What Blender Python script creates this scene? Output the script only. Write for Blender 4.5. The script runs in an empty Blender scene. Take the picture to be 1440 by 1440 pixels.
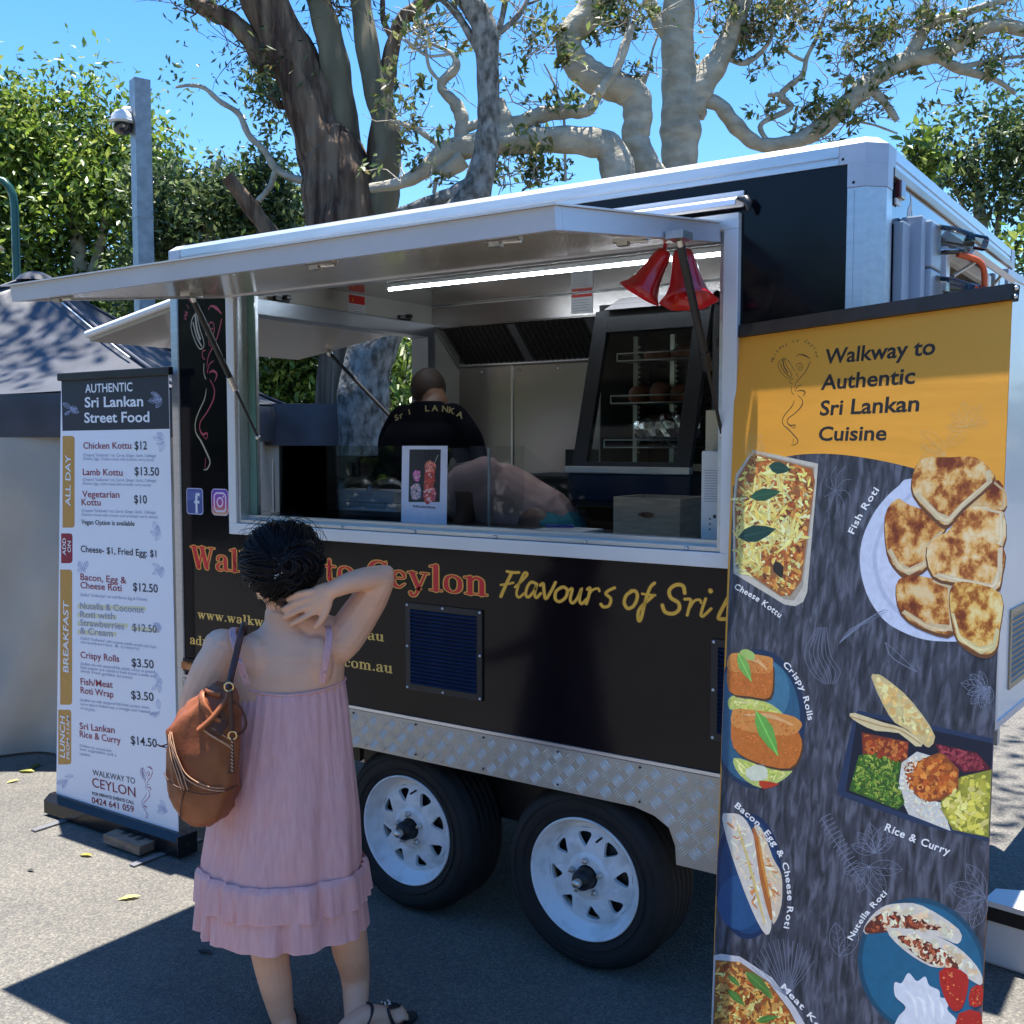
import bpy, bmesh, math, random
import numpy as np
from mathutils import Vector, Matrix

# ------------------------------------------------------------------ camera, sky, sun, exposure
scn = bpy.context.scene
COL = scn.collection
FPX, CXP, CYP = 1495.0, 720.0, 720.0            # focal length and centre of the photograph in its own pixels
PITCH = math.atan((CYP-624.0)/FPX)
YAW = math.pi-math.atan((CXP+1483.0)/(FPX/math.cos(PITCH)))
CAM = Vector((0.0, -2.92, 1.75))
FW = Vector((math.cos(YAW)*math.cos(PITCH), math.sin(YAW)*math.cos(PITCH), -math.sin(PITCH)))
RT = Vector((math.sin(YAW), -math.cos(YAW), 0.0))
UP = RT.cross(FW)
FH = Vector((math.cos(YAW), math.sin(YAW), 0.0))
cd = bpy.data.cameras.new('camera'); cam = bpy.data.objects.new('camera', cd); COL.objects.link(cam)
cd.sensor_width = 36.0; cd.lens = 36.0*FPX/1440.0; cd.clip_start = 0.05; cd.clip_end = 600
cam.matrix_world = Matrix(((RT.x, UP.x, -FW.x, CAM.x), (RT.y, UP.y, -FW.y, CAM.y), (RT.z, UP.z, -FW.z, CAM.z), (0, 0, 0, 1)))
scn.camera = cam

SUNV = Vector((-0.16, 0.17, 2.26)).normalized()       # direction from the ground to the sun
world = bpy.data.worlds.new('World'); scn.world = world; world.use_nodes = True
wn = world.node_tree.nodes; wl = world.node_tree.links
bg = wn['Background']
sky = wn.new('ShaderNodeTexSky'); sky.sky_type = 'NISHITA'; sky.sun_disc = False
sky.sun_elevation = math.asin(SUNV.z); sky.sun_rotation = math.atan2(SUNV.x, SUNV.y)
sky.altitude = 0; sky.air_density = 1.0; sky.dust_density = 0.1; sky.ozone_density = 3.0
hs = wn.new('ShaderNodeHueSaturation'); hs.inputs['Saturation'].default_value = 1.30; hs.inputs['Hue'].default_value = 0.503
wl.new(sky.outputs[0], hs.inputs['Color']); wl.new(hs.outputs[0], bg.inputs['Color'])
bg.inputs['Strength'].default_value = 0.105
sd = bpy.data.lights.new('sun', 'SUN'); so = bpy.data.objects.new('sun', sd); COL.objects.link(so)
sd.energy = 5.0; sd.angle = math.radians(0.53); sd.color = (1.0, 0.955, 0.88)
so.rotation_euler = SUNV.to_track_quat('Z', 'Y').to_euler(); so.location = (0, 0, 30)
scn.view_settings.view_transform = 'Standard'; scn.view_settings.look = 'None'
scn.view_settings.gamma = 1.0; scn.view_settings.exposure = 1.5; scn.view_settings.use_curve_mapping = False
scn.render.engine = 'CYCLES'; scn.cycles.use_denoising = True
scn.cycles.max_bounces = 8; scn.cycles.transparent_max_bounces = 12; scn.cycles.caustics_reflective = False; scn.cycles.caustics_refractive = False

# ------------------------------------------------------------------ measuring helpers
def ray(x, y):
    return FW*FPX+RT*(x-CXP)-UP*(y-CYP)
def at(x, y, ax, val):
    d = ray(x, y); return CAM+d*((val-CAM[ax])/d[ax])
def hit(x, y, p0, n):
    d = ray(x, y); return CAM+d*((Vector(p0)-CAM).dot(n)/d.dot(n))
def dist(x, y, d):
    v = ray(x, y); return CAM+v*(d/v.dot(FH))
R = math.radians

# ------------------------------------------------------------------ materials
MATS = {}
def mat(name, col, rough=0.6, metal=0.0, vary=0.0, scale=8.0, bump=0.0, bscale=None, coat=0.0, col2=None, spec=0.5,
        trans=0.0, stretch=None, attr=False, sheen=0.0, emit=None, estr=0.0, sss=0.0, detail=6.0, contrast=None, glossvary=0.0):
    if name in MATS: return MATS[name]
    m = bpy.data.materials.new(name); m.use_nodes = True; MATS[name] = m
    N = m.node_tree.nodes; L = m.node_tree.links; b = N['Principled BSDF']
    c = tuple(col)+(1,)
    b.inputs['Base Color'].default_value = c; b.inputs['Roughness'].default_value = rough; b.inputs['Metallic'].default_value = metal
    b.inputs['Specular IOR Level'].default_value = spec
    if coat: b.inputs['Coat Weight'].default_value = coat; b.inputs['Coat Roughness'].default_value = 0.05
    if sss: b.inputs['Subsurface Weight'].default_value = sss; b.inputs['Subsurface Radius'].default_value = (0.02, 0.008, 0.004); b.inputs['Subsurface Scale'].default_value = 0.5
    if sheen: b.inputs['Sheen Weight'].default_value = sheen
    if emit: b.inputs['Emission Color'].default_value = tuple(emit)+(1,); b.inputs['Emission Strength'].default_value = estr
    tc = N.new('ShaderNodeTexCoord'); mp = N.new('ShaderNodeMapping'); L.new(tc.outputs['Object'], mp.inputs['Vector'])
    if stretch: mp.inputs['Scale'].default_value = stretch
    src = None
    if attr:
        a = N.new('ShaderNodeAttribute'); a.attribute_name = 'Col'; src = a.outputs['Color']
    if vary or col2 or glossvary:
        nz = N.new('ShaderNodeTexNoise'); nz.inputs['Scale'].default_value = scale; nz.inputs['Detail'].default_value = detail
        L.new(mp.outputs[0], nz.inputs['Vector'])
        rp = N.new('ShaderNodeValToRGB'); L.new(nz.outputs['Fac'], rp.inputs['Fac'])
        lo, hi = contrast or (0.3, 0.7)
        rp.color_ramp.elements[0].position = lo; rp.color_ramp.elements[1].position = hi
        if attr:
            rp.color_ramp.elements[0].color = (1-vary, 1-vary, 1-vary, 1); rp.color_ramp.elements[1].color = (1+vary*.5,)*3+(1,)
            mx = N.new('ShaderNodeMixRGB'); mx.blend_type = 'MULTIPLY'; mx.inputs['Fac'].default_value = 1
            L.new(src, mx.inputs['Color1']); L.new(rp.outputs[0], mx.inputs['Color2']); src = mx.outputs[0]
        else:
            if col2: e0, e1 = tuple(col)+(1,), tuple(col2)+(1,)
            else: e0 = tuple(x*(1-vary) for x in col)+(1,); e1 = tuple(min(1, x*(1+vary)) for x in col)+(1,)
            rp.color_ramp.elements[0].color = e0; rp.color_ramp.elements[1].color = e1
            if vary or col2: src = rp.outputs[0]
        if glossvary:
            mr = N.new('ShaderNodeMapRange'); mr.inputs['To Min'].default_value = max(0, rough-glossvary); mr.inputs['To Max'].default_value = rough+glossvary
            L.new(nz.outputs['Fac'], mr.inputs['Value']); L.new(mr.outputs[0], b.inputs['Roughness'])
    if src: L.new(src, b.inputs['Base Color'])
    if bump:
        bz = N.new('ShaderNodeTexNoise'); bz.inputs['Scale'].default_value = bscale or scale; bz.inputs['Detail'].default_value = 5
        L.new(mp.outputs[0], bz.inputs['Vector'])
        bp = N.new('ShaderNodeBump'); bp.inputs['Strength'].default_value = 1.0; bp.inputs['Distance'].default_value = bump
        L.new(bz.outputs['Fac'], bp.inputs['Height']); L.new(bp.outputs[0], b.inputs['Normal'])
    if trans:
        out = N['Material Output']; tr = N.new('ShaderNodeBsdfTranslucent'); ms = N.new('ShaderNodeMixShader'); ms.inputs[0].default_value = trans
        if src: L.new(src, tr.inputs['Color'])
        else: tr.inputs['Color'].default_value = c
        L.new(b.outputs[0], ms.inputs[1]); L.new(tr.outputs[0], ms.inputs[2]); L.new(ms.outputs[0], out.inputs['Surface'])
    return m

def glass(name, tint=(0.85, 0.95, 0.92), refl=0.5):
    if name in MATS: return MATS[name]
    m = bpy.data.materials.new(name); m.use_nodes = True; MATS[name] = m
    N = m.node_tree.nodes; L = m.node_tree.links; N.remove(N['Principled BSDF'])
    t = N.new('ShaderNodeBsdfTransparent'); t.inputs[0].default_value = tuple(tint)+(1,)
    g = N.new('ShaderNodeBsdfGlossy'); g.inputs['Roughness'].default_value = 0.02
    f = N.new('ShaderNodeFresnel'); f.inputs[0].default_value = 1.45
    x = N.new('ShaderNodeMixShader'); L.new(f.outputs[0], x.inputs[0]); L.new(t.outputs[0], x.inputs[1]); L.new(g.outputs[0], x.inputs[2])
    L.new(x.outputs[0], N['Material Output'].inputs['Surface'])
    return m

ALU = mat('brushed_aluminium', (0.62, 0.64, 0.67), 0.34, 0.75, vary=0.08, scale=5, stretch=(1, 12, 12), bump=0.0004, bscale=30, glossvary=0.08)
ALUW = mat('white_powder_coat', (0.76, 0.77, 0.79), 0.35, 0.1, vary=0.04, scale=3, coat=0.2)
STEEL = mat('stainless_steel', (0.36, 0.32, 0.295), 0.26, 0.9, vary=0.04, scale=1.5, glossvary=0.03)
BLK = mat('glossy_black_vinyl', (0.004, 0.004, 0.007), 0.13, 0, vary=0.3, scale=2.5, spec=0.24, bump=0.0007, bscale=6)
BLKP = mat('black_plastic', (0.012, 0.013, 0.016), 0.4, vary=0.25, scale=20)
BLKM = mat('black_painted_steel', (0.014, 0.014, 0.016), 0.45, 0.2, vary=0.4, scale=15, bump=0.0005, bscale=60)
WHITEP = mat('white_plastic', (0.72, 0.73, 0.74), 0.4, vary=0.04, scale=6)
CREAM = mat('cream_wall_panel', (0.52, 0.50, 0.45), 0.35, vary=0.04, scale=2, coat=0.1)
CHROME = mat('zinc_plated_steel', (0.65, 0.63, 0.6), 0.3, 0.9, vary=0.15, scale=40)
RUBBER = mat('tyre_rubber', (0.012, 0.012, 0.013), 0.75, vary=0.35, scale=12, bump=0.0006, bscale=80)
RIMW = mat('white_rim_paint', (0.64, 0.63, 0.61), 0.4, 0, col2=(0.86, 0.87, 0.89), scale=14, contrast=(.28, .5), coat=0.15)
SKIN = mat('fair_skin', (0.80, 0.455, 0.30), 0.48, vary=0.10, scale=9, bump=0.0009, bscale=110, sss=0.12, spec=0.4)
DSKIN = mat('brown_skin', (0.16, 0.075, 0.045), 0.5, vary=0.1, scale=14, sss=0.05)
HAIR = mat('black_hair', (0.007, 0.006, 0.008), 0.55, vary=0.5, scale=30, spec=0.18, bump=.003, bscale=40)
HAIRB = mat('brown_nape_hair', (0.09, 0.045, 0.028), 0.5, vary=0.4, scale=40)
GLASS = glass('clear_glass')
GLASSG = glass('green_edged_glass', (0.72, 0.9, 0.84))
def ink(c): return (min(.92, c[0]*1.38), min(.9, c[1]*1.18), min(.9, c[2]*.95))
FLATS = {}
def flat(r, g, b, rough=0.5):
    k = (round(r, 3), round(g, 3), round(b, 3), rough)
    if k not in FLATS:
        FLATS[k] = mat('print_ink_%d' % len(FLATS), (r, g, b), rough, vary=0.04, scale=30)
    return FLATS[k]

# ------------------------------------------------------------------ mesh builder
class MB:
    def __init__(s): s.v = []; s.f = []; s.m = []; s.c = []; s.sm = []
    def add(s, vs, fs, mi=0, col=None, smooth=False):
        o = len(s.v); s.v += [tuple(p) for p in vs]
        for f in fs: s.f.append([o+i for i in f]); s.m.append(mi); s.c.append(col); s.sm.append(smooth)
    def box(s, c, sz, rot=None, mi=0, bev=0.0):
        hx, hy, hz = sz[0]/2, sz[1]/2, sz[2]/2; c = Vector(c)
        if bev <= 0:
            vs = [Vector((x*hx, y*hy, z*hz)) for x in (-1, 1) for y in (-1, 1) for z in (-1, 1)]
            fs = [(0, 1, 3, 2), (4, 6, 7, 5), (0, 4, 5, 1), (2, 3, 7, 6), (0, 2, 6, 4), (1, 5, 7, 3)]
        else:
            bm = bmesh.new(); bmesh.ops.create_cube(bm, size=1)
            for q in bm.verts: q.co = Vector((q.co.x*2*hx, q.co.y*2*hy, q.co.z*2*hz))
            bmesh.ops.bevel(bm, geom=bm.edges[:], offset=min(bev, hx*.9, hy*.9, hz*.9), segments=2, affect='EDGES', profile=0.6)
            vs = [q.co.copy() for q in bm.verts]; bm.verts.index_update(); fs = [[q.index for q in f.verts] for f in bm.faces]; bm.free()
        if rot is not None: vs = [rot @ p for p in vs]
        s.add([p+c for p in vs], fs, mi)
    def span(s, a, b, mi=0, bev=0.0):
        a = Vector(a); b = Vector(b); s.box((a+b)/2, tuple(abs(x) for x in (b-a)), None, mi, bev)
    def tube(s, pts, rad, seg=8, mi=0, caps=True, squash=None, smooth=True):
        pts = [Vector(p) for p in pts]; n = len(pts)
        if not hasattr(rad, '__len__'): rad = [rad]*n
        vs = []; prev = None
        for i, p in enumerate(pts):
            t = (pts[min(i+1, n-1)]-pts[max(i-1, 0)]).normalized()
            if prev is None:
                a = Vector((0, 0, 1)) if abs(t.z) < 0.9 else Vector((1, 0, 0)); u = a.cross(t).normalized()
            else:
                u = prev-t*prev.dot(t); u = u.normalized() if u.length > 1e-6 else prev
            prev = u; w = t.cross(u)
            for k in range(seg):
                a = 2*math.pi*k/seg; q = u*math.cos(a)*rad[i]+w*math.sin(a)*rad[i]*(squash or 1)
                vs.append(p+q)
        fs = [(i*seg+k, i*seg+(k+1) % seg, (i+1)*seg+(k+1) % seg, (i+1)*seg+k) for i in range(n-1) for k in range(seg)]
        s.add(vs, fs, mi, None, smooth)
        if caps: s.add(vs[:seg], [list(range(seg))[::-1]], mi); s.add(vs[-seg:], [list(range(seg))], mi)
    def lathe(s, prof, c, ax, seg=32, mi=0, smooth=True, closed=False):
        ax = Vector(ax).normalized(); c = Vector(c)
        u = ax.cross(Vector((0, 0, 1)) if abs(ax.z) < .9 else Vector((1, 0, 0))).normalized(); w = ax.cross(u)
        vs = [c+ax*h+(u*math.cos(2*math.pi*k/seg)+w*math.sin(2*math.pi*k/seg))*r for (r, h) in prof for k in range(seg)]
        n = len(prof)
        fs = [(i*seg+k, i*seg+(k+1) % seg, ((i+1) % n)*seg+(k+1) % seg, ((i+1) % n)*seg+k) for i in range(n if closed else n-1) for k in range(seg)]
        s.add(vs, fs, mi, None, smooth)
    def loft(s, rings, mi=0, cap=True, smooth=True, col=None):
        seg = len(rings[0]); vs = [p for r in rings for p in r]
        fs = [(i*seg+k, i*seg+(k+1) % seg, (i+1)*seg+(k+1) % seg, (i+1)*seg+k) for i in range(len(rings)-1) for k in range(seg)]
        s.add(vs, fs, mi, col, smooth)
        if cap: s.add(rings[0], [list(range(seg))[::-1]], mi); s.add(rings[-1], [list(range(seg))], mi)
    def ball(s, c, r, seg=16, mi=0, rot=None):
        if not hasattr(r, '__len__'): r = (r, r, r)
        c = Vector(c); h = seg//2; rings = []
        for i in range(h+1):
            a = math.pi*i/h; q = max(math.sin(a), 1e-3)
            ring = [Vector((r[0]*q*math.cos(2*math.pi*k/seg), r[1]*q*math.sin(2*math.pi*k/seg), -r[2]*math.cos(a))) for k in range(seg)]
            rings.append([c+(rot @ p if rot is not None else p) for p in ring])
        s.loft(rings, mi)
    def extrude(s, poly, n, depth, mi=0):
        poly = [Vector(p) for p in poly]; n = Vector(n)*depth; k = len(poly)
        back = [p-n for p in poly]
        s.add(poly, [list(range(k))], mi); s.add(back, [list(range(k))[::-1]], mi)
        for i in range(k):
            j = (i+1) % k; s.add([poly[i], back[i], back[j], poly[j]], [(0, 1, 2, 3)], mi)
    def build(s, name, mats, parent=None, weld=False, bevel=0.0):
        me = bpy.data.meshes.new(name)
        off = Vector((0, 0, 0)); p = parent
        while p is not None: off = off+p.location; p = p.parent
        v = [(a-off.x, b-off.y, c-off.z) for a, b, c in s.v]
        me.from_pydata(v, [], s.f)
        if not isinstance(mats, (list, tuple)): mats = [mats]
        for m in mats: me.materials.append(m)
        me.polygons.foreach_set('material_index', s.m); me.polygons.foreach_set('use_smooth', s.sm)
        if any(c is not None for c in s.c):
            ca = me.color_attributes.new('Col', 'FLOAT_COLOR', 'CORNER'); arr = []
            for f, c in zip(s.f, s.c): arr += list((c or (1, 1, 1))+(1.0,))*len(f)
            ca.data.foreach_set('color', arr)
        if weld:
            bm = bmesh.new(); bm.from_mesh(me); bmesh.ops.remove_doubles(bm, verts=bm.verts, dist=weld); bmesh.ops.recalc_face_normals(bm, faces=bm.faces); bm.to_mesh(me); bm.free()
        me.update()
        o = bpy.data.objects.new(name, me); COL.objects.link(o)
        if parent: o.parent = parent
        if bevel:
            md = o.modifiers.new('bevel', 'BEVEL'); md.width = bevel; md.segments = 2; md.limit_method = 'ANGLE'; md.angle_limit = R(40)
        return o
def tag(o, label=None, cat=None, group=None, kind=None):
    if label: o['label'] = label
    if cat: o['category'] = cat
    if group: o['group'] = group
    if kind: o['kind'] = kind
    return o
def thing(name, label, cat, loc=(0, 0, 0), group=None):
    o = bpy.data.objects.new(name, None); COL.objects.link(o); o.location = loc; o.empty_display_size = .1
    return tag(o, label, cat, group)
def dup(root, loc=None, label=None, rot=None):
    r = root.copy(); COL.objects.link(r)
    for ch in root.children:
        c = ch.copy(); COL.objects.link(c); c.parent = r
        for g in ch.children:
            d = g.copy(); COL.objects.link(d); d.parent = c
    if loc is not None: r.location = loc
    if label: r['label'] = label
    if rot is not None: r.rotation_euler = rot
    return r
def catmull(pts, k=6, closed=False):
    pts = [Vector(p) if len(p) == 3 else Vector((p[0], p[1], 0)) for p in pts]; n = len(pts); out = []
    if n < 3 and not closed: return pts
    for i in range(n if closed else n-1):
        p0 = pts[(i-1) % n] if closed or i > 0 else pts[0]; p1 = pts[i]; p2 = pts[(i+1) % n]; p3 = pts[(i+2) % n] if closed or i+2 < n else pts[-1]
        for j in range(k):
            t = j/k; out.append(0.5*((2*p1)+(p2-p0)*t+(2*p0-5*p1+4*p2-p3)*t*t+(3*p1-p0-3*p2+p3)*t**3))
    if not closed: out.append(pts[-1])
    return out
def lerpl(vals, n):
    out = []
    for i in range(n):
        t = i/(n-1)*(len(vals)-1); a = int(min(t, len(vals)-2)); out.append(vals[a]*(1-(t-a))+vals[a+1]*(t-a))
    return out

# flat print: polygons and brush strokes laid on a plane.  pm maps 2-D drawing points to 3-D, nrm is the way it faces
class Ink:
    def __init__(s, pm, nrm, hs=None): s.pm = pm; s.n = Vector(nrm); s.hs = hs if hs is not None else (.12 if (abs(s.n.y+1) > 1e-4 and s.n.x < -.1) else .35); s.mb = MB(); s.k = 0
    def P(s, x, y, h): return s.pm(x, y)+s.n*(h*s.hs)
    def poly(s, pts, h, mi=0, smooth=0, col=None):
        if smooth: pts = [(p.x, p.y) for p in catmull(pts, smooth, True)]
        s.mb.add([s.P(x, y, h) for x, y in pts], [list(range(len(pts)))], mi, col)
    def stroke(s, pts, w, h, mi=0, k=6, closed=False, col=None, capk=6):
        if len(pts) > 2: c = [(p.x, p.y) for p in catmull(pts, k, closed)]
        else: c = list(pts)
        if closed: c.append(c[0])
        n = len(c); ws = lerpl(w, n) if hasattr(w, '__len__') else [w]*n
        s.k = (s.k+1) % 40; h = h+s.k*2e-6*3
        L = []; Rr = []
        for i in range(n):
            a = c[max(i-1, 0)]; b = c[min(i+1, n-1)]; dx, dy = b[0]-a[0], b[1]-a[1]; q = math.hypot(dx, dy) or 1
            nx, ny = -dy/q*ws[i]/2, dx/q*ws[i]/2
            L.append((c[i][0]+nx, c[i][1]+ny)); Rr.append((c[i][0]-nx, c[i][1]-ny))
        vs = [s.P(x, y, h) for x, y in L]+[s.P(x, y, h) for x, y in Rr]
        s.mb.add(vs, [(i, i+1, n+i+1, n+i) for i in range(n-1)], mi, col)
        if capk:
            for (cx, cy), ww in ((c[0], ws[0]), (c[-1], ws[-1])):
                h += 3e-6
                s.mb.add([s.P(cx+ww/2*math.cos(a*math.pi*2/10), cy+ww/2*math.sin(a*math.pi*2/10), h) for a in range(10)], [list(range(10))], mi, col)
    def ell(s, cx, cy, rx, ry, h, mi=0, rot=0, n=40, col=None, clip=None):
        pts = []
        for i in range(n):
            a = 2*math.pi*i/n; x = rx*math.cos(a); y = ry*math.sin(a)
            X = cx+x*math.cos(rot)-y*math.sin(rot); Y = cy+x*math.sin(rot)+y*math.cos(rot)
            if clip: X = min(max(X, clip[0]), clip[1]); Y = min(max(Y, clip[2]), clip[3])
            pts.append((X, Y))
        s.mb.add([s.P(x, y, h) for x, y in pts], [list(range(n))], mi, col)
    def build(s, name, mats, parent): return s.mb.build(name, mats, parent)

_fontcache = {}
def glyphs(txt, bold=0.0, shear=0.0, sp=1.0):
    key = (txt, bold, shear, sp)
    if key in _fontcache: return _fontcache[key]
    cu = bpy.data.curves.new('t', 'FONT'); cu.body = txt; cu.size = 1; cu.offset = bold; cu.shear = shear; cu.space_character = sp; cu.resolution_u = 3; cu.dimensions = '2D'; cu.fill_mode = 'BOTH'
    o = bpy.data.objects.new('t', cu); COL.objects.link(o)
    dg = bpy.context.evaluated_depsgraph_get(); me = bpy.data.meshes.new_from_object(o.evaluated_get(dg))
    vs = [(v.co.x, v.co.y) for v in me.vertices]; fs = [tuple(p.vertices) for p in me.polygons]
    bpy.data.objects.remove(o); bpy.data.curves.remove(cu); bpy.data.meshes.remove(me)
    _fontcache[key] = (vs, fs); return vs, fs
def text(txt, A, B, hcap, nrm, name, m, parent, bold=0.012, shear=0.0, h=0.0, fit=True, up=None, label=None):
    """text from A (left end of the baseline) to B (right end), capitals hcap high"""
    vs, fs = glyphs(txt, bold, shear)
    x0 = min(v[0] for v in vs); x1 = max(v[0] for v in vs)
    d = (B-A); u = d.normalized(); n = Vector(nrm).normalized()
    w = up if up is not None else n.cross(u); sx = d.length/(x1-x0) if fit else hcap/0.73; sy = hcap/0.73
    mb = MB(); mb.add([A+u*((x-x0)*sx)+w*(y*sy)+n*h for x, y in vs], fs)
    o = mb.build(name, m, parent)
    return o
def shade_smooth(o):
    for p in o.data.polygons: p.use_smooth = True
def remesh(o, vox, smooth=2):
    md = o.modifiers.new('r', 'REMESH'); md.mode = 'VOXEL'; md.voxel_size = vox
    if smooth:
        sm = o.modifiers.new('s', 'SMOOTH'); sm.iterations = smooth; sm.factor = 0.5
    dg = bpy.context.evaluated_depsgraph_get(); me = bpy.data.meshes.new_from_object(o.evaluated_get(dg))
    o.modifiers.clear(); old = o.data; mats = [m for m in old.materials]; o.data = me
    if not len(me.materials):
        for m in mats: me.materials.append(m)
    for p in me.polygons: p.use_smooth = True
    bpy.data.meshes.remove(old); return o
# ------------------------------------------------------------------ ground
def asphalt():
    m = bpy.data.materials.new('weathered_asphalt'); m.use_nodes = True; N = m.node_tree.nodes; L = m.node_tree.links; b = N['Principled BSDF']
    tc = N.new('ShaderNodeTexCoord')
    def nz(sc, det=4): n = N.new('ShaderNodeTexNoise'); n.inputs['Scale'].default_value = sc; n.inputs['Detail'].default_value = det; L.new(tc.outputs['Object'], n.inputs['Vector']); return n
    vo = N.new('ShaderNodeTexVoronoi'); vo.inputs['Scale'].default_value = 150; L.new(tc.outputs['Object'], vo.inputs['Vector'])
    v2 = N.new('ShaderNodeTexVoronoi'); v2.inputs['Scale'].default_value = 230; L.new(tc.outputs['Object'], v2.inputs['Vector'])
    r1 = N.new('ShaderNodeValToRGB'); L.new(vo.outputs['Color'], r1.inputs['Fac'])
    e = r1.color_ramp.elements; e[0].position = 0.1; e[0].color = (0.102, 0.101, 0.099, 1); e[1].position = 0.9; e[1].color = (0.226, 0.211, 0.187, 1)
    x = e.new(0.55); x.color = (0.148, 0.141, 0.128, 1)
    r2 = N.new('ShaderNodeValToRGB'); L.new(v2.outputs['Color'], r2.inputs['Fac'])
    r2.color_ramp.elements[0].color = (0.80, 0.80, 0.81, 1); r2.color_ramp.elements[1].color = (1.18, 1.17, 1.14, 1)
    mx = N.new('ShaderNodeMixRGB'); mx.blend_type = 'MULTIPLY'; mx.inputs[0].default_value = 1; L.new(r1.outputs[0], mx.inputs[1]); L.new(r2.outputs[0], mx.inputs[2])
    n3 = nz(1.1); r3 = N.new('ShaderNodeValToRGB'); L.new(n3.outputs['Fac'], r3.inputs['Fac'])
    n3.inputs['Detail'].default_value = 12; n3.inputs['Roughness'].default_value = .72; r3.color_ramp.elements[0].position = .33; r3.color_ramp.elements[0].color = (0.72, 0.72, 0.73, 1); r3.color_ramp.elements[1].position = .7; r3.color_ramp.elements[1].color = (1.15, 1.13, 1.08, 1)
    m2 = N.new('ShaderNodeMixRGB'); m2.blend_type = 'MULTIPLY'; m2.inputs[0].default_value = 1; L.new(mx.outputs[0], m2.inputs[1]); L.new(r3.outputs[0], m2.inputs[2])
    L.new(m2.outputs[0], b.inputs['Base Color']); b.inputs['Roughness'].default_value = 0.85; b.inputs['Specular IOR Level'].default_value = 0.3
    ad = N.new('ShaderNodeMath'); ad.operation = 'ADD'; L.new(vo.outputs['Distance'], ad.inputs[0]); n4 = nz(60, 6); L.new(n4.outputs['Fac'], ad.inputs[1])
    bp = N.new('ShaderNodeBump'); bp.inputs['Distance'].default_value = 0.0035; L.new(ad.outputs[0], bp.inputs['Height']); L.new(bp.outputs[0], b.inputs['Normal'])
    return m
g = MB(); g.add([(-220, -220, 0), (220, -220, 0), (220, 220, 0), (-220, 220, 0)], [(0, 1, 2, 3)])
tag(g.build('ground', asphalt()), 'light grey weathered asphalt of the market car park', kind='structure')

# ------------------------------------------------------------------ the food trailer
XL, XR, YD, ZB, ZT = -3.765, -0.80, 2.05, 0.764, 2.57
WX0, WX1, WZ0, WZ1 = -3.358, -1.194, 1.386, 2.408
TR = thing('food_trailer', 'black twin axle food trailer with silver frame and its serving hatch lifted open', 'food trailer', (-2.28, 1.0, 0))
def part(mb, name, m, parent=TR, **k): return mb.build(name, m, parent, **k)

m = MB()      # service side skin round the window
m.span((-3.684, 0.004, ZB+.006), (-.893, .03, WZ0)); m.span((-3.684, .004, WZ0), (WX0, .03, 2.5)); m.span((WX1, .004, WZ0), (-.893, .03, 2.5)); m.span((WX0, .004, WZ1), (WX1, .03, 2.5))
part(m, 'side_wall', BLK)
def vprism(poly, z0, z1, mb, top=None):
    n = len(poly); t = top or poly
    vs = [(x, y, z0) for x, y in poly]+[(x, y, z1) for x, y in t]
    mb.add(vs, [list(range(n))[::-1], list(range(n, 2*n))]+[(i, (i+1) % n, n+(i+1) % n, n+i) for i in range(n)])
for nm, sx, x, yy in (('l', -1, XL, 0), ('r', 1, XR, 0), ('bl', -1, XL, YD), ('br', 1, XR, YD)):
    s2 = 1 if yy == 0 else -1
    def q(a, b): return (x-sx*a, yy+s2*b)
    m = MB(); poly = [q(.092, 0), q(.045, 0), q(0, .045), q(0, .10), q(.05, .10), q(.05, .04), q(.092, .04)]
    if sx*s2 < 0: poly = poly[::-1]
    vprism(poly, .46, 2.437, m); m.span((x-sx*.088, yy-s2*.0025, .5), (x-sx*.073, yy+s2*.01, 2.43)); part(m, 'corner_post', ALU)
    m = MB(); c0 = [q(.115, -.003), q(.045, -.003), q(-.003, .045), q(-.003, .12), q(.115, .12)]; c1 = [q(.115, .03), q(.055, .03), q(.03, .055), q(.03, .12), q(.115, .12)]
    if sx*s2 < 0: c0 = c0[::-1]; c1 = c1[::-1]
    c2 = [q(.092, -.003), q(.045, -.003), q(-.003, .045), q(-.003, .095), q(.092, .095)]
    if sx*s2 < 0: c2 = c2[::-1]
    vprism(c2, 2.438, 2.501, m); vprism(c0, 2.5012, 2.552, m); vprism(c0, 2.5522, 2.575, m, c1)
    for a, zz in ((.105, 2.515), (.075, 2.45)): m.lathe([(.004, -.004), (.004, .0), (0, .0)], (x-sx*a, yy-s2*.003, zz), (0, s2*-1.0, 0), 8)
    part(m, 'corner_casting', mat('cast_corner_grey', (0.50, 0.52, 0.58), .45, .35, vary=.06, scale=12))
def rail(a, b, out, name):
    a = Vector(a); b = Vector(b); out = Vector(out); z = Vector((0, 0, 1)); m = MB()
    prof = [(0, 2.502), (0, 2.516), (-.004, 2.518), (-.004, 2.521), (.001, 2.523), (.001, 2.552), (-.03, 2.5745), (-.12, 2.5745), (-.12, 2.53), (-.04, 2.502)]
    r0 = [Vector((a.x, a.y, 0))+out*o+z*h for o, h in prof]; r1 = [Vector((b.x, b.y, 0))+out*o+z*h for o, h in prof]
    m.loft([r0, r1], smooth=False); part(m, name, ALU)
rail((XL+.117, 0, 0), (XR-.117, 0, 0), (0, -1, 0), 'roof_rail'); rail((XR, .122, 0), (XR, YD-.122, 0), (1, 0, 0), 'roof_rail'); rail((XL, YD-.122, 0), (XL, .122, 0), (-1, 0, 0), 'roof_rail'); rail((XR-.117, YD, 0), (XL+.117, YD, 0), (0, 1, 0), 'roof_rail')
m = MB(); m.span((XL+.1, .1, 2.53), (XR-.1, YD-.1, 2.57)); part(m, 'roof', ALUW)
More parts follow.
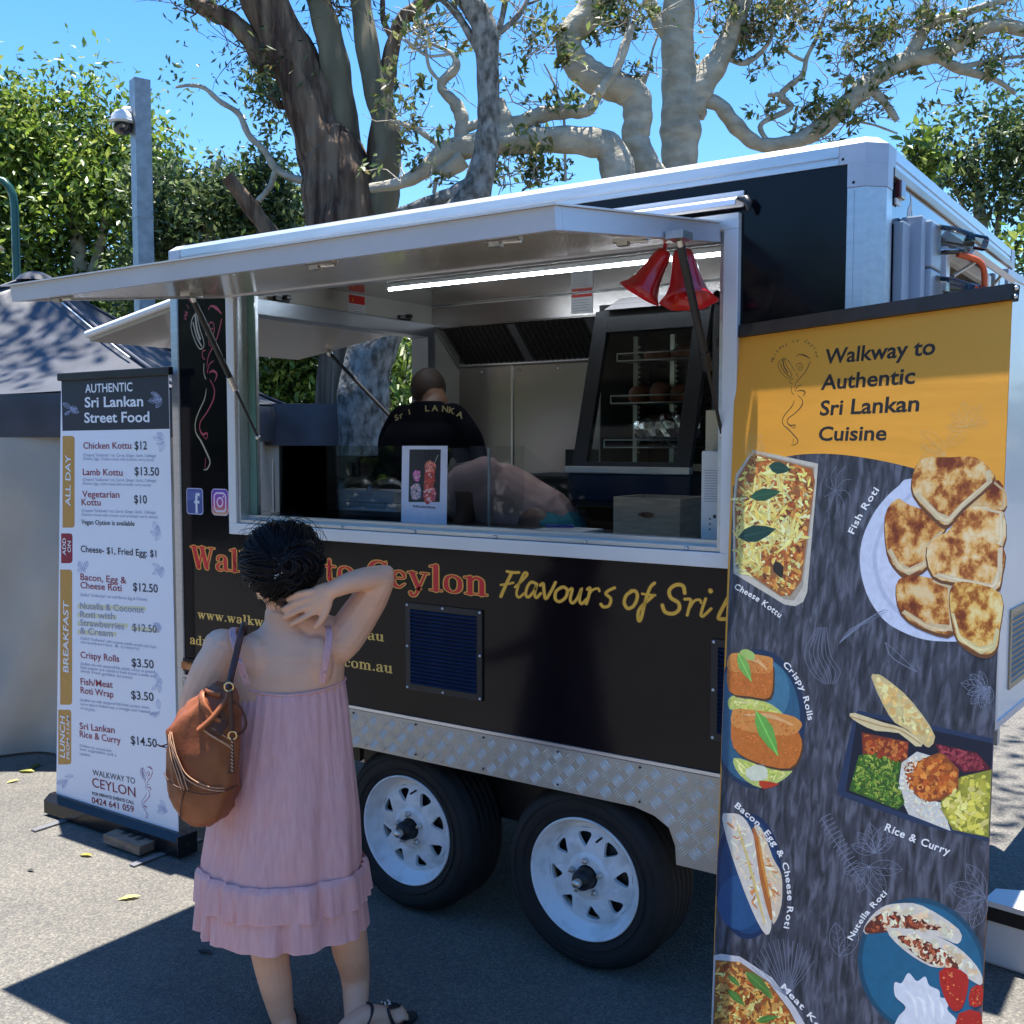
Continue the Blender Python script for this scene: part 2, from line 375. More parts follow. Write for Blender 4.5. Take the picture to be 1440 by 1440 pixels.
m = MB(); m.span((-3.7, YD-.03, ZB), (-.86, YD-.004, 2.5)); part(m, 'rear_wall', BLK)
# bottom trim, chassis
m = MB(); m.span((-3.684, -.003, ZB-.006), (-.893, .03, ZB+.005)); part(m, 'sill_trim', ALU)
m = MB()
for yy in (.32, 1.65): m.span((-3.8, yy, .52), (-.78, yy+.05, .66))
for xx in (-3.6, -2.9, -2.1, -1.3, -.9): m.span((xx, .1, .60), (xx+.05, 1.95, .655))
m.span((-3.7, .06, .665), (-.85, 1.98, .70)); part(m, 'chassis', BLKM)
m = MB()
for xx in (-1.735, -2.508): m.tube([(xx, .1, .312), (xx, 1.95, .312)], .03, 10)
for yy in (.38, 1.62):
    for xx in (-1.735, -2.508):
        pts = [(xx+t*.36, yy, .42-.09*(1-t*t)) for t in (-1, -.5, 0, .5, 1)]
        for k in range(4): m.tube([(p[0]*1+(-0.0), p[1], p[2]+.012*k) for p in pts[(k > 1):5-(k > 1)]], .012, 6)
m.span((-2.2, .30, .44), (-2.0, .40, .53)); part(m, 'suspension', BLKM)
m = MB()
m.tube([(-3.7, .6, .55), (-4.75, 1.12, .50)], .035, 6); m.tube([(-3.7, 1.65, .55), (-4.75, 1.16, .50)], .035, 6); part(m, 'drawbar', BLKM)
# tread plate skirt with its wheel arch, bars in relief
SKZ, SKL = .615, .462
def skirtpoly():
    return [(-3.684, ZB-.008), (-3.684, SKL), (-2.86, SKL), (-2.85, .52), (-2.82, .575), (-2.76, .605), (-2.68, SKZ), (-1.52, SKZ), (-1.45, .60), (-1.40, .572), (-1.378, .52), (-1.374, SKL), (-.895, SKL), (-.895, ZB-.008)]
TREAD = mat('tread_plate_aluminium', (0.48, 0.44, 0.38), 0.4, 0.35, vary=0.12, scale=5, glossvary=.1)
m = MB(); m.extrude([(x, -.004, z) for x, z in skirtpoly()], (0, -1, 0), .006); part(m, 'tread_plate', TREAD)
def inpoly(x, z, P):
    c = False; j = len(P)-1
    for i in range(len(P)):
        if (P[i][1] > z) != (P[j][1] > z) and x < (P[j][0]-P[i][0])*(z-P[i][1])/(P[j][1]-P[i][1])+P[i][0]: c = not c
        j = i
    return c
m = MB(); SP = skirtpoly(); cell = .0445
for i in range(63):
    for j in range(8):
        cx, cz = -3.67+i*cell, .465+j*cell; sg = 1 if (i+j) % 2 else -1
        for k in range(-2, 3):
            px, pz = cx+sg*k*.0056, cz-k*.0056; dx, dz = .0145, .0145*sg
            if inpoly(px+dx, pz+dz, SP) and inpoly(px-dx, pz-dz, SP):
                ox, oz = -dz*.15, dx*.15; y0, y1 = -.004, -.0085
                m.add([(px-dx, y0, pz-dz), (px+ox, y0, pz+oz), (px+dx, y0, pz+dz), (px-ox, y0, pz-oz), (px, y1, pz)], [(0, 1, 4), (1, 2, 4), (2, 3, 4), (3, 0, 4)])
o = part(m, 'tread_bars', mat('worn_tread_bars', (0.86, 0.82, 0.74), 0.25, 0.35, vary=0.1, scale=9)); o['kind'] = 'stuff'
m = MB()
for x in np.arange(-3.6, -.9, .3):
    for zz in (ZB-.02,) + ((SKZ+.02,) if -2.7 < x < -1.5 else ()): m.lathe([(.0, -.0035), (.003, -.003), (.004, 0)], (x, -.006, zz), (0, 1, 0), 8)
part(m, 'rivets', BLKM)

# wheels
def rot2(c, r, a): return (c[0]+r*math.cos(a), c[1]+r*math.sin(a))
def wheel(x, y, s, ph):
    c = Vector((x, y, .312)); ax = (0, s, 0)
    t = MB()
    prof = [(.203, .012), (.206, .0), (.222, -.006), (.25, -.012), (.275, -.010), (.292, 0), (.300, .012), (.304, .03)]
    for k in range(5):
        h = .045+k*.031; prof += [(.3115, h-.008), (.312, h+.012), (.3035, h+.0135), (.3035, h+.018)]
    prof += [(.300, .19), (.28, .205), (.24, .205), (.206, .19), (.203, .175)]
    t.lathe(prof, c, ax, 64)
    # raised bead lines on the side wall
    for rr in (.232, .268): t.lathe([(rr-.002, -.0095), (rr, -.0145), (rr+.002, -.0105)], c, ax, 64)
    to = part(t, 'tyre', RUBBER)
    r = MB()
    r.lathe([(.2055, .006), (.2065, -.004), (.203, -.008), (.1985, -.004), (.1965, .006), (.192, .014), (.188, .03), (.181, .034), (.176, .050), (.170, .054), (.164, .052), (.160, .046)], c, ax, 72)
    r.lathe([(.164, .060), (.19, .10), (.195, .17), (.2, .18)], c, ax, 48)
    u = Vector((1, 0, 0)); w = Vector((0, 0, 1)); nrm = Vector((0, -s, 0))
    def p3(rr, a, d): return c+u*(rr*math.cos(a))+w*(rr*math.sin(a))-nrm*d
    def surf(rr): return .040+.012*math.cos((rr-.09)/.07*math.pi/2)*-1+.006 if False else (.046-.018*max(0, 1-((rr-.10)/.06)**2))
    n = 8
    for k in range(n):
        a0 = ph+2*math.pi*k/n; half = math.pi/n
        rin, rout = .078, .161
        hole = []
        for (rr, aa) in ((.104, -.035), (.104, .035), (.120, .115), (.132, .16), (.140, .175), (.146, .15), (.148, .05), (.148, -.05), (.146, -.15), (.140, -.175), (.132, -.16), (.120, -.115)): hole.append((.101+(rr-.104)*1.08, aa*1.08))
        bound = [(rin, -half*.5), (rin, half*.5), (rin+.012, half), (rin+.035, half), (.135, half), (rout, half), (rout, half*.45), (rout, -half*.45), (rout, -half), (.135, -half), (rin+.035, -half), (rin+.012, -half)]
        # keep the corner arcs of the hub edge closed
        vs = [p3(rr, a0+aa, surf(rr)) for rr, aa in hole]+[p3(rr, a0+aa, surf(rr) if rr > rin else .030) for rr, aa in bound]+[p3(rr, a0+aa, surf(rr)+.016) for rr, aa in hole]
        q = 12
        r.add(vs, [(i, (i+1) % q, q+(i+1) % q, q+i) for i in range(q)]+[(2*q+i, 2*q+(i+1) % q, (i+1) % q, i) for i in range(q)], 0, None, False)
        r.add([p3(rin, a0+half*.5, .030), p3(rin, a0+half*1.5, .030), p3(rin+.012, a0+half, surf(rin+.012))], [(0, 1, 2)])
    r.lathe([(.080, .0295), (.070, .022), (.062, .022), (.04, .022)], c, ax, 32)
    ro = part(r, 'rim', RIMW)
    h = MB(); h.lathe([(.155, .075), (.15, .07), (0, .07)], c, ax, 32); h.lathe([(.155, .075), (.155, .17)], c, ax, 32); part(h, 'brake_drum', BLKM)
    h = MB(); h.lathe([(.036, .03), (.036, -.01), (.032, -.022), (.022, -.03), (.019, -.032), (0, -.032)], c, ax, 24); part(h, 'hub', BLKM)
    h = MB(); h.lathe([(.015, -.03), (.015, -.05), (.011, -.056), (0, -.057)], c, ax, 12); part(h, 'hub_cap', CHROME)
    for k in range(5):
        a = math.pi/2+2*math.pi*k/5+ph*.3; p = p3(.056, a, .022); h = MB(); h.lathe([(.011, 0), (.0105, -.013), (.008, -.017), (.005, -.018), (.005, -.024), (0, -.024)], p, ax, 6, smooth=False); part(h, 'wheel_nut', CHROME)
    h = MB(); p = p3(.15, ph+1.1, .03); h.tube([p, p+nrm*.03+Vector((-.004, 0, -.006))], .004, 6); part(h, 'valve', BLKP)
wheel(-1.735, .052, 1, .12); wheel(-2.508, .066, 1, .3); wheel(-1.708, 2.0, -1, 0); wheel(-2.487, 2.0, -1, 0)
m = MB(); m.span((-3.66, .30, .44), (-2.95, .34, .66)); part(m, 'gap_cover', BLKM); m = MB(); m.span((-1.3, .30, .44), (-.9, .34, .66)); part(m, 'gap_cover', BLKM)  # black boards added to hide the sunlit gap under the trailer
m = MB(); m.span((-2.9, .27, .36), (-1.35, .29, .66)); m.span((-2.9, .05, .655), (-1.35, .29, .663)); part(m, 'wheel_well', BLKM)

# louvred vents
def vent(x0, x1, z0, z1):
    m = MB(); f = .022; m.span((x0, -.004, z0), (x1, .006, z0+f)); m.span((x0, -.004, z1-f), (x1, .006, z1)); m.span((x0, -.004, z0+f), (x0+f, .006, z1-f)); m.span((x1-f, -.004, z0+f), (x1, .006, z1-f))
    fr = part(m, 'vent_frame', mat('satin_black', (0.018, 0.018, 0.02), .5, vary=.2, scale=20))
    n = 20; h = (z1-z0-2*f)/n; first = None
    for k in range(n):
        z = z0+f+h*k
        if first is None:
            mb = MB(); mb.add([(x0+f, .012, z+h*.25), (x1-f, .012, z+h*.25), (x1-f, -.010, z+h*.2), (x0+f, -.010, z+h*.2), (x0+f, .006, z+h*.95), (x1-f, .006, z+h*.95)], [(0, 1, 2, 3), (3, 2, 5, 4)])
            first = part(mb, 'louvre', mat('navy_black_louvre', (0.022, 0.042, 0.10), .35, .1, vary=.3, scale=10))
        else:
            c = first.copy(); COL.objects.link(c); c.location = first.location+Vector((0, 0, h*k))
    for x in (x0+.008, (x0+x1)/2, x1-.008):
        for z in (z0+.008, (z0+z1)/2, z1-.008):
            if (x, z) != ((x0+x1)/2, (z0+z1)/2):
                mb = MB(); mb.lathe([(0, -.004), (.0035, -.0035), (.005, 0)], (x, -.0045, z), (0, 1, 0), 8); part(mb, 'rivet', WHITEP)
vent(-2.446, -2.108, .868, 1.182); vent(-1.268, -.93, .868, 1.172)

# window frame
m = MB(); w = .045
for a, b in (((WX0, WZ0), (WX1, WZ0+w)), ((WX0, WZ1-w), (WX1, WZ1)), ((WX0, WZ0+w), (WX0+w, WZ1-w)), ((WX1-w, WZ0+w), (WX1, WZ1-w))): m.span((a[0], -.018, a[1]), (b[0], .012, b[1]), 0, .003)
part(m, 'window_frame', ALUW)
m = MB(); w2 = .03
x0, x1, z0, z1 = WX0+w+.002, WX1-w-.002, WZ0+w+.002, WZ1-w-.002
m.span((x0, -.006, z0), (x1, .10, z0+.012)); m.span((x0, .03, z0+.012), (x1, .038, z0+.03)); m.span((x0, .062, z0+.012), (x1, .07, z0+.03)); m.span((x0, -.006, z1-.014), (x1, .10, z1))
m.span((x0, -.006, z0+.012), (x0+.012, .10, z1-.014)); m.span((x1-.012, -.006, z0+.012), (x1, .10, z1-.014)); part(m, 'window_jamb', ALU)
for xa, xb in ((x0+.014, x0+.055), (x1-.018, x1-.0125)):
    m = MB(); m.span((xa, .04, z0+.013), (xb, .046, z1-.015)); part(m, 'glass_edge', mat('green_glass_edge', (0.10, 0.22, 0.19), .15, vary=.2, scale=4, coat=.5))
m = MB(); m.span((x0+.06, .046, z0+.013), (x1-.02, .054, z0+.028)); part(m, 'glass_track', mat('green_glass_edge', (0, 0, 0)))
for x in (-3.1, -2.75, -2.4, -2.05, -1.7, -1.35):
    m = MB(); m.lathe([(0, -.004), (.006, -.003), (.007, 0)], (x, -.008, z0+.005), (0, 1, 0), 8); part(m, 'screw', CHROME)

# gutter rail over the hatch
m = MB(); m.span((WX0+.02, -.006, 2.425), (-1.185, .002, 2.470), 0, .002)
part(m, 'gutter_flange', ALUW)
m = MB(); r0 = []; 
prof = [(-.006, 2.452), (-.028, 2.449), (-.040, 2.440), (-.044, 2.424), (-.040, 2.424), (-.036, 2.437), (-.026, 2.444), (-.006, 2.446)]
m.loft([[Vector((xx, y, z)) for y, z in prof] for xx in (WX0+.02, -1.215, -1.195)], smooth=False); part(m, 'gutter', ALU)
m = MB(); m.tube([(-1.195, -.02, 2.446), (-1.170, -.024, 2.440), (-1.160, -.03, 2.425), (-1.160, -.03, 2.405)], [.006, .012, .012, .005], 8); part(m, 'gutter_end', BLKP)

# the lifted hatch lid
H0 = Vector((0, -.03, 2.380)); H1 = Vector((0, -.925, 2.268)); dv = (H1-H0).normalized(); dn = Vector((0, dv.z, -dv.y)); dn = dn if dn.z > 0 else -dn
LX0, LX1 = -3.352, -1.245
def lid(a, b, t0, t1, x0, x1, mb, ends=True):
    P = [H0+dv*a+dn*t0, H0+dv*b+dn*t0, H0+dv*b+dn*t1, H0+dv*a+dn*t1]
    mb.add([p+Vector((x0, 0, 0)) for p in P]+[p+Vector((x1, 0, 0)) for p in P], [(0, 1, 2, 3), (7, 6, 5, 4), (0, 4, 5, 1), (1, 5, 6, 2), (2, 6, 7, 3), (3, 7, 4, 0)])
LL = (H1-H0).length
m = MB(); lid(.0, LL+.012, .0, .004, LX0-.03, LX1+.010, m); part(m, 'lid_skin', ALUW)
m = MB(); lid(LL-.03, LL, -.052, -.001, LX0, LX1, m); lid(.0, .03, -.052, -.001, LX0, LX1, m); lid(.031, LL-.031, -.052, -.001, LX0, LX0+.03, m); lid(.031, LL-.031, -.052, -.001, LX1-.03, LX1, m)
part(m, 'lid_frame', mat('satin_aluminium', (0.60, 0.60, 0.66), .4, .45, vary=.05, scale=4))
m = MB(); lid(.032, LL-.032, -.047, -.002, LX0+.032, LX1-.032, m); part(m, 'lid_lining', mat('glossy_cream_lining', (0.50, 0.46, 0.40), .20, .05, vary=.04, scale=1.5, coat=.3))
def clasp(x, a):
    m = MB(); p = H0+dv*a-dn*.054; p.x = x
    m.box(p, (.10, .016, .008)); m.box(p+Vector((-.02, 0, -.008)), (.03, .02, .012)); m.tube([p+Vector((.0, 0, -.006)), p+Vector((.05, 0, -.008))], .004, 6); part(m, 'clasp', CHROME)
for x in (-3.15, -1.42, -2.0): clasp(x, LL-.05)
clasp(-1.30, .45)
# gas struts
for xx, xo in ((LX0+.03, -1), (LX1-.02, 1)):
    top = H0+dv*.34-dn*.06; top.x = xx; bot = Vector((xx+.005 if xo < 0 else xx-.01, .0, 1.775)); bot.x = -3.20 if xo < 0 else -1.243; top.x = at(270, 418, 1, top.y).x if xo < 0 else at(955, 352, 1, top.y).x
    mid = top*.42+bot*.58; q = top*.97+bot*.03
    s = MB(); s.tube([q, mid], .0115, 12); so_ = part(s, 'gas_strut', BLKP)
    s = MB(); s.tube([mid, bot], .0055, 8); s.build('strut_rod', BLKP, so_)
    s = MB(); s.tube([mid+(top-mid)*.06, mid-(top-mid)*.10], .014, 10); s.build('strut_collar', CHROME if xo < 0 else BLKM, so_)
    s = MB(); s.ball(bot, .011, 10); s.build('ball_joint', CHROME, so_); s = MB(); s.tube([top, q+(q-top)*2], .009, 8); s.box(top+dn*.01, (.05, .06, .02)); s.build('ball_mount', CHROME, so_)

# right end wall, its hatch, power box and lamp
m = MB(); E0, E1 = .105, 1.95
m.span((-.83, E0, ZB), (-.805, .72, 2.5)); m.span((-.83, 1.42, ZB), (-.805, E1, 2.5)); m.span((-.83, .72, ZB), (-.805, 1.42, 1.55)); m.span((-.83, .72, 2.36), (-.805, 1.42, 2.5)); part(m, 'end_wall', mat('blue_black_vinyl', (0.02, 0.03, 0.05), .08, 0, vary=.2, scale=2, coat=1))
m = MB(); m.span((-.803, E0, 2.478), (-.795, E1, 2.5)); part(m, 'end_trim', mat('champagne_trim', (.45, .38, .30), .4, .5, vary=.1, scale=9))
m = MB()
for a, b in (((.70, 1.53), (.75, 2.38)), ((1.39, 1.53), (1.44, 2.38)), ((.75, 1.53), (1.39, 1.57)), ((.75, 2.34), (1.39, 2.38))): m.span((-.812, a[0], a[1]), (-.785, b[0], b[1]), 0, .003)
part(m, 'end_window_frame', ALUW)
m = MB(); P = [(-.79, .70, 2.43), (-.70, .70, 2.36), (-.70, 1.46, 2.36), (-.79, 1.46, 2.43)]
m.extrude([Vector(p) for p in P], (.61, 0, .79), .02); part(m, 'end_flap', mat('satin_aluminium', (0, 0, 0)))
m = MB(); m.tube([(-.79, .82, 2.3), (-.725, .9, 2.36)], .006, 6); part(m, 'flap_stay', CHROME); m = MB(); m.tube([(-.79, 1.36, 2.3), (-.725, 1.3, 2.36)], .006, 6); part(m, 'flap_stay', CHROME)
m = MB(); m.span((-.803, 1.50, 1.0), (-.78, 1.56, 2.40), 0, .004); m.span((-.803, 1.62, 1.0), (-.785, 1.72, 2.41), 0, .003); part(m, 'door_jamb', ALU)
m = MB(); m.span((-.802, .125, 1.95), (-.775, .20, 2.36), 0, .004); part(m, 'conduit', mat('pale_grey_plastic', (.36, .42, .50), .4, vary=.05, scale=8))
GP = mat('pale_grey_plastic', (0, 0, 0))
for z0 in (2.25, 2.115, 1.98):
    m = MB(); m.span((-.802, .255, z0), (-.73, .375, z0+.13), 0, .006); ob = part(m, 'power_outlet_box', GP)
m = MB(); m.span((-.802, .205, 1.95), (-.745, .252, 2.385), 0, .004); part(m, 'cable_cover', GP)
for zz in (2.335, 2.19):
    m = MB(); m.tube([(-.735, .33, zz), (-.70, .36, zz), (-.66, .40, zz-.005)], [.045, .04, .03], 12); m.tube([(-.72, .40, zz+.02), (-.63, .47, zz+.0)], .022, 10); part(m, 'clear_plug_cover', glass('clear_plastic_cover', (.86, .88, .86)))
ORC = mat('orange_cable', (.75, .12, .03), .45, vary=.1, scale=20)
m = MB(); m.tube(catmull([(-.69, .40, 2.30), (-.64, .46, 2.28), (-.63, .48, 2.22), (-.64, .47, 2.10), (-.66, .46, 1.9), (-.69, .45, 1.6)]), .009, 8); part(m, 'power_cable', ORC)
m = MB(); m.tube(catmull([(-.69, .40, 2.17), (-.65, .45, 2.15), (-.645, .46, 2.08), (-.67, .45, 1.8), (-.69, .44, 1.4)]), .009, 8); part(m, 'power_cable', ORC)
m = MB(); m.span((-.803, .135, 2.425), (-.785, .185, 2.475), 0, .005); part(m, 'marker_lamp', mat('dark_red_lens', (.10, .008, .01), .2, vary=.2, scale=30, coat=.6))
m = MB(); m.span((-.803, .13, 2.408), (-.796, .175, 2.426), 0, .003); part(m, 'lamp_base', WHITEP)
m = MB(); m.span((-3.672, -.022, .795), (-3.60, .0, .83), 0, .008); part(m, 'marker_lamp', mat('amber_lens', (.45, .14, .03), .25, vary=.3, scale=40, coat=.5))
m = MB(); m.span((-3.678, -.006, .785), (-3.594, .0, .84), 0, .002); part(m, 'lamp_base', BLKP)
# flame graphic printed on the end wall
fi = Ink(lambda y, z: Vector((-.8045, y, z)), (1, 0, 0))
fi.stroke([(.31, 2.38), (.295, 2.41), (.32, 2.44), (.31, 2.47)], [.035, .03, .02, .002], .0005, 0); fi.stroke([(.33, 2.385), (.335, 2.41), (.325, 2.435)], [.02, .012, .002], .0008, 1)
fi.build('flame_graphic', [flat(.32, .20, .16, .3), flat(.5, .25, .12, .3)], TR)
# white rear door folded out on the end wall, with its vent
m = MB(); dA = Vector((-.785, 1.76, 0)); dB = Vector((-.735, 2.62, 0)); du = (dB-dA).normalized(); dnm = Vector((du.y, -du.x, 0))
def dp(s, z, o=0): return dA+du*s+Vector((0, 0, z))+dnm*o
m.extrude([dp(.03, .60), dp(.85, .60), dp(.85, 2.42), dp(.03, 2.42)], dnm, .03); D = part(m, 'door', ALUW)
m = MB()
for a in (((0, .57), (.88, .60)), ((0, 2.42), (.88, 2.45)), ((0, .60), (.03, 2.42)), ((.85, .60), (.88, 2.42))):
    (s0, z0), (s1, z1) = a; m.extrude([dp(s0, z0, .006), dp(s1, z0, .006), dp(s1, z1, .006), dp(s0, z1, .006)], dnm, .04)
m.build('door_frame', mat('satin_aluminium', (0, 0, 0)), D)
m = MB()
for a in (((.22, .70), (.60, .725)), ((.22, 1.02), (.60, 1.045)), ((.22, .725), (.245, 1.02)), ((.575, .725), (.60, 1.02))):
    (s0, z0), (s1, z1) = a; m.extrude([dp(s0, z0, .008), dp(s1, z0, .008), dp(s1, z1, .008), dp(s0, z1, .008)], dnm, .008)
for k in range(12):
    z = .73+k*.0245; m.add([dp(.245, z, .001), dp(.575, z, .001), dp(.575, z+.02, .009), dp(.245, z+.02, .009)], [(0, 1, 2, 3)])
m.build('door_vent', mat('bronze_vent', (.35, .30, .22), .4, .4, vary=.1, scale=20), D)

# interior shell
m = MB(); m.span((-3.70, .055, 2.497), (-.835, 1.99, 2.527)); part(m, 'ceiling', mat('glossy_ceiling', (0.34, 0.32, 0.29), .10, .1, vary=.05, scale=1.5, coat=.7))
m = MB(); m.span((-3.70, .05, .703), (-.835, 1.99, .72)); part(m, 'floor', mat('checker_steel_floor', (.2, .2, .2), .4, .5, vary=.2, scale=8))
m = MB(); m.span((-3.70, .11, 2.402), (-3.66, 1.99, 2.497)); m.span((-3.70, .11, .72), (-3.66, 1.99, 1.28)); m.span((-3.70, 1.69, 1.28), (-3.66, 1.99, 2.402)); part(m, 'left_lining', CREAM)
m = MB(); m.span((-3.76, .105, 2.328), (-3.645, 1.69, 2.400), 0, .003); m.span((-3.76, .105, 1.282), (-3.645, 1.69, 1.33)); m.span((-3.76, 1.63, 1.331), (-3.645, 1.69, 2.327)); m.span((-3.76, .105, 1.331), (-3.645, .14, 2.327)); part(m, 'left_window_frame', mat('grey_aluminium', (.30, .33, .37), .35, .6, vary=.06, scale=5))
m = MB(); m.span((-3.765, .105, .77), (-3.705, 1.95, 1.28)); m.span((-3.765, .105, 2.402), (-3.705, 1.95, 2.50)); m.span((-3.765, 1.692, 1.28), (-3.705, 1.95, 2.402)); part(m, 'left_wall', BLK)
for yy in (.55, 1.42):
    m = MB(); m.box((-3.635, yy, 2.41), (.02, .09, .022), None, 0, .004); m.box((-3.62, yy+.02, 2.418), (.03, .03, .02), None, 0, .004); part(m, 'window_latch', BLKP)
# left window's lifted flap
m = MB(); fa = Vector((-3.77, .16, 2.36)); fb = Vector((-4.52, .16, 2.235)); fd = (fb-fa)
m.add([fa, fb, fb+Vector((0, 1.36, 0)), fa+Vector((0, 1.42, 0))]+[p+Vector((0, 0, .035)) for p in (fa, fb, fb+Vector((0, 1.36, 0)), fa+Vector((0, 1.42, 0)))], [(0, 1, 2, 3), (7, 6, 5, 4), (0, 4, 5, 1), (1, 5, 6, 2), (2, 6, 7, 3), (3, 7, 4, 0)])
part(m, 'side_flap', mat('glossy_cream_lining', (0, 0, 0)))
m = MB(); m.tube([fb+Vector((0, -.01, .035)), fb+Vector((0, 1.37, .035))], .012, 6); m.tube([fa+Vector((-.01, -.012, .03)), fb+Vector((0, -.012, .03))], .018, 6); part(m, 'flap_edge', ALUW)
m = MB(); m.tube([(-4.25, 1.5, 2.26), (-3.72, 1.66, 1.72)], .011, 8); part(m, 'flap_strut', BLKP)
m = MB(); m.box((-4.28, .75, 2.235), (.05, .12, .03)); m.ball((-4.25, 1.5, 2.26), .02, 8); part(m, 'flap_clasp', CHROME)
# back wall and hood
m = MB(); m.span((-3.66, 1.93, .72), (-.835, 1.96, 2.497)); part(m, 'back_lining', STEEL)
m = MB()
for x in (-3.30, -2.6, -1.9): m.span((x, 1.922, 1.5), (x+.012, 1.9295, 2.19))
for x in np.arange(-3.5, -1, .25): m.lathe([(0, -.003), (.006, -.002), (.007, 0)], (x, 1.926, 2.15), (0, 1, 0), 8)
part(m, 'seam_strip', mat('bright_steel', (.6, .6, .6), .3, .8, vary=.05, scale=9))
m = MB(); m.span((-3.655, 1.68, 2.385), (-.84, 1.70, 2.496)); m.span((-3.655, 1.701, 2.38), (-.84, 1.92, 2.384)); part(m, 'hood_fascia', STEEL)
m = MB(); m.tube([(-3.64, 1.69, 2.384), (-3.64, 1.90, 2.188)], .008, 6); m.tube([(-3.64, 1.90, 2.188), (-.85, 1.90, 2.188)], .009, 6); m.tube([(-3.65, 1.679, 2.493), (-.85, 1.679, 2.493)], .004, 6); part(m, 'hood_edge', mat('bright_steel', (0, 0, 0)))
FILT = mat('greasy_filter_mesh', (.03, .028, .026), .45, .5, vary=.5, scale=60, bump=.002, bscale=160)
for k in range(6):
    x0 = -3.60+k*.47; m = MB(); m.add([(x0, 1.705, 2.375), (x0+.42, 1.705, 2.375), (x0+.42, 1.895, 2.195), (x0, 1.895, 2.195)], [(0, 1, 2, 3)]); fl = part(m, 'hood_filter', FILT)
    m = MB()
    for j in range(12):
        x = x0+.02+j*.034; m.tube([(x, 1.704, 2.372), (x, 1.892, 2.194)], .006, 4)
    m.build('filter_baffles', FILT, fl)
    m = MB(); m.add([(x0+.42, 1.703, 2.373), (x0+.47, 1.703, 2.373), (x0+.47, 1.893, 2.193), (x0+.42, 1.893, 2.193)], [(0, 1, 2, 3)]); part(m, 'hood_divider', mat('dull_steel', (.16, .16, .17), .45, .7, vary=.1, scale=7))
m = MB(); m.span((-.86, .055, .72), (-.835, 1.92, 1.45)); m.span((-.86, .055, 1.45), (-.835, .70, 2.496)); m.span((-.86, 1.45, 1.45), (-.835, 1.92, 2.496)); part(m, 'right_lining', mat('grey_lining', (.28, .28, .29), .35, .2, vary=.05, scale=3))
m = MB(); m.span((-3.655, 1.25, 1.46), (-.87, 1.92, 1.50), 0, .004); m.span((-3.655, 1.27, .72), (-.87, 1.90, 1.458)); part(m, 'back_bench', STEEL)
m = MB(); m.span((-3.655, .11, 1.385), (-.87, .62, 1.425), 0, .004); m.span((-3.655, .60, .72), (-.87, .615, 1.384)); part(m, 'counter', mat('dark_counter', (.05, .05, .055), .3, .3, vary=.1, scale=5))
m = MB(); m.span((-2.98, 1.28, 1.505), (-2.3, 1.85, 1.60), 0, .01); m.span((-2.9, 1.84, 1.60), (-2.38, 1.86, 1.72)); part(m, 'griddle', BLKM)
# LED batten on the ceiling
m = MB(); m.span((-3.30, .890, 2.474), (-1.56, .910, 2.495)); lb = part(m, 'led_batten', ALU)
m = MB(); m.tube([(-3.29, .9, 2.466), (-2.435, .9, 2.466)], .006, 10); m.tube([(-2.425, .9, 2.466), (-1.57, .9, 2.466)], .006, 10); m.build('led_tube', mat('led_light', (.9, .95, 1), .4, emit=(.75, .88, 1), estr=17), lb)
# sneeze guard
m = MB(); m.span((-3.40, .298, 1.427), (-2.14, .303, 1.742)); m.add([(-2.14, .3005, 1.742), (-2.14, .3005, 1.427), (-1.96, .45, 1.427), (-1.96, .45, 1.56)], [(0, 1, 2, 3)]); part(m, 'sneeze_guard', glass('smoky_guard', (.90, .91, .92)))
for x in (-3.25, -2.30):
    m = MB(); m.tube([(x, .309, 1.427), (x, .309, 1.735)], .006, 8); part(m, 'guard_post', ALU)
# warning stickers
def sticker(A, u, w, n, W, H, name):
    ik = Ink(lambda x, y: Vector(A)+Vector(u)*x+Vector(w)*y, n)
    ik.poly([(0, 0), (W, 0), (W, H), (0, H)], 0, 0); ik.poly([(.004, H*.62), (W-.004, H*.62), (W-.004, H-.004), (.004, H-.004)], .0006, 1)
    ik.poly([(W*.2, H*.70), (W*.32, H*.70), (W*.26, H*.86)], .001, 2)
    for k in range(5): ik.poly([(.012, H*(.10+.1*k)), (W-.02-.01*(k % 2), H*(.10+.1*k)), (W-.02-.01*(k % 2), H*(.125+.1*k)), (.012, H*(.125+.1*k))], .0006, 3)
    ik.build(name, [flat(.6, .6, .62), flat(.55, .03, .02), flat(.8, .35, .02), flat(.3, .3, .32)], TR)
sticker((at(803, 442, 1, 1.678)), (1, 0, 0), (0, 0, 1), (0, -1, 0), .125, .13, 'warning_sticker')
sticker(at(490, 447, 0, -3.655), (0, 1, 0), (0, 0, 1), (1, 0, 0), .125, .12, 'warning_sticker')

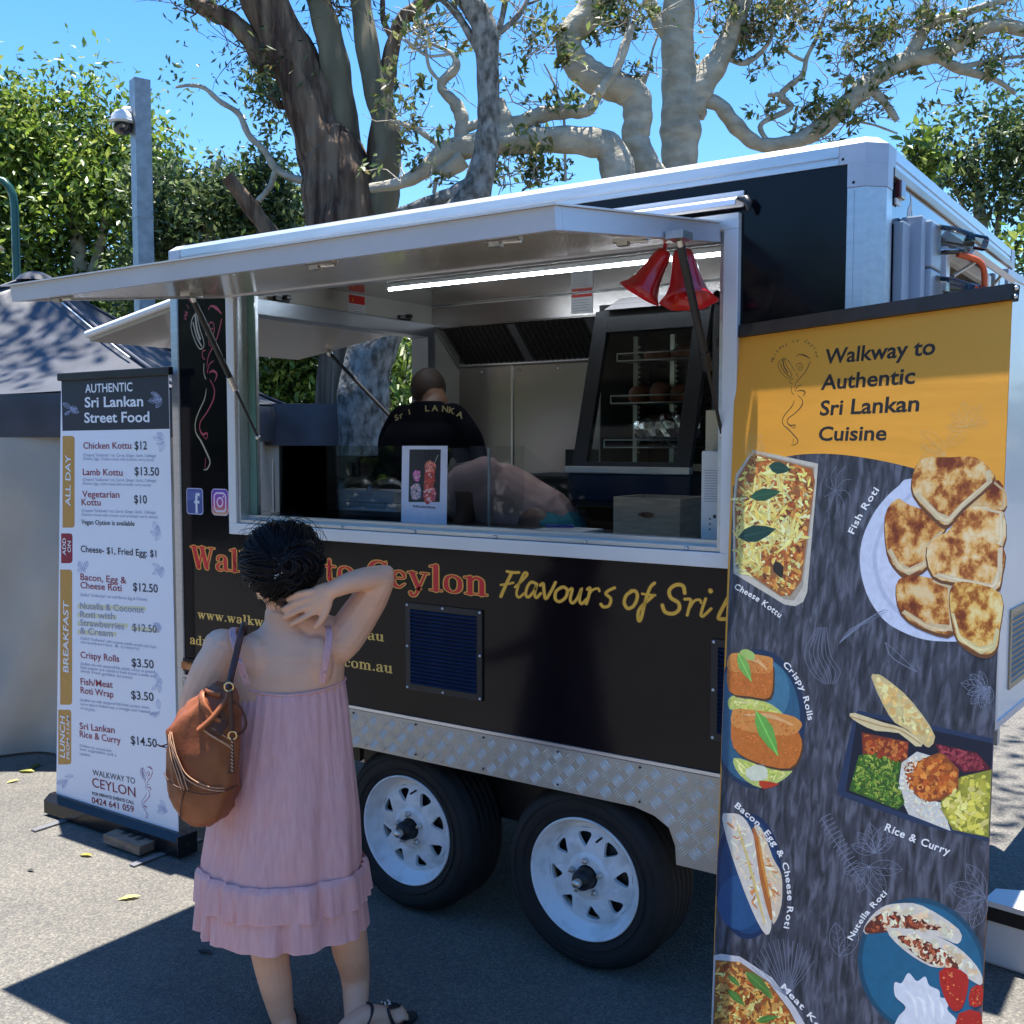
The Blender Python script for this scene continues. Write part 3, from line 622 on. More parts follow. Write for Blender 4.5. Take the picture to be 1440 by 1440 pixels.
# ------------------------------------------------------------------ lettering and marks on the black side
YF = .0036
def sd_(x, y): return at(x, y, 1, YF)
NS = (0, -1, 0)
SER = {   # serif letters drawn as brush strokes: (points, width) in units of the x-height grid
 'W': (1.04, [([(.14, .95), (.34, .04)], .17), ([(.34, .04), (.55, .95)], .07), ([(.50, .95), (.70, .04)], .17), ([(.70, .04), (.92, .95)], .07), ([(.0, .96), (.30, .96)], .05), ([(.38, .96), (.66, .96)], .05), ([(.80, .96), (1.04, .96)], .05)]),
 'C': (.78, [([(.66, .70), (.62, .88), (.44, .96), (.22, .86), (.11, .48), (.22, .10), (.44, .0), (.62, .06), (.70, .22)], [.10, .07, .06, .13, .18, .13, .06, .06, .03]), ([(.68, .96), (.68, .66)], .05)]),
 'a': (.60, [([(.12, .46), (.14, .60), (.30, .66), (.42, .58), (.44, .44), (.44, .12), (.50, .03), (.60, .06)], [.10, .09, .05, .12, .15, .15, .10, .03]), ([(.44, .40), (.26, .34), (.11, .22), (.12, .06), (.26, .0), (.44, .12)], [.04, .06, .13, .13, .06, .04])]),
 'l': (.40, [([(.20, .95), (.20, .03)], .16), ([(.03, .93), (.22, .97)], .06), ([(.02, .02), (.38, .02)], .05)]),
 'k': (.66, [([(.18, .95), (.18, .03)], .15), ([(.02, .93), (.2, .97)], .06), ([(.2, .28), (.50, .62)], .06), ([(.28, .36), (.54, .03)], .14), ([(.02, .02), (.32, .02)], .05), ([(.40, .02), (.66, .02)], .05), ([(.38, .62), (.60, .62)], .05)]),
 'w': (.88, [([(.12, .62), (.28, .03)], .14), ([(.28, .03), (.44, .60)], .06), ([(.42, .62), (.58, .03)], .14), ([(.58, .03), (.76, .62)], .06), ([(.0, .63), (.24, .63)], .05), ([(.32, .63), (.52, .63)], .05), ([(.66, .63), (.86, .63)], .05)]),
 'y': (.66, [([(.13, .62), (.34, .03)], .15), ([(.56, .62), (.34, .03), (.24, -.22), (.12, -.26), (.08, -.16)], [.06, .08, .08, .09, .12]), ([(.0, .63), (.26, .63)], .05), ([(.42, .63), (.66, .63)], .05)]),
 't': (.44, [([(.20, .86), (.20, .12), (.28, .02), (.42, .10)], [.10, .16, .12, .03]), ([(.02, .60), (.40, .60)], .07)]),
 'o': (.62, [([(.30, .64), (.12, .52), (.11, .16), (.30, .01), (.50, .14), (.50, .50), (.30, .64)], [.05, .12, .15, .05, .14, .13, .05])]),
 'e': (.58, [([(.12, .36), (.46, .38), (.46, .54), (.30, .64), (.13, .50), (.12, .16), (.30, .01), (.50, .16)], [.05, .05, .11, .05, .12, .15, .08, .03])]),
 'n': (.72, [([(.18, .62), (.18, .03)], .15), ([(.2, .46), (.34, .63), (.50, .56), (.53, .42), (.53, .03)], [.04, .08, .12, .15, .15]), ([(.02, .62), (.2, .62)], .06), ([(.04, .02), (.32, .02)], .05), ([(.40, .02), (.68, .02)], .05)]),
 'u': (.72, [([(.18, .62), (.18, .18), (.30, .02), (.50, .16)], [.15, .14, .08, .04]), ([(.53, .62), (.53, .03)], .15), ([(.02, .62), (.2, .62)], .06), ([(.38, .62), (.54, .62)], .06), ([(.53, .03), (.68, .03)], .05)]),
 'm': (1.06, [([(.18, .62), (.18, .03)], .14), ([(.2, .46), (.34, .63), (.48, .56), (.52, .42), (.52, .03)], [.04, .08, .11, .14, .14]), ([(.54, .46), (.68, .63), (.82, .56), (.86, .42), (.86, .03)], [.04, .08, .11, .14, .14]), ([(.02, .62), (.2, .62)], .05), ([(.06, .02), (.30, .02)], .05), ([(.40, .02), (.64, .02)], .05), ([(.74, .02), (1.0, .02)], .05)]),
 'd': (.70, [([(.48, .95), (.48, .03)], .15), ([(.46, .56), (.26, .62), (.12, .46), (.12, .14), (.26, .01), (.46, .12)], [.04, .07, .13, .14, .07, .04]), ([(.34, .93), (.5, .97)], .06), ([(.5, .03), (.64, .03)], .05)]),
 'i': (.38, [([(.19, .62), (.19, .03)], .15), ([(.03, .62), (.2, .62)], .06), ([(.03, .02), (.36, .02)], .05), ([(.19, .84), (.19, .86)], .16)]),
 'c': (.56, [([(.46, .46), (.44, .60), (.28, .64), (.12, .46), (.12, .16), (.28, .01), (.48, .14)], [.12, .06, .07, .13, .14, .08, .03])]),
 '.': (.28, [([(.13, .06), (.13, .07)], .16)]),
 '@': (1.0, [([(.62, .60), (.42, .62), (.32, .40), (.38, .18), (.54, .20), (.64, .60), (.66, .16), (.84, .2), (.88, .5), (.7, .86), (.4, .9), (.1, .6), (.1, .2), (.35, -.08), (.7, -.08)], .06)]),
 ' ': (.36, [])}
def serif(txt, A, B, hcap, name, passes, parent=TR, gap=.03):
    w = sum(SER[c][0]+gap for c in txt); u = (B-A); L = u.length; u.normalize(); sx = L/w; up = Vector((0, 0, 1)); sy = hcap
    for (extra, h, m_) in passes:
        ik = Ink(lambda x, y: A+u*(x*sx)+up*(y*sy), NS); cx = 0
        for ch in txt:
            if ch == ' ': ik.build(name, m_, parent); ik = Ink(ik.pm, NS)
            adv, st = SER[ch]
            for pts, wd in st:
                wv = [q+extra for q in wd] if hasattr(wd, '__len__') else wd+extra
                P = [(cx+px, py) for px, py in pts]
                ik.stroke(P, wv, h, 0, 5)
            cx += adv+gap
        ik.build(name, m_, parent)
serif('Walkway to Ceylon', sd_(269, 798), sd_(688, 838), .092, 'lettering', [(.075, .0006, flat(.95, .46, .08)), (0, .0016, flat(.78, .025, .03))])
serif('www.walkwaytoceylon.com.au', sd_(278, 869), sd_(541, 902), .036, 'lettering', [(.02, .0006, flat(.95, .58, .14))])
serif('admin@walkwaytoceylon.com.au', sd_(267, 905), sd_(553, 947), .039, 'lettering', [(.02, .0006, flat(.95, .58, .14))])
# script lettering "Flavours of Sri L", traced stroke by stroke
def sc(x, y): return sd_(680+x/4, 760+y/4)
for nm, wid, h, m_ in (('lettering', 25, .0006, flat(.16, .05, .01)), ('lettering', 18, .0016, flat(.98, .52, .06))):
    ik = Ink(sc, NS); S = lambda p, w=1.0: ik.stroke(p, wid*w, h, 0, 5)
    S([(132, 174), (165, 180), (200, 180)], .8); S([(160, 180), (128, 245), (98, 315)]); S([(98, 250), (140, 244), (168, 238)], .7)
    S([(178, 262), (215, 228), (246, 192), (236, 180), (222, 195), (196, 255), (186, 300), (200, 320), (228, 298)], .75)
    S([(300, 246), (270, 234), (246, 262), (238, 305), (254, 318), (284, 285), (300, 248), (288, 300), (298, 322), (322, 298)], .85)
    S([(320, 252), (336, 242), (340, 280), (350, 328), (378, 290), (405, 236)], .9)
    S([(436, 264), (408, 288), (404, 328), (428, 344), (462, 320), (472, 282), (452, 262), (432, 268)], .9)
    S([(480, 280), (500, 272), (488, 330), (502, 352), (530, 322), (552, 268), (540, 330), (552, 356), (580, 330)], .85)
    S([(585, 275), (600, 268), (590, 320), (578, 356)], .9); S([(590, 312), (612, 280), (644, 270), (652, 285)], .7)
    S([(738, 266), (704, 282), (688, 300), (716, 328), (706, 366), (676, 374), (660, 358)], .9)
    S([(838, 284), (804, 308), (792, 350), (812, 382), (846, 366), (866, 318), (856, 286), (830, 284)], 1.0)
    S([(962, 240), (936, 268), (908, 350), (886, 440), (872, 448), (872, 400), (900, 360), (958, 308)], 1.0); S([(892, 300), (930, 306), (966, 308)], .7)
    S([(1132, 296), (1122, 256), (1082, 250), (1046, 280), (1054, 322), (1096, 350), (1100, 388), (1066, 412), (1022, 402), (1006, 364)], 1.1)
    S([(1132, 330), (1166, 334), (1156, 380), (1146, 420)], .9); S([(1160, 378), (1186, 340), (1216, 334), (1224, 350)], .8)
    S([(1250, 328), (1232, 380), (1224, 418), (1238, 424), (1280, 384)], .9); S([(1276, 282), (1278, 286)], 1.35)
    S([(1420, 268), (1388, 302), (1350, 370), (1322, 430), (1340, 442), (1420, 436)], 1.1)
    ik.build(nm, m_, TR)
# social media icons
def rr(x0, y0, x1, y1, r, n=5):
    P = []
    for cx, cy, a0 in ((x1-r, y1-r, 0), (x0+r, y1-r, 90), (x0+r, y0+r, 180), (x1-r, y0+r, 270)):
        for k in range(n+1): a = R(a0+90*k/n); P.append((cx+r*math.cos(a), cy+r*math.sin(a)))
    return P
ik = Ink(lambda x, y: Vector((-3.644+x, YF, 1.455+y)), NS)
ik.poly(rr(0, 0, .105, .11, .014), .0006, 0); ik.poly(rr(.004, .004, .101, .106, .012), .0012, 1); ik.poly([(.004, .055), (.101, .07), (.101, .098), (.004, .098)], .0015, 3)
ik.stroke([(.084, .082), (.070, .084), (.064, .076), (.064, .006)], .013, .002, 2, 4, capk=0); ik.stroke([(.050, .052), (.082, .052)], .011, .0022, 2, capk=0)
ik.build('facebook_icon', [flat(.5, .52, .72), flat(.06, .09, .30), flat(.75, .78, .85), flat(.10, .14, .38)], TR)
def insta():
    m = bpy.data.materials.new('instagram_gradient'); m.use_nodes = True; N = m.node_tree.nodes; L = m.node_tree.links
    tc = N.new('ShaderNodeTexCoord'); sp = N.new('ShaderNodeSeparateXYZ'); L.new(tc.outputs['Generated'], sp.inputs[0]); rp = N.new('ShaderNodeValToRGB'); L.new(sp.outputs['Z'], rp.inputs[0])
    e = rp.color_ramp.elements; e[0].position = 0; e[0].color = (.7, .45, .22, 1); e[1].position = 1; e[1].color = (.08, .06, .42, 1); x = e.new(.35); x.color = (.50, .06, .16, 1); x = e.new(.7); x.color = (.28, .04, .38, 1)
    L.new(rp.outputs[0], N['Principled BSDF'].inputs['Base Color']); return m
ik = Ink(lambda x, y: Vector((-3.487+x, YF, 1.456+y)), NS)
ik.poly(rr(0, 0, .105, .11, .022), .0006, 0); ik.build('instagram_icon', insta(), TR)
ik = Ink(lambda x, y: Vector((-3.487+x, YF, 1.456+y)), NS)
ik.stroke(rr(.018, .018, .087, .092, .018, 3), .008, .0014, 0, 2, True, capk=0); ik.stroke([(.0525+.017*math.cos(a), .055+.018*math.sin(a)) for a in np.linspace(0, 6.283, 14)[:-1]], .008, .0016, 0, 2, True, capk=0); ik.stroke([(.073, .078), (.0735, .078)], .009, .002, 0)
ik.stroke(rr(.002, .002, .103, .108, .02, 3), .003, .0012, 0, 2, True, capk=0)
ik.build('instagram_outline', flat(.75, .6, .75), TR)

# the line-drawn dancing figure used on the trailer and on both banners.  Drawn in the pixels of one print; fmap places it
def figure(pm, nrm, name, mats, parent, w=5, h=.0006, txt=True):
    ik = Ink(pm, nrm)
    ik.stroke([(1003, 350), (985, 395), (950, 460), (900, 515), (862, 560), (850, 600), (846, 615)], [w, w*1.2, w, w, w*.8, w*.6, w*.4], h, 1)
    ik.stroke([(815, 600), (815, 650), (835, 685)], w*.8, h, 0)
    ik.stroke([(850, 650), (872, 605), (915, 585)], w*.8, h, 1); ik.stroke([(872, 650), (912, 640), (952, 658), (930, 700)], [w*.6, w*1.6, w*1.6, w*.5], h, 1)
    ik.stroke([(880, 690), (925, 740), (915, 800), (850, 870), (785, 920), (770, 960), (800, 995), (850, 990), (840, 1022), (800, 1000)], [w*.6, w, w*1.4, w, w, w, w*1.6, w, w*.6, w*.4], h, 1)
    ik.stroke([(842, 740), (820, 800), (760, 870), (725, 930), (730, 985), (785, 1035), (840, 1095), (880, 1150), (850, 1190), (812, 1195)], [w*.5, w, w, w, w, w*1.4, w*1.5, w*1.2, w, w*.5], h, 0)
    ik.stroke([(835, 1130), (828, 1185)], w*.6, h, 1)
    ik.stroke([(830, 525), (803, 530), (800, 560), (822, 575)], w*.8, h, 1)
    ik.stroke([(875, 460), (865, 485), (885, 500)], w*.6, h, 1)
    ik.stroke([(860, 400), (880, 370), (915, 372), (925, 410), (905, 440), (885, 425), (892, 402), (910, 405)], w*.8, h, 1)
    ik.stroke([(862, 298), (890, 276), (950, 288), (1003, 320)], [w*.5, w, w*2.4, w*.6], h, 1)
    ik.stroke([(735, 310), (790, 350), (835, 430), (850, 440)], w*.8, h, 0)
    ik.stroke([(735, 312), (690, 350), (680, 400), (720, 470), (770, 515), (812, 505), (812, 470), (770, 400), (735, 312)], w*.8, h, 0)
    ik.stroke([(725, 330), (740, 400), (775, 460)], w*1.8, h, 0); ik.stroke([(700, 370), (740, 450), (790, 500)], w*1.2, h, 0)
    if txt:
        s = 'Walkway to Ceylon'; arc = [(a.x, a.y) for a in catmull([(625, 372), (650, 300), (705, 222), (790, 175), (880, 148), (960, 160), (1030, 215), (1066, 312)], 12)]
        Ls = [0]
        for a, b in zip(arc, arc[1:]): Ls.append(Ls[-1]+math.hypot(b[0]-a[0], b[1]-a[1]))
        for i, ch in enumerate(s):
            if ch == ' ': continue
            t = Ls[-1]*(i+.2)/len(s); k = max(j for j in range(len(Ls)) if Ls[j] <= t); k = min(k, len(arc)-2); f = (t-Ls[k])/(Ls[k+1]-Ls[k])
            px = arc[k][0]+(arc[k+1][0]-arc[k][0])*f; py = arc[k][1]+(arc[k+1][1]-arc[k][1])*f; dx, dy = arc[k+1][0]-arc[k][0], arc[k+1][1]-arc[k][1]; q = math.hypot(dx, dy); dx /= q; dy /= q
            vs, fs = glyphs(ch, .01, .3); sc_ = 44
            ik.mb.add([ik.P(px+dx*vx*sc_+dy*vy*sc_, py+dy*vx*sc_-dx*vy*sc_, h) for vx, vy in vs], fs, 1)
    ik.build(name, mats, parent)
# on the trailer's left panel (read from a 5.14x enlargement of the photo)
def tfig(x, y):      # squeeze the common drawing into the narrow left panel
    px = 230+(200+(x-680)*.68)/5.14; py = 400+(200+(y-310)*1.288)/5.14
    return sd_(px, py)
figure(tfig, NS, 'figure_graphic', [flat(.42, .36, .26), flat(.40, .05, .07)], TR, w=9, h=.0008)
# ------------------------------------------------------------------ left menu banner
BN = mat('banner_white_print', (0.89, 0.89, 0.94), .45, vary=.02, scale=2, bump=.0008, bscale=4)
LB = thing('menu_banner', 'white pull up menu banner with a price list of dishes under a dark header strip', 'banner', (-4.05, -.06, 0))
LY = -.05
def lb(x, y): return at(x, y, 1, LY)
def panel(corners, mt, parent, nrm, name='banner_sheet', n=14, amp=.0):
    """a hung sheet through four corners TL TR BR BL with real thickness"""
    TL, TR_, BR, BL = corners; mb = MB(); nv = Vector(nrm); vs = []
    for j in range(n+1):
        for i in range(n+1):
            s, t = i/n, j/n; p = (TL*(1-s)+TR_*s)*(1-t)+(BL*(1-s)+BR*s)*t; vs.append(p)
    fs = [(j*(n+1)+i, (j+1)*(n+1)+i, (j+1)*(n+1)+i+1, j*(n+1)+i+1) for j in range(n) for i in range(n)]
    mb.add(vs, fs); mb.add([v-nv*.002 for v in vs], [f[::-1] for f in fs])
    return mb.build(name, mt, parent)
cTL, cTR, cBR, cBL = lb(86, 532), lb(237, 521), lb(251, 1170), lb(79, 1122)
panel((cTL, cTR, cBR, cBL), BN, LB, NS)
mb = MB(); u = (cTR-cTL).normalized(); mb.span((cTL.x-.015, LY-.012, cTL.z-.012), (cTR.x+.015, LY+.012, cTL.z+.022), 0, .004); mb.build('top_rail', BLKM, LB)
mb = MB(); prof = [(.0, .0), (.075, .0), (.095, .02), (.095, .06), (.07, .085), (.03, .085), (0, .06)]
mb.loft([[Vector((x, LY-.045+a, .012+b)) for a, b in prof] for x in (cBL.x-.03, cBR.x+.05)], smooth=False); mb.build('cassette_base', mat('black_gloss_base', (.012, .012, .014), .25, .2, vary=.2, scale=6), LB)
mb = MB(); mb.span((cBR.x+.05, LY-.05, .01), (cBR.x+.058, LY+.052, .1), 0, .003); mb.lathe([(0, -.003), (.006, -.002), (.007, 0)], (cBR.x+.061, LY, .055), (-1, 0, 0), 8); mb.build('end_cap', BLKP, LB)
mb = MB(); mb.tube([(cBL.x+.0, LY+.07, .5), (cBL.x+.3, LY+.07, .5)], .001, 4); mb.tube([((cTL.x+cTR.x)/2, LY+.03, .09), ((cTL.x+cTR.x)/2, LY+.02, 2.05)], .009, 8); mb.build('support_pole', ALU, LB)
for x in (cBL.x+.13, cBR.x-.05):
    mb = MB(); mb.box((x, LY-.02, .006), (.035, .36, .008), None, 0, .003); mb.build('foot', mat('grey_painted_foot', (.22, .22, .24), .4, .4, vary=.1, scale=9), LB)
DK = flat(.012, .016, .035); RD = flat(.32, .025, .05); GD = flat(.58, .30, .07); BUR = flat(.25, .015, .04); GRY = flat(.33, .36, .50); WH = flat(.88, .88, .9)
ik = Ink(lb, NS)
ik.poly([(86.3, 533), (236.5, 522), (238.4, 603), (87.9, 606)], .0006, 0)
def tab(x0, x1, y0, y1, mi): ik.poly([(x0, y0), (x1-4, y0), (x1-1, y0+1), (x1, y0+4), (x1, y1-4), (x1-1, y1-1), (x1-4, y1), (x0, y1)], .0006, mi)
tab(88, 105, 613, 742, 1); tab(86, 102, 750, 792, 2); tab(84.6, 101.5, 801, 991, 1); tab(82, 100.3, 998, 1075, 1)
for y, h_ in ((856, 8), (868, 8), (880, 8), (892, 8)):
    ik.poly([(109, y-h_+1), (205 if y < 860 else (164 if y < 875 else (180 if y < 885 else 164)), y-h_+5), (205 if y < 860 else (164 if y < 875 else (180 if y < 885 else 164)), y+3), (109, y)], .0006, 3)
ik.poly([(184, 880), (224, 884), (224, 890), (184, 886)], .0006, 3)
ik.build('menu_blocks', [flat(.016, .018, .03), GD, flat(.30, .015, .04), flat(.80, .74, .48)], LB)
def lt(txt, x0, y0, x1, y1, h, m_, bold=.010, name='lettering'):
    A, B = lb(x0, y0), lb(x1, y1); sc_ = (lb(x0, y0-h)-A).length
    text(txt, A, B, sc_, NS, name, m_, LB, bold=bold, h=.0013)
lt('AUTHENTIC', 120.2, 552.3, 186.7, 550, 12.5, WH, .014); lt('Sri Lankan', 119.6, 572.7, 201.8, 571, 14.6, WH, .020); lt('Street Food', 119, 594.3, 210.6, 593.2, 14.6, WH, .020)
for a in (('Chicken Kottu', 117.5, 631, 185, 631, 9.5, RD), ('$12', 189.6, 632, 207, 632, 12, DK), ('Lamb Kottu', 116.7, 668, 172.7, 669, 9.5, RD), ('$13.50', 189.6, 668, 224, 669, 12, DK),
          ('Vegetarian', 116, 699, 168.3, 700, 9.5, RD), ('Kottu', 115, 710.4, 142, 711, 9.5, RD), ('$10', 189, 707.5, 207, 708, 12, DK), ('Vegan Option is available', 114.6, 737, 189.6, 739.6, 6.8, DK),
          ('Cheese- $1, Fried Egg: $1', 114, 776, 220.2, 783.3, 9.5, DK), ('Bacon, Egg &', 113.5, 815.4, 178, 820.7, 9.5, RD), ('Cheese Roti', 113.5, 827, 171.5, 831.5, 9.5, RD), ('$12.50', 187.5, 830.6, 222.3, 833.5, 12, DK),
          ('Nutella & Coconut', 113, 856, 202.7, 862, 9.5, GRY), ('Roti with', 113, 868, 162, 871, 9.5, GRY), ('Strawberries', 113, 879.6, 175, 885.4, 9.5, GRY), ('& Cream', 113, 891, 159, 895.6, 9.5, GRY), ('$12.50', 186.7, 887, 221, 890, 11, flat(.16, .17, .24)),
          ('Crispy Rolls', 113.7, 925, 168, 931, 9.5, RD), ('$3.50', 185.7, 937, 216.7, 940, 12, DK), ('Fish/Meat', 113.7, 962.5, 159, 967.5, 9.5, RD), ('Roti Wrap', 113.7, 974.5, 160, 981, 9.5, RD), ('$3.50', 185, 982.5, 216.5, 986, 12, DK),
          ('Sri Lankan', 112.5, 1025, 161.7, 1031, 9.5, RD), ('Rice & Curry', 112.5, 1036, 170, 1046, 9.5, RD), ('$14.50', 184.5, 1046, 221, 1051, 12, DK)): lt(*a)
lt('WALKWAY TO', 130.7, 1090, 190.5, 1102.5, 8.5, DK, .0); lt('CEYLON', 130, 1106, 191, 1121, 13.5, BUR, .004); lt('FOR PRIVATE EVENTS CALL', 130, 1117.5, 189, 1131, 4.5, DK, .02); lt('0424 641 059', 129.5, 1129, 188.7, 1142.5, 9, BUR, .012)
# fine print: lines of small grey words
fp = [("(Chopped \"Godhamba\" roti, Carrot, Ginger, Garlic, Cabbage)", 117.3, 641.5, 220, 643), ("(Onions, Eggs, Chicken mixed with aromatic curry sauce)", 117, 646.8, 217, 648.5), ("(Chopped \"Godhamba\" roti, Carrot, Ginger, Garlic, Cabbage)", 116.5, 675.9, 220, 678), ("(Onions, Eggs, Lamb mixed with aromatic curry sauce)", 116.4, 681.6, 212, 684),
      ("(Chopped \"Godhamba\" roti, Carrot, Ginger, Garlic, Cabbage)", 115, 719.5, 219, 722.5), ("(Onions mixed with tomato and aromatic curry sauce)", 115, 725.2, 222, 729), ("(Stuffed \"Godhamba\" roti with Bacon, Egg & Cheese)", 113, 838, 207, 845),
      ("(Stuffed \"Godhamba\" with coconut, nutella served with fresh", 113.5, 899, 220, 912), ("strawberries & cream)", 113.5, 904.5, 196, 914), ("(Stuffed rolls with tempered fish, potato, onion, on ground", 113.5, 935, 218, 947), ("black pepper and coated in fresh bread crumbs and", 113.5, 940, 219, 953), ("deep fried golden brown)", 113.5, 945, 186, 955),
      ("(Stuffed roti with tempered fish/meat, potato, onion,", 113.3, 986, 211, 997), ("curry spices folded into a triangle and roasted", 113.3, 991.5, 211, 1003), ("on a hot griddle)", 113.3, 997, 134, 1001), ("(Yellow rice served with", 112.5, 1050, 157, 1058), ("two vegetables and a", 112.5, 1055, 164, 1064), ("papadum)", 112.5, 1061, 127, 1064)]
for a in fp: lt(a[0], a[1], a[2], a[3], a[4], 4.2, GRY, 0)
def lv(txt, xb, y0, y1, h, m_):      # reads upwards
    A, B = lb(xb, y0), lb(xb, y1); text(txt, A, B, (lb(xb-h, y0)-A).length, NS, 'lettering', m_, LB, bold=.015, h=.0013)
lv('ALL DAY', 99.5, 712, 640, 7.5, WH); lv('ADD', 93, 781, 757, 5, WH); lv('ON', 100, 777, 761, 5, WH); lv('BREAKFAST', 96.5, 946, 846, 7.5, WH); lv('LUNCH', 91.5, 1066, 1008, 7, WH); lv('FROM 11AM', 98, 1068, 1007, 4, WH)
figure(lambda x, y: lb(193+(x-600)*.054, 1063+(y-120)*.079+(x-600)*.01), NS, 'figure_graphic', [flat(.35, .25, .40), flat(.35, .08, .18)], LB, w=14, h=.0008, txt=False)
# faint plant sketches
def leafsk(ik, cx, cy, L, a, w, h, mi=0):
    ca, sa = math.cos(a), math.sin(a)
    def q(s, t): return (cx+ca*s*L-sa*t*L, cy+sa*s*L+ca*t*L)
    ik.stroke([q(0, 0), q(.3, .2), (q(.7, .2)), q(1, 0)], w, h, mi, 4, capk=0); ik.stroke([q(0, 0), q(.3, -.2), q(.7, -.2), q(1, 0)], w, h, mi, 4, capk=0); ik.stroke([q(0, 0), q(.5, .02), q(.95, 0)], w, h, mi, 3, capk=0)
    for s in (.25, .45, .65): ik.stroke([q(s, 0), q(s+.14, .13)], w*.7, h, mi, capk=0); ik.stroke([q(s, 0), q(s+.14, -.13)], w*.7, h, mi, capk=0)
rg = random.Random(5)
for cx, cy in ((228, 620), (224, 750), (227, 800), (225, 880), (225, 960), (222, 1000), (92, 1095), (235, 1140), (118, 800), (226, 560), (100, 575)):
    ik = Ink(lb, NS)
    for k in range(5): leafsk(ik, cx+rg.uniform(-3, 3), cy+rg.uniform(-4, 4), rg.uniform(9, 16), rg.uniform(0, 6.28) if cx < 215 else rg.uniform(1.6, 4.7), .5, .0009)
    ik.build('plant_sketch', flat(.42, .46, .66), LB)

# wooden weight lying on the banner's foot
WB = thing('wooden_block', 'weathered timber board with three round holes weighing down the menu banner foot', 'wooden board', (-4.0, -.05, 0))
mb = MB(); q4 = [Vector(at(x, y, 2, .05)) for x, y in ((145, 1173), (180, 1159), (228, 1178), (196, 1191))]
mb.extrude(q4, (0, 0, 1), .038); mb.build('board', mat('weathered_timber', (.20, .15, .11), .7, vary=.4, scale=9, stretch=(2, 18, 4), bump=.001, bscale=30), WB)
c = (q4[0]+q4[2])/2; ax = (q4[2]-q4[1]).normalized()
for k in (-1, 0, 1):
    mb = MB(); mb.lathe([(0, .002), (.017, .002), (.020, .0)], c+ax*k*.055+Vector((0, 0, -.0005)), (0, 0, 1), 14); mb.build('bolt_hole', BLKM, WB)

# ------------------------------------------------------------------ right food banner
RB = thing('food_banner', 'tall yellow and slate food banner with dish pictures beside the serving window', 'banner', (-.75, -.38, 0))
A0 = CAM+FH*2.90+RT*.611; B0 = CAM+FH*2.15+RT*1.012
dirb = Vector((B0.x-A0.x, B0.y-A0.y, 0)).normalized(); NB = Vector((dirb.y, -dirb.x, 0)).normalized()
if NB.dot(CAM-A0) < 0: NB = -NB
P0 = Vector((A0.x, A0.y, 0))
NB = (NB+Vector((0, 0, math.tan(R(7))))).normalized(); P0 = P0+Vector((0, 0, 1.0))
def rb(x, y): return hit(x, y, P0, NB)
tl, tr = rb(1035.5, 474), rb(1423, 420); bl, br = rb(1000, 1440), rb(1380, 1440)
kl = (tl.z-.09)/(tl.z-bl.z); kr = (tr.z-.09)/(tr.z-br.z)
BL_, BR_ = tl+(bl-tl)*kl, tr+(br-tr)*kr
def slate():
    m = bpy.data.materials.new('dark_slate_timber_print'); m.use_nodes = True; N = m.node_tree.nodes; L = m.node_tree.links; b = N['Principled BSDF']
    tc = N.new('ShaderNodeTexCoord'); mp = N.new('ShaderNodeMapping'); mp.inputs['Scale'].default_value = (9, 9, 2.2); L.new(tc.outputs['Object'], mp.inputs[0])
    n = N.new('ShaderNodeTexNoise'); n.inputs['Scale'].default_value = 6; n.inputs['Detail'].default_value = 9; n.inputs['Distortion'].default_value = .6; L.new(mp.outputs[0], n.inputs['Vector'])
    r = N.new('ShaderNodeValToRGB'); L.new(n.outputs['Fac'], r.inputs[0]); e = r.color_ramp.elements
    e[0].position = .35; e[0].color = (.022, .024, .034, 1); e[1].position = .68; e[1].color = (.13, .14, .19, 1); x = e.new(.5); x.color = (.055, .060, .084, 1)
    L.new(r.outputs[0], b.inputs['Base Color']); b.inputs['Roughness'].default_value = .5; return m
panel((tl, tr, BR_, BL_), mat('golden_print', (.95, .44, .05), .6, vary=.03, scale=2, bump=.0012, bscale=3, stretch=(1, 1, 4), trans=.12), RB, NB)
mb = MB(); uz = (tr-tl).normalized(); wz = NB.cross(uz); wz = wz if wz.z > 0 else -wz
def bar(a, b, h0, h1, d0, d1, mb):
    P = [a+wz*h0+NB*d0, b+wz*h0+NB*d0, b+wz*h1+NB*d0, a+wz*h1+NB*d0]; mb.extrude(P, NB, d0-d1)
bar(tl-uz*.006, tr+uz*.006, -.004, .030, .014, -.014, mb); mb.build('top_rail', BLKM, RB)
mb = MB(); e = tr+uz*.008
for hh in (.004, .022): mb.lathe([(0, -.004), (.004, -.003), (.005, 0)], e+wz*hh, -uz, 8)
mb.build('rail_screw', CHROME, RB)
mb = MB(); pm_ = [Vector((x, 0, z)) for x, z in prof]
b0, b1 = BL_-uz*.02, BR_+uz*.02
mb.loft([[Vector((c_.x, c_.y, .012+zz))+NB*(yy-.045) for yy, zz in prof] for c_ in (b0, b1)], smooth=False); mb.build('cassette_base', mat('black_gloss_base', (0, 0, 0)), RB)
mb = MB(); mid = (tl+tr)/2; midb = (BL_+BR_)/2; mb.tube([midb-NB*.03, mid-NB*.016], .009, 8); mb.build('support_pole', ALU, RB)
for t in (.2, .8):
    mb = MB(); c_ = b0*(1-t)+b1*t; mb.extrude([Vector((c_.x, c_.y, .01))+uz*a+NB*b for a, b in ((-.018, -.18), (.018, -.18), (.018, .18), (-.018, .18))], (0, 0, 1), .008); mb.build('foot', mat('grey_painted_foot', (0, 0, 0)), RB)
def ca(x, y): return (990+x/2.88, 400+y/2.88)
def cb(x, y): return (990+x/2.5714, 880+y/2.5714)
RBpA = lambda x, y: rb(*ca(x, y)); RBpB = lambda x, y: rb(*cb(x, y))
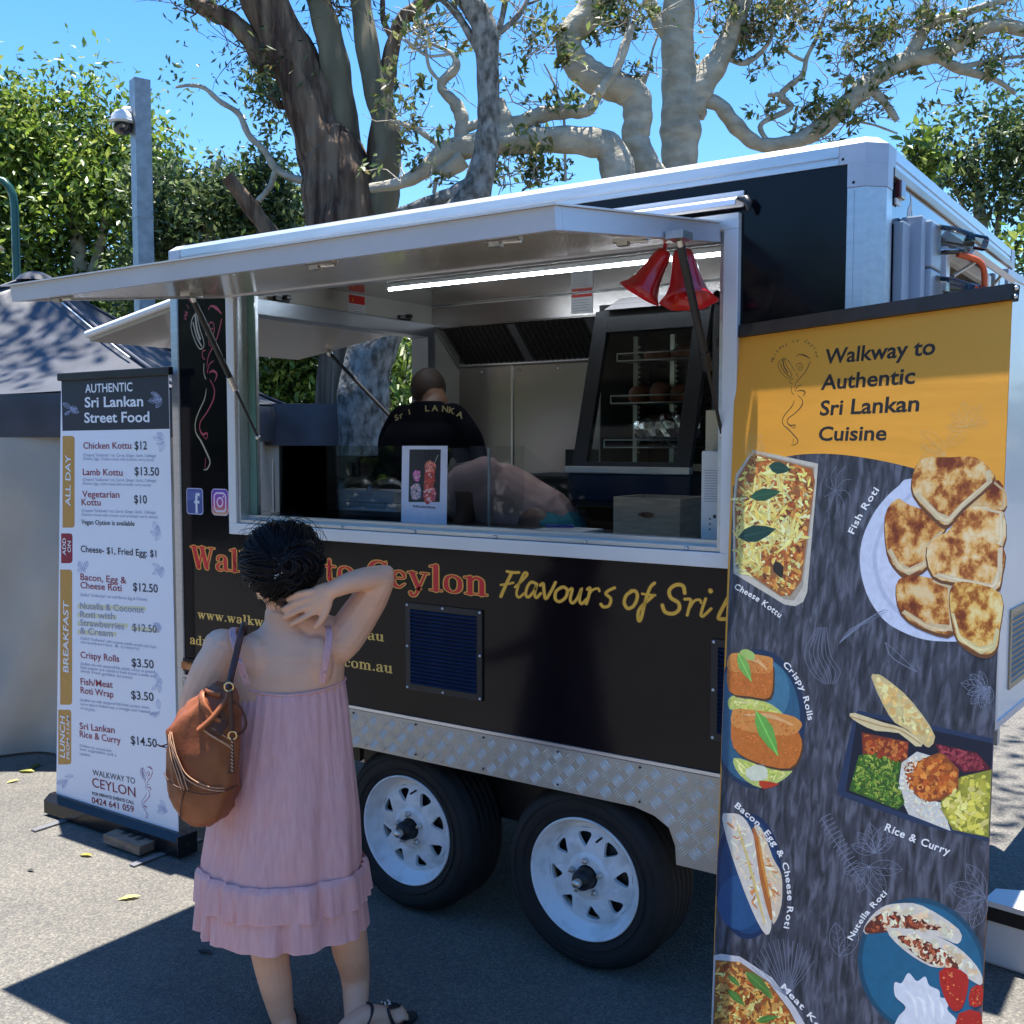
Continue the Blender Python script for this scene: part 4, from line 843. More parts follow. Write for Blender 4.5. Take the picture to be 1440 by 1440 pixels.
# edges of the sheet in photo pixels, for clipping prints to it
def ex0(y): return 1035.5+(y-474)/(1440-474)*(1000-1035.5)
def ex1(y): return 1423+(y-420)/(1440-420)*(1380-1423)
ik = Ink(rb, NB)
pts = [(p.x, p.y) for p in catmull([(1031, 684), (1060, 660), (1102, 643), (1150, 638), (1205, 642), (1275, 656), (1340, 677), (1412, 712)], 5)]
yb = 1560
ik.poly([(max(x, ex0(y)+.5), y) for x, y in pts]+[(ex1(yb), yb), (ex0(yb), yb)], .0005, 0)
ik.build('slate_print', slate(), RB)
BK = flat(.018, .016, .018)
def rt(txt, a, b, h, m_, fn, bold=.02, sh=0):
    A, B = rb(*fn(*a)), rb(*fn(*b)); s_ = (rb(fn(*a)[0], fn(*a)[1]-h)-A).length; text(txt, A, B, s_, NB, 'lettering', m_, RB, bold=bold, h=.00008)
rt('Walkway to', (487, 322), (935, 282), 21, BK, ca, .022); rt('Authentic', (472, 426), (853, 400), 21, BK, ca, .022); rt('Sri Lankan', (468, 530), (870, 512), 21, BK, ca, .022); rt('Cuisine', (462, 632), (738, 630), 20, BK, ca, .022)
figure(lambda x, y: rb(1000+x/7.2, 460+y/7.2), NB, 'figure_graphic', [flat(.10, .055, .02), flat(.10, .03, .015)], RB, w=7, h=.0008)
def curved(txt, path, h, fn, m_=WH, bold=.022):
    pts = [(p.x, p.y) for p in catmull([fn(*p) for p in path], 12)]; Ls = [0]
    for a, b in zip(pts, pts[1:]): Ls.append(Ls[-1]+math.hypot(b[0]-a[0], b[1]-a[1]))
    ws = []
    for ch in txt:
        v, f = glyphs(ch, bold) if ch != ' ' else ([(0, 0), (.3, 0)], []); ws.append(max(p[0] for p in v)+.06)
    tot = sum(ws); sc_ = Ls[-1]/tot; cur = 0; mb = MB()
    for ch, w in zip(txt, ws):
        t = cur*sc_; cur += w
        if ch == ' ': continue
        t2 = min(t+w*sc_*.5, Ls[-1]-.01); k = max(j for j in range(len(Ls)-1) if Ls[j] <= t2); 
        dx, dy = pts[k+1][0]-pts[k][0], pts[k+1][1]-pts[k][1]; q = math.hypot(dx, dy); dx /= q; dy /= q
        f = (t2-Ls[k])/(Ls[k+1]-Ls[k]); px = pts[k][0]*(1-f)+pts[k+1][0]*f-dx*w*sc_*.5; py = pts[k][1]*(1-f)+pts[k+1][1]*f-dy*w*sc_*.5
        vs, fs = glyphs(ch, bold); hs = h/.73
        mb.add([rb(px+dx*vx*sc_+dy*vy*hs, py+dy*vx*sc_-dx*vy*hs)+NB*.0004 for vx, vy in vs], fs)
    mb.build('lettering', m_, RB)
curved('Fish Roti', [(605, 1015), (650, 925), (712, 830)], 9.5, ca); curved('Cheese Kottu', [(120, 1230), (210, 1280), (308, 1352)], 8.5, ca)
curved('Crispy Rolls', [(284, 140), (345, 220), (378, 345)], 8.5, cb); curved('Rice & Curry', [(650, 738), (765, 785), (888, 830)], 11, cb); curved('Bacon, Egg & Cheese Roti', [(108, 652), (215, 748), (282, 860), (303, 1000), (288, 1095)], 8.5, cb)
curved('Nutella Roti', [(535, 1140), (590, 1050), (665, 968)], 8.5, cb); curved('Meat Kottu', [(275, 1305), (370, 1408), (460, 1520)], 8.5, cb)
# botanical sketches over the slate
ik = Ink(rb, NB)
def spray(cx, cy, n, L, a0, a1, w=.7, c_=(.20, .23, .32)):
    ik = Ink(rb, NB)
    for k in range(n): leafsk(ik, cx, cy, L*rg.uniform(.75, 1.1), a0+(a1-a0)*k/max(1, n-1), w, .0012)
    ik.build('plant_sketch', flat(*c_), RB)
for cx, cy, n, L, a0, a1 in ((1386, 968, 6, 34, 1.8, 4.4), (1392, 965, 3, 26, 1.6, 2.4), (1230, 1200, 5, 40, 3.5, 5.6), (1222, 1218, 4, 46, .1, 2.9), (1386, 1262, 4, 50, 2.0, 4.2), (1180, 1345, 2, 50, 4.6, 5.4)): spray(cx, cy, n, L, a0, a1)
def nsk():
    global ik
    if ik.mb.v: ik.build('plant_sketch', flat(.20, .23, .32), RB)
    ik = Ink(rb, NB)
for k in range(16): a = -1.57+(k-8)*.13; ik.stroke([(1105, 1400), (1105+30*math.cos(a), 1400+40*math.sin(a)), (1105+52*math.cos(a*1.05), 1400+80*math.sin(a))], .7, .0012, 0, 3, capk=0)
nsk()
for k in range(7): ik.stroke([(1150+k*2, 882), (1132+k*6, 915+k), (1140+k*7, 945), (1160+k*2, 962)], .7, .0012, 0, 4, capk=0)
for k in range(9): ik.stroke([(1180, 905), (1195+k*5, 885-k*3), (1225+k*3, 875-k*2)], .6, .0012, 0, 3, capk=0)
nsk()
ik.stroke([(1245, 903), (1255, 925), (1290, 945)], 1.2, .0012, 0, 4, capk=0); ik.stroke([(1245, 903), (1262, 918), (1290, 945)], .8, .0012, 0, 4, capk=0)
nsk()
for k in range(14): y = 1150+k*6; ik.stroke([(1157+k*3.4, y), (1168+k*3.4, y-6)], 1, .0012, 0, capk=0); ik.stroke([(1157+k*3.4, y), (1152+k*3.4, y+6)], 1, .0012, 0, capk=0)
ik.stroke([(1155, 1150), (1185, 1200), (1230, 1262)], .9, .0012, 0, 4, capk=0)
nsk()
for s in range(9):
    a = s*.7; ik.stroke([(1175, 690), (1175+14*math.cos(a), 690+22*math.sin(a)), (1178+20*math.cos(a+.4), 692+38*math.sin(a+.2))], .6, .0012, 0, 3, capk=0)
ik.build('plant_sketch', flat(.20, .23, .32), RB)
ik = Ink(rb, NB)
for cx, cy, n, L, a0, a1 in ((1360, 600, 6, 38, 2.4, 6.0), (1050, 640, 4, 34, 4.9, 6.2), (1330, 640, 3, 46, 3.0, 3.9)): spray(cx, cy, n, L, a0, a1, .6, (.85, .50, .16))

# food pictures: flat printed shapes, many small coloured pieces
for _n in ('poly',):
    pass
FC = mat('food_print', (1, 1, 1), .45, attr=True, vary=.12, scale=60)
def browned():
    m = bpy.data.materials.new('toasted_roti_print'); m.use_nodes = True; N = m.node_tree.nodes; L = m.node_tree.links; b = N['Principled BSDF']
    tc = N.new('ShaderNodeTexCoord'); at_ = N.new('ShaderNodeAttribute'); at_.attribute_name = 'Col'
    n = N.new('ShaderNodeTexNoise'); n.inputs['Scale'].default_value = 19; n.inputs['Detail'].default_value = 11; n.inputs['Distortion'].default_value = .12; n.inputs['Roughness'].default_value = .62; L.new(tc.outputs['Object'], n.inputs['Vector'])
    r = N.new('ShaderNodeValToRGB'); L.new(n.outputs['Fac'], r.inputs[0]); e = r.color_ramp.elements
    e[0].position = .40; e[0].color = (.24, .055, .018, 1); e[1].position = .62; e[1].color = (1.05, 1.0, .9, 1); x = e.new(.47); x.color = (.55, .21, .06, 1); x = e.new(.53); x.color = (.98, .66, .28, 1)
    mx = N.new('ShaderNodeMixRGB'); mx.blend_type = 'MULTIPLY'; mx.inputs[0].default_value = 1; L.new(at_.outputs[0], mx.inputs[1]); L.new(r.outputs[0], mx.inputs[2]); L.new(mx.outputs[0], b.inputs['Base Color']); b.inputs['Roughness'].default_value = .5
    return m
BRN = browned()
def scatter(ik, poly, n, cols, size, h, asp=(1, 2.5), seed=1, mi=0, edge=1.0):
    g_ = random.Random(seed); xs = [p[0] for p in poly]; ys = [p[1] for p in poly]; k = 0; tries = 0
    while k < n and tries < n*10:
        tries += 1
        x, y = g_.uniform(min(xs), max(xs)), g_.uniform(min(ys), max(ys))
        if not inpoly(x, y, poly): continue
        s = size*g_.uniform(.5, 1.3); r_ = g_.uniform(*asp); a = g_.uniform(0, 3.14); pts = []; nn = 6
        for j in range(nn):
            t = 2*math.pi*j/nn+g_.uniform(-.3, .3); q = g_.uniform(.7, 1.1); X = s*r_**.5*math.cos(t)*q; Y = s/r_**.5*math.sin(t)*q; pts.append((x+X*math.cos(a)-Y*math.sin(a), y+X*math.sin(a)+Y*math.cos(a)))
        if edge and not all(inpoly(px, py, poly) for px, py in pts): continue
        c_ = ink(g_.choice(cols)); f_ = g_.uniform(.75, 1.25)
        ik.poly(pts, h+(k % 37)*1.6e-5, mi, 0, tuple(min(1, v*f_) for v in c_)); k += 1
def leaf(ik, x0, y0, x1, y1, w, h, col, mi=0):
    dx, dy = x1-x0, y1-y0; nx, ny = -dy*w, dx*w
    pts = [(x0, y0)]+[(x0+dx*t+nx*s, y0+dy*t+ny*s) for t, s in ((.2, .75), (.45, 1), (.75, .6))]+[(x1, y1)]+[(x0+dx*t-nx*s, y0+dy*t-ny*s) for t, s in ((.75, .6), (.45, 1), (.2, .75))]
    ik.poly(pts, h, mi, 0, col); ik.stroke([(x0, y0), (x1, y1)], math.hypot(dx, dy)*.03, h+.00006, mi, capk=0, col=tuple(min(1, c*1.6) for c in col))
ORs = [(.42, .12, .03), (.5, .20, .05), (.30, .07, .02), (.62, .35, .08), (.16, .05, .02), (.65, .42, .12)]
YEs = [(.78, .70, .28), (.70, .58, .20), (.82, .78, .45), (.72, .62, .18)]
GRs = [(.05, .13, .03), (.10, .22, .04)]
ik = Ink(RBpA, NB); e0 = 116
tray = [(175, 700), (198, 670), (462, 726), (455, 820), (418, 1245), (402, 1285), (370, 1303), (325, 1296), (120, 1170), (116, 900), (128, 770)]
ik.poly(tray, .0006, 0, 0, (.62, .58, .50)); ik.poly([(188, 697), (205, 682), (448, 740), (440, 900), (400, 1225), (365, 1280), (325, 1275), (128, 1145), (124, 900), (135, 780)], .0007, 0, 0, (.40, .35, .28))
food = [(188, 700), (205, 686), (440, 745), (450, 800), (395, 1200), (350, 1262), (310, 1262), (128, 1135), (126, 900), (140, 780)]
ik.poly(food, .0008, 0, 0, (.38, .14, .04)); scatter(ik, food, 900, ORs*2+YEs, 11, .0009, (1, 4), 2)
for cx, cy, rx, ry, n in ((240, 880, 110, 90, 90), (210, 1010, 90, 90, 90), (330, 1010, 80, 60, 50), (180, 1110, 50, 70, 50), (290, 780, 60, 40, 35)):
    scatter(ik, [(cx+rx*math.cos(a), cy+ry*math.sin(a)) for a in np.linspace(0, 6.2, 14)], n, YEs, 14, .00155, (3, 8), int(cx), edge=0)
leaf(ik, 262, 735, 352, 752, .28, .00225, (.02, .07, .05)); leaf(ik, 186, 862, 312, 838, .20, .00225, (.025, .10, .05)); leaf(ik, 138, 1024, 292, 990, .22, .00225, (.012, .055, .045)); leaf(ik, 290, 1120, 315, 1190, .3, .0022, (.03, .02, .015))
ik.build('food_picture', FC, RB)
ik = Ink(RBpA, NB)
def clipx(pts, fn, x1): return [(min(x, x1), y) for x, y in pts]
plate = [(848, 785), (790, 815), (730, 870), (680, 940), (645, 1020), (631, 1100), (640, 1190), (672, 1280), (730, 1360), (800, 1405), (880, 1435), (960, 1445), (1060, 1440), (1185, 1380), (1200, 1200), (1215, 900), (1150, 790)]
ik.poly(plate, .0006, 0, 3, (.62, .68, .86)); ik.poly([(848+(x-848)*.9+30, 1100+(y-1100)*.86) for x, y in plate[:-4]]+[(1180, 1300), (1195, 900)], .0008, 0, 3, (.50, .56, .74))
ik.poly([(848+(x-848)*.86+38, 1100+(y-1100)*.82) for x, y in plate[:-4]]+[(1180, 1300), (1195, 900)], .0010, 0, 3, (.64, .69, .85))
ik.build('food_picture', FC, RB)
ik = Ink(RBpA, NB)
rot = [([(735, 935), (782, 868), (832, 893), (978, 945), (972, 1000), (912, 1060), (905, 1140), (830, 1178), (782, 1152), (742, 1080)], (.80, .62, .36)),
       ([(1062, 905), (1172, 792), (1221, 835), (1216, 912), (1100, 905)], (.70, .50, .26)), ([(1000, 985), (1060, 912), (1130, 900), (1213, 922), (1211, 1060), (1100, 1045), (990, 1015)], (.85, .70, .44)),
       ([(850, 760), (890, 706), (1000, 700), (1100, 700), (1160, 750), (1168, 800), (1050, 905), (990, 972), (940, 950), (850, 850)], (.80, .64, .38)),
       ([(780, 1215), (830, 1178), (930, 1192), (1002, 1222), (1012, 1405), (900, 1395), (800, 1330)], (.78, .60, .34)), ([(905, 1062), (990, 1002), (1080, 1022), (1210, 1062), (1208, 1170), (1180, 1238), (1050, 1212), (930, 1182)], (.85, .70, .45)),
       ([(1000, 1235), (1050, 1203), (1202, 1252), (1197, 1400), (1180, 1480), (1120, 1497), (1030, 1440), (1000, 1330)], (.85, .72, .36))]
for i, (P_, c_) in enumerate(rot):
    hh = .0014+i*.00025
    cx = sum(p[0] for p in P_)/len(P_); cy = sum(p[1] for p in P_)/len(P_)
    ik.poly([(min(p[0]*1.0+(p[0]-cx)*.03, 1218), p[1]+(p[1]-cy)*.05+9) for p in P_], hh-.0001, 1, 3, (.16, .065, .025))
    ik.poly(P_, hh, 0, 3, c_)
    q_ = P_[len(P_)//2-1:]; ik.poly(q_+[(cx+(x-cx)*.86, cy+(y-cy)*.82-3) for x, y in q_[::-1]], hh+.00005, 1, 0, tuple(min(1, v*.86) for v in c_))
    # paler pastry folds along the lower edge
    ik.stroke([(cx+(p[0]-cx)*.88, cy+(p[1]-cy)*.88) for p in P_[len(P_)//2:]], [2, 10, 12, 8, 2], hh+.0001, 1, 4, col=tuple(min(1, v*1.05) for v in c_), capk=0)
ik.build('food_picture', [BRN, FC], RB)
# crispy rolls
ik = Ink(RBpB, NB)
def elc(cx, cy, rx, ry, x0, n=40): return [(max(x0, cx+rx*math.cos(a)), cy+ry*math.sin(a)) for a in np.linspace(0, 2*math.pi, n+1)[:-1]]
def L0(y): return (ex0(880+y/2.5714)-990)*2.5714+1
ik.poly([(max(x, L0(y)), y) for x, y in elc(190, 337, 178, 253, 0)], .0006, 0, 0, (.012, .035, .09)); ik.poly([(max(x, L0(y)), y) for x, y in elc(188, 340, 160, 232, 0)], .0008, 0, 0, (.03, .12, .22)); ik.poly([(max(x, L0(y)), y) for x, y in elc(230, 240, 80, 110, 0)], .0009, 0, 0, (.06, .20, .32))
LET = [(.55, .65, .18), (.68, .74, .35), (.40, .55, .10)]
for P_, c_ in (([(90, 262), (140, 250), (245, 285), (292, 332), (220, 325), (130, 305), (92, 300)], LET[0]), ([(108, 478), (200, 500), (318, 515), (280, 560), (205, 586), (130, 540)], LET[0])):
    ik.poly(P_, .0010, 0, 3, c_); scatter(ik, P_, 60, LET, 10, .0011, (3, 9), 9)
ik.poly([(200, 560), (272, 572), (215, 590)], .0019, 0, 2, (.55, .05, .02))
ik.poly([(150, 520), (215, 500), (230, 550), (170, 560)], .0019, 0, 2, (.75, .78, .60))
for P_ in ([(90, 125), (125, 98), (235, 128), (250, 175), (238, 258), (170, 256), (90, 235)], [(101, 335), (130, 300), (295, 345), (345, 392), (352, 450), (310, 515), (190, 494), (107, 440)]):
    ik.poly([(x+6, y+9) for x, y in P_], .0019, 0, 3, (.10, .05, .03)); ik.poly(P_, .0020, 0, 3, (.62, .18, .03)); cy = min(p[1] for p in P_)
    ik.poly([(x, cy+(y-cy)*.45) for x, y in P_], .0021, 0, 3, (.75, .30, .07)); scatter(ik, P_, 420, [(.50, .15, .03), (.46, .12, .025), (.56, .20, .05)], 3, .0022, (1, 2), 3); ik.stroke([(P_[1][0]+4, cy+22), ((P_[1][0]+P_[3][0])/2, cy+26), (P_[3][0]-22, cy+60)], [2, 16, 4], .0026, 0, 5, col=(.85, .48, .20), capk=0)
leaf(ik, 123, 100, 172, 202, .17, .0031, (.22, .50, .10)); leaf(ik, 188, 308, 268, 470, .16, .0031, (.16, .45, .08)); ik.poly([(128, 98), (150, 84), (182, 100), (180, 124), (150, 118)], .0030, 0, 3, (.42, .60, .16))
ik.build('food_picture', FC, RB)
# rice and curry box
ik = Ink(RBpB, NB)
def R0(y): return (ex1(880+y/2.5714)-990)*2.5714-1.5
def cl(P_): return [(min(x, R0(y)), y) for x, y in P_]
ik.poly(cl([(542, 330), (556, 306), (835, 362), (1060, 408), (1050, 782), (760, 712), (500, 618), (480, 600)]), .0006, 0, 0, (.02, .04, .10)); ik.poly(cl([(552, 340), (566, 322), (1050, 425), (1040, 752), (760, 690), (512, 600)]), .0008, 0, 0, (.008, .012, .03))
def heap(P_, base, cols, n, s, asp=(1, 2.5), h=.001, seed=4): P_ = cl(P_); ik.poly(P_, h, 0, 0, base); scatter(ik, P_, n, cols, s, h+.0001, asp, seed)
heap([(570, 385), (740, 420), (735, 485), (690, 500), (575, 465)], (.22, .04, .02), [(.40, .09, .02), (.25, .04, .02), (.5, .18, .05)], 120, 10)
heap([(715, 495), (770, 455), (820, 470), (745, 560), (775, 620), (860, 640), (892, 742), (740, 682), (700, 600)], (.72, .70, .66), [(.80, .78, .74), (.6, .58, .56), (.78, .76, .7)], 200, 6, (1, 3))
heap([(835, 425), (990, 460), (1045, 520), (940, 532), (850, 460)], (.10, .01, .025), [(.20, .02, .05), (.12, .01, .03), (.28, .05, .08)], 140, 9, (2, 5))
heap([(525, 595), (560, 468), (620, 458), (716, 490), (702, 560), (728, 640), (700, 665), (600, 625)], (.04, .12, .02), [(.12, .28, .04), (.05, .16, .02), (.30, .42, .08), (.03, .09, .02)], 420, 7, (2, 5))
heap([(930, 545), (1045, 520), (1035, 765), (900, 738), (852, 655), (862, 620)], (.30, .30, .04), [(.60, .62, .12), (.50, .50, .08), (.68, .68, .25), (.35, .38, .06)], 150, 15, (1.3, 2.6), .00115, 6)
heap([(720, 500), (790, 480), (860, 455), (922, 520), (920, 590), (860, 630), (800, 640), (738, 590)], (.30, .08, .02), [(.50, .16, .03), (.38, .09, .02), (.62, .26, .06), (.22, .05, .02)], 200, 13, (1, 2), .0012)
pap = [(605, 186), (622, 176), (645, 182), (722, 242), (790, 322), (836, 400), (815, 440), (790, 425), (735, 375), (690, 350), (650, 290)]; ik.poly(pap, .0021, 0, 2, (.72, .56, .26)); scatter(ik, pap, 90, [(.75, .60, .30), (.66, .48, .20), (.80, .68, .38)], 13, .0022, (1, 2), 8)
pap = [(527, 326), (545, 315), (650, 350), (725, 372), (792, 425), (765, 436), (705, 388), (622, 380), (560, 352)]; ik.poly(pap, .0029, 0, 2, (.78, .64, .36)); ik.stroke([(530, 328), (640, 362), (710, 378), (785, 428)], 5, .003, 0, 4, col=(.55, .36, .14), capk=0)
ik.build('food_picture', FC, RB)
# egg roti plate, nutella roti plate, meat kottu tray
ik = Ink(RBpB, NB)
ik.poly([(max(x, L0(y)), y) for x, y in elc(160, 905, 122, 228, 0)], .0006, 0, 0, (.008, .03, .10)); ik.poly([(max(x, L0(y)), y) for x, y in elc(162, 905, 106, 210, 0)], .0008, 0, 0, (.012, .06, .17)); ik.poly([(max(x, L0(y)), y) for x, y in elc(130, 1000, 80, 100, 0)], .0009, 0, 0, (.02, .09, .24))
for P_, h, c_ in (([(66, 695), (90, 678), (140, 690), (180, 760), (215, 900), (245, 1060), (225, 1118), (170, 1020), (100, 830)], .0011, (.74, .68, .60)), ([(180, 730), (210, 735), (250, 840), (280, 900), (280, 1010), (250, 1080), (240, 1000), (205, 850)], .0013, (.76, .62, .46))):
    ik.poly(P_, h, 0, 3, c_); scatter(ik, P_, 70, [c_, tuple(v*.85 for v in c_), (.50, .22, .08), (.82, .78, .7)], 10, h+.0001, (2, 6), 5)
ik.stroke([(180, 735), (196, 800), (212, 900), (232, 1000), (244, 1060)], [10, 20, 24, 20, 8], .0022, 0, 5, col=(.50, .16, .04)); ik.stroke([(196, 760), (212, 860), (236, 980)], [4, 10, 6], .0024, 0, 5, col=(.75, .30, .05)); ik.stroke([(120, 720), (160, 850), (200, 1000), (220, 1080)], [3, 8, 9, 3], .0022, 0, 5, col=(.80, .62, .2))
ik.build('food_picture', FC, RB)
ik = Ink(RBpB, NB)
el = [(790+232*math.cos(a)-30*math.sin(a), 1235+245*math.sin(a)+60*math.cos(a)) for a in np.linspace(0, 2*math.pi, 50)[:-1]]
ik.poly(cl(el), .0006, 0, 0, (.008, .07, .14)); ik.poly(cl([(790+(x-790)*.93, 1240+(y-1240)*.93) for x, y in el]), .0008, 0, 0, (.012, .13, .25)); 
W_ = (.74, .68, .60)
for P_, h, c_, sp_ in (([(590, 1070), (640, 1020), (700, 1004), (790, 1012), (922, 1098), (918, 1150), (850, 1125), (700, 1100), (585, 1115)], .0011, W_, 0), ([(585, 1085), (640, 1040), (720, 1036), (800, 1062), (868, 1100), (760, 1098), (640, 1110), (588, 1112)], .0013, (.13, .03, .02), 1),
                     ([(662, 1100), (740, 1096), (860, 1130), (940, 1180), (1000, 1252), (998, 1300), (900, 1240), (820, 1232), (720, 1170)], .0022, W_, 0), ([(700, 1120), (800, 1138), (890, 1188), (922, 1240), (860, 1232), (800, 1215), (735, 1165)], .0024, (.13, .03, .02), 1)):
    ik.poly(cl(P_), h, 0, 3, c_); scatter(ik, cl(P_), 90, [(.25, .06, .03), (.10, .02, .015), (.38, .10, .05)] if sp_ else [W_, (.80, .75, .68), (.62, .52, .40)], 8 if sp_ else 14, h+.0001, (1, 2.5), 7)
ik.poly(cl([(690, 1290), (715, 1292), (740, 1255), (770, 1285), (800, 1268), (815, 1300), (850, 1318), (858, 1345), (905, 1345), (880, 1385), (915, 1430), (905, 1500), (690, 1500), (700, 1420), (730, 1380), (692, 1340)]), .0034, 0, 4, (.74, .77, .84)); [ik.stroke([(730+i*38, 1320+(i%2)*22), (760+i*34, 1350+i*12), (770+i*30, 1420)], [3, 14, 5], .0035, 0, 5, col=(.90, .91, .94), capk=0) for i in range(4)]
for P_ in ([(850, 1252), (900, 1235), (952, 1262), (955, 1310), (935, 1380), (902, 1392), (868, 1340)], [(965, 1312), (1010, 1300), (1005, 1372), (960, 1372)], [(922, 1402), (1000, 1398), (1000, 1500), (910, 1500)]):
    P_ = cl(P_); ik.poly(P_, .0036, 0, 2, (.50, .02, .015)); scatter(ik, P_, 30, [(.75, .25, .10), (.35, .01, .01), (.65, .06, .03)], 4, .0037, (1, 1.5), 4)
ik.build('food_picture', FC, RB)
ik = Ink(RBpB, NB)
P_ = [(max(x, L0(y)), y) for x, y in [(20, 1192), (60, 1186), (130, 1196), (250, 1275), (330, 1380), (400, 1500), (400, 1700), (0, 1700)]]; ik.poly(P_, .0006, 0, 0, (.62, .62, .66))
P_ = [(max(x, L0(y)+6), y) for x, y in [(30, 1208), (130, 1216), (235, 1290), (310, 1390), (370, 1510), (370, 1690), (0, 1690)]]; ik.poly(P_, .0008, 0, 0, (.32, .13, .04)); scatter(ik, P_, 1000, ORs+[(.6, .36, .12), (.5, .3, .1)]+YEs[:1], 11, .0009, (1, 4), 12)
for a in ((88, 1262, 132, 1305), (150, 1250, 245, 1335), (85, 1315, 150, 1375), (190, 1430, 270, 1412), (200, 1300, 250, 1350)): leaf(ik, *a, .16, .0018, (.10, .24, .05))
ik.build('food_picture', FC, RB)
# ------------------------------------------------------------------ people
def ring(c, rx, ry, ux=RT, uy=FH, n=20, tilt=0.0, pw=1.0):
    out = []
    for k in range(n):
        a = 2*math.pi*k/n; cx, sy = math.cos(a), math.sin(a)
        out.append(c+ux*(rx*math.copysign(abs(cx)**pw, cx))+uy*(ry*math.copysign(abs(sy)**pw, sy))+Vector((0, 0, tilt*sy)))
    return out
def limb(mb, pts, rad, k=5, seg=14, squash=None):
    P = catmull(pts, k); mb.tube(P, lerpl(rad, len(P)), seg, squash=squash)
    mb.ball(P[0], rad[0]*.98, 12); mb.ball(P[-1], rad[-1]*.98, 12)
def face(mb, c, fwd, up, s=1.0):
    """nose, brow, lips and chin on the front of a head"""
    side = fwd.cross(up)
    mb.ball(c+fwd*.095*s-up*.012*s, (.012*s, .012*s, .018*s), 10); mb.ball(c+fwd*.088*s-up*.045*s, (.020*s, .012*s, .007*s), 10); mb.ball(c+fwd*.075*s-up*.082*s, (.026*s, .022*s, .02*s), 10)
    for q in (-1, 1): mb.ball(c+fwd*.082*s+up*.022*s+side*q*.03*s, (.02*s, .012*s, .007*s), 8)

from mathutils import noise
DW = 3.02
Z_ = Vector((0, 0, 1))
def wp(x, y, dd=0.0): return dist(x, y, DW+dd)
PXM = 1/495.0
W = thing('person', 'woman in a dusty pink sleeveless dress standing with her hand on her neck', 'person', (wp(405, 1300).x, wp(405, 1300).y, 0))
b = MB()
rows = [(858, 399, 26, .052), (872, 400, 28, .054), (884, 401, 37, .058), (893, 402, 56, .064), (903, 402, 76, .072), (916, 402, 86, .082), (940, 404, 82, .092), (975, 407, 77, .098), (1030, 408, 72, .096), (1090, 408, 72, .10), (1150, 406, 84, .125), (1210, 405, 88, .125), (1250, 405, 70, .10)]
b.loft([ring(wp(c, y, .02), h*PXM, dep, n=28) for y, c, h, dep in rows])
for s in (-1, 1): b.ball(wp(402+s*44, 930, -.028), (.055, .035, .075), 14)      # shoulder blades
b.ball(wp(312, 909, .01), (.055, .055, .052), 14); b.ball(wp(478, 905, .01), (.052, .055, .055), 14)
limb(b, [wp(418, 872, .03), wp(445, 882, .025), wp(480, 896, .02)], [.045, .046, .05]); limb(b, [wp(400, 880, .03), wp(399, 855, .025), wp(397, 825, .01)], [.056, .050, .052])
hc = wp(394, 800, .02); b.ball(hc, (.078, .095, .108), 24); face(b, hc, (FH+Vector((0, 0, .12))).normalized(), Vector((0, 0, 1)))
for s in (-1, 1): b.ball(hc+RT*s*.077-Vector((0, 0, .028))-FH*.005, (.010, .022, .032), 10)
b.ball(hc-FH*.0+Vector((0, 0, -.085))+FH*.03, (.055, .055, .04), 12)
limb(b, [wp(316, 910, .0), wp(297, 942, -.01), wp(279, 985, -.01), wp(270, 1030, .01)], [.052, .056, .052, .042])       # left upper arm
limb(b, [wp(270, 1030, .01), wp(262, 1046, .09), wp(252, 1052, .20)], [.041, .038, .026])
limb(b, [wp(468, 912, .015), wp(484, 896, .02), wp(502, 870, .03), wp(522, 840, .02), wp(537, 815, .0)], [.056, .058, .056, .050, .038])              # right upper arm, raised
limb(b, [wp(537, 812, .0), wp(515, 814, -.03), wp(490, 820, -.052), wp(466, 830, -.066)], [.036, .034, .030, .024])
b.ball(wp(542, 806, .0), (.026, .028, .024), 12)
# right hand: back of the hand, four fingers and a thumb on the nape
b.loft([ring(wp(x, y, dd), rx, ry, ux=Vector((-.25, 0, .97)).normalized(), uy=FH, n=14) for x, y, dd, rx, ry in ((470, 829, -.066, .024, .018), (460, 834, -.069, .031, .016), (448, 841, -.070, .037, .014), (439, 846, -.068, .036, .012), (434, 848, -.064, .030, .009))])
for F in (((436, 832), (420, 835), (405, 843), .0084), ((437, 841), (418, 847), (399, 857), .0088), ((438, 851), (420, 858), (401, 868), .0088), ((441, 861), (426, 869), (410, 878), .0080)):
    (x0, y0), (x1, y1), (x2, y2), r = F
    limb(b, [wp(x0+6, y0, -.068), wp(x0, y0, -.071), wp(x1, y1, -.071), wp((x1+x2)/2, (y1+y2)/2, -.064), wp(x2, y2, -.052)], [r*1.1, r*1.15, r*1.05, r*1.05, r*.95], 4, 10)
limb(b, [wp(462, 846, -.068), wp(458, 860, -.070), wp(452, 872, -.068), wp(444, 881, -.062)], [.013, .0115, .010, .008], 4, 10)
# left hand, curled round a pair of glasses
b.ball(wp(249, 1051, .235), (.030, .040, .016), 12)
for k in range(4): limb(b, [wp(246+k*2, 1044+k*4, .26), wp(240+k*1, 1043+k*4, .295), wp(238, 1048+k*4, .315), wp(244, 1051+k*4, .305)], [.0085, .0082, .0078, .007], 3, 8)
limb(b, [wp(256, 1042, .24), wp(250, 1038, .27), wp(243, 1040, .295)], [.011, .0095, .008], 3, 8)
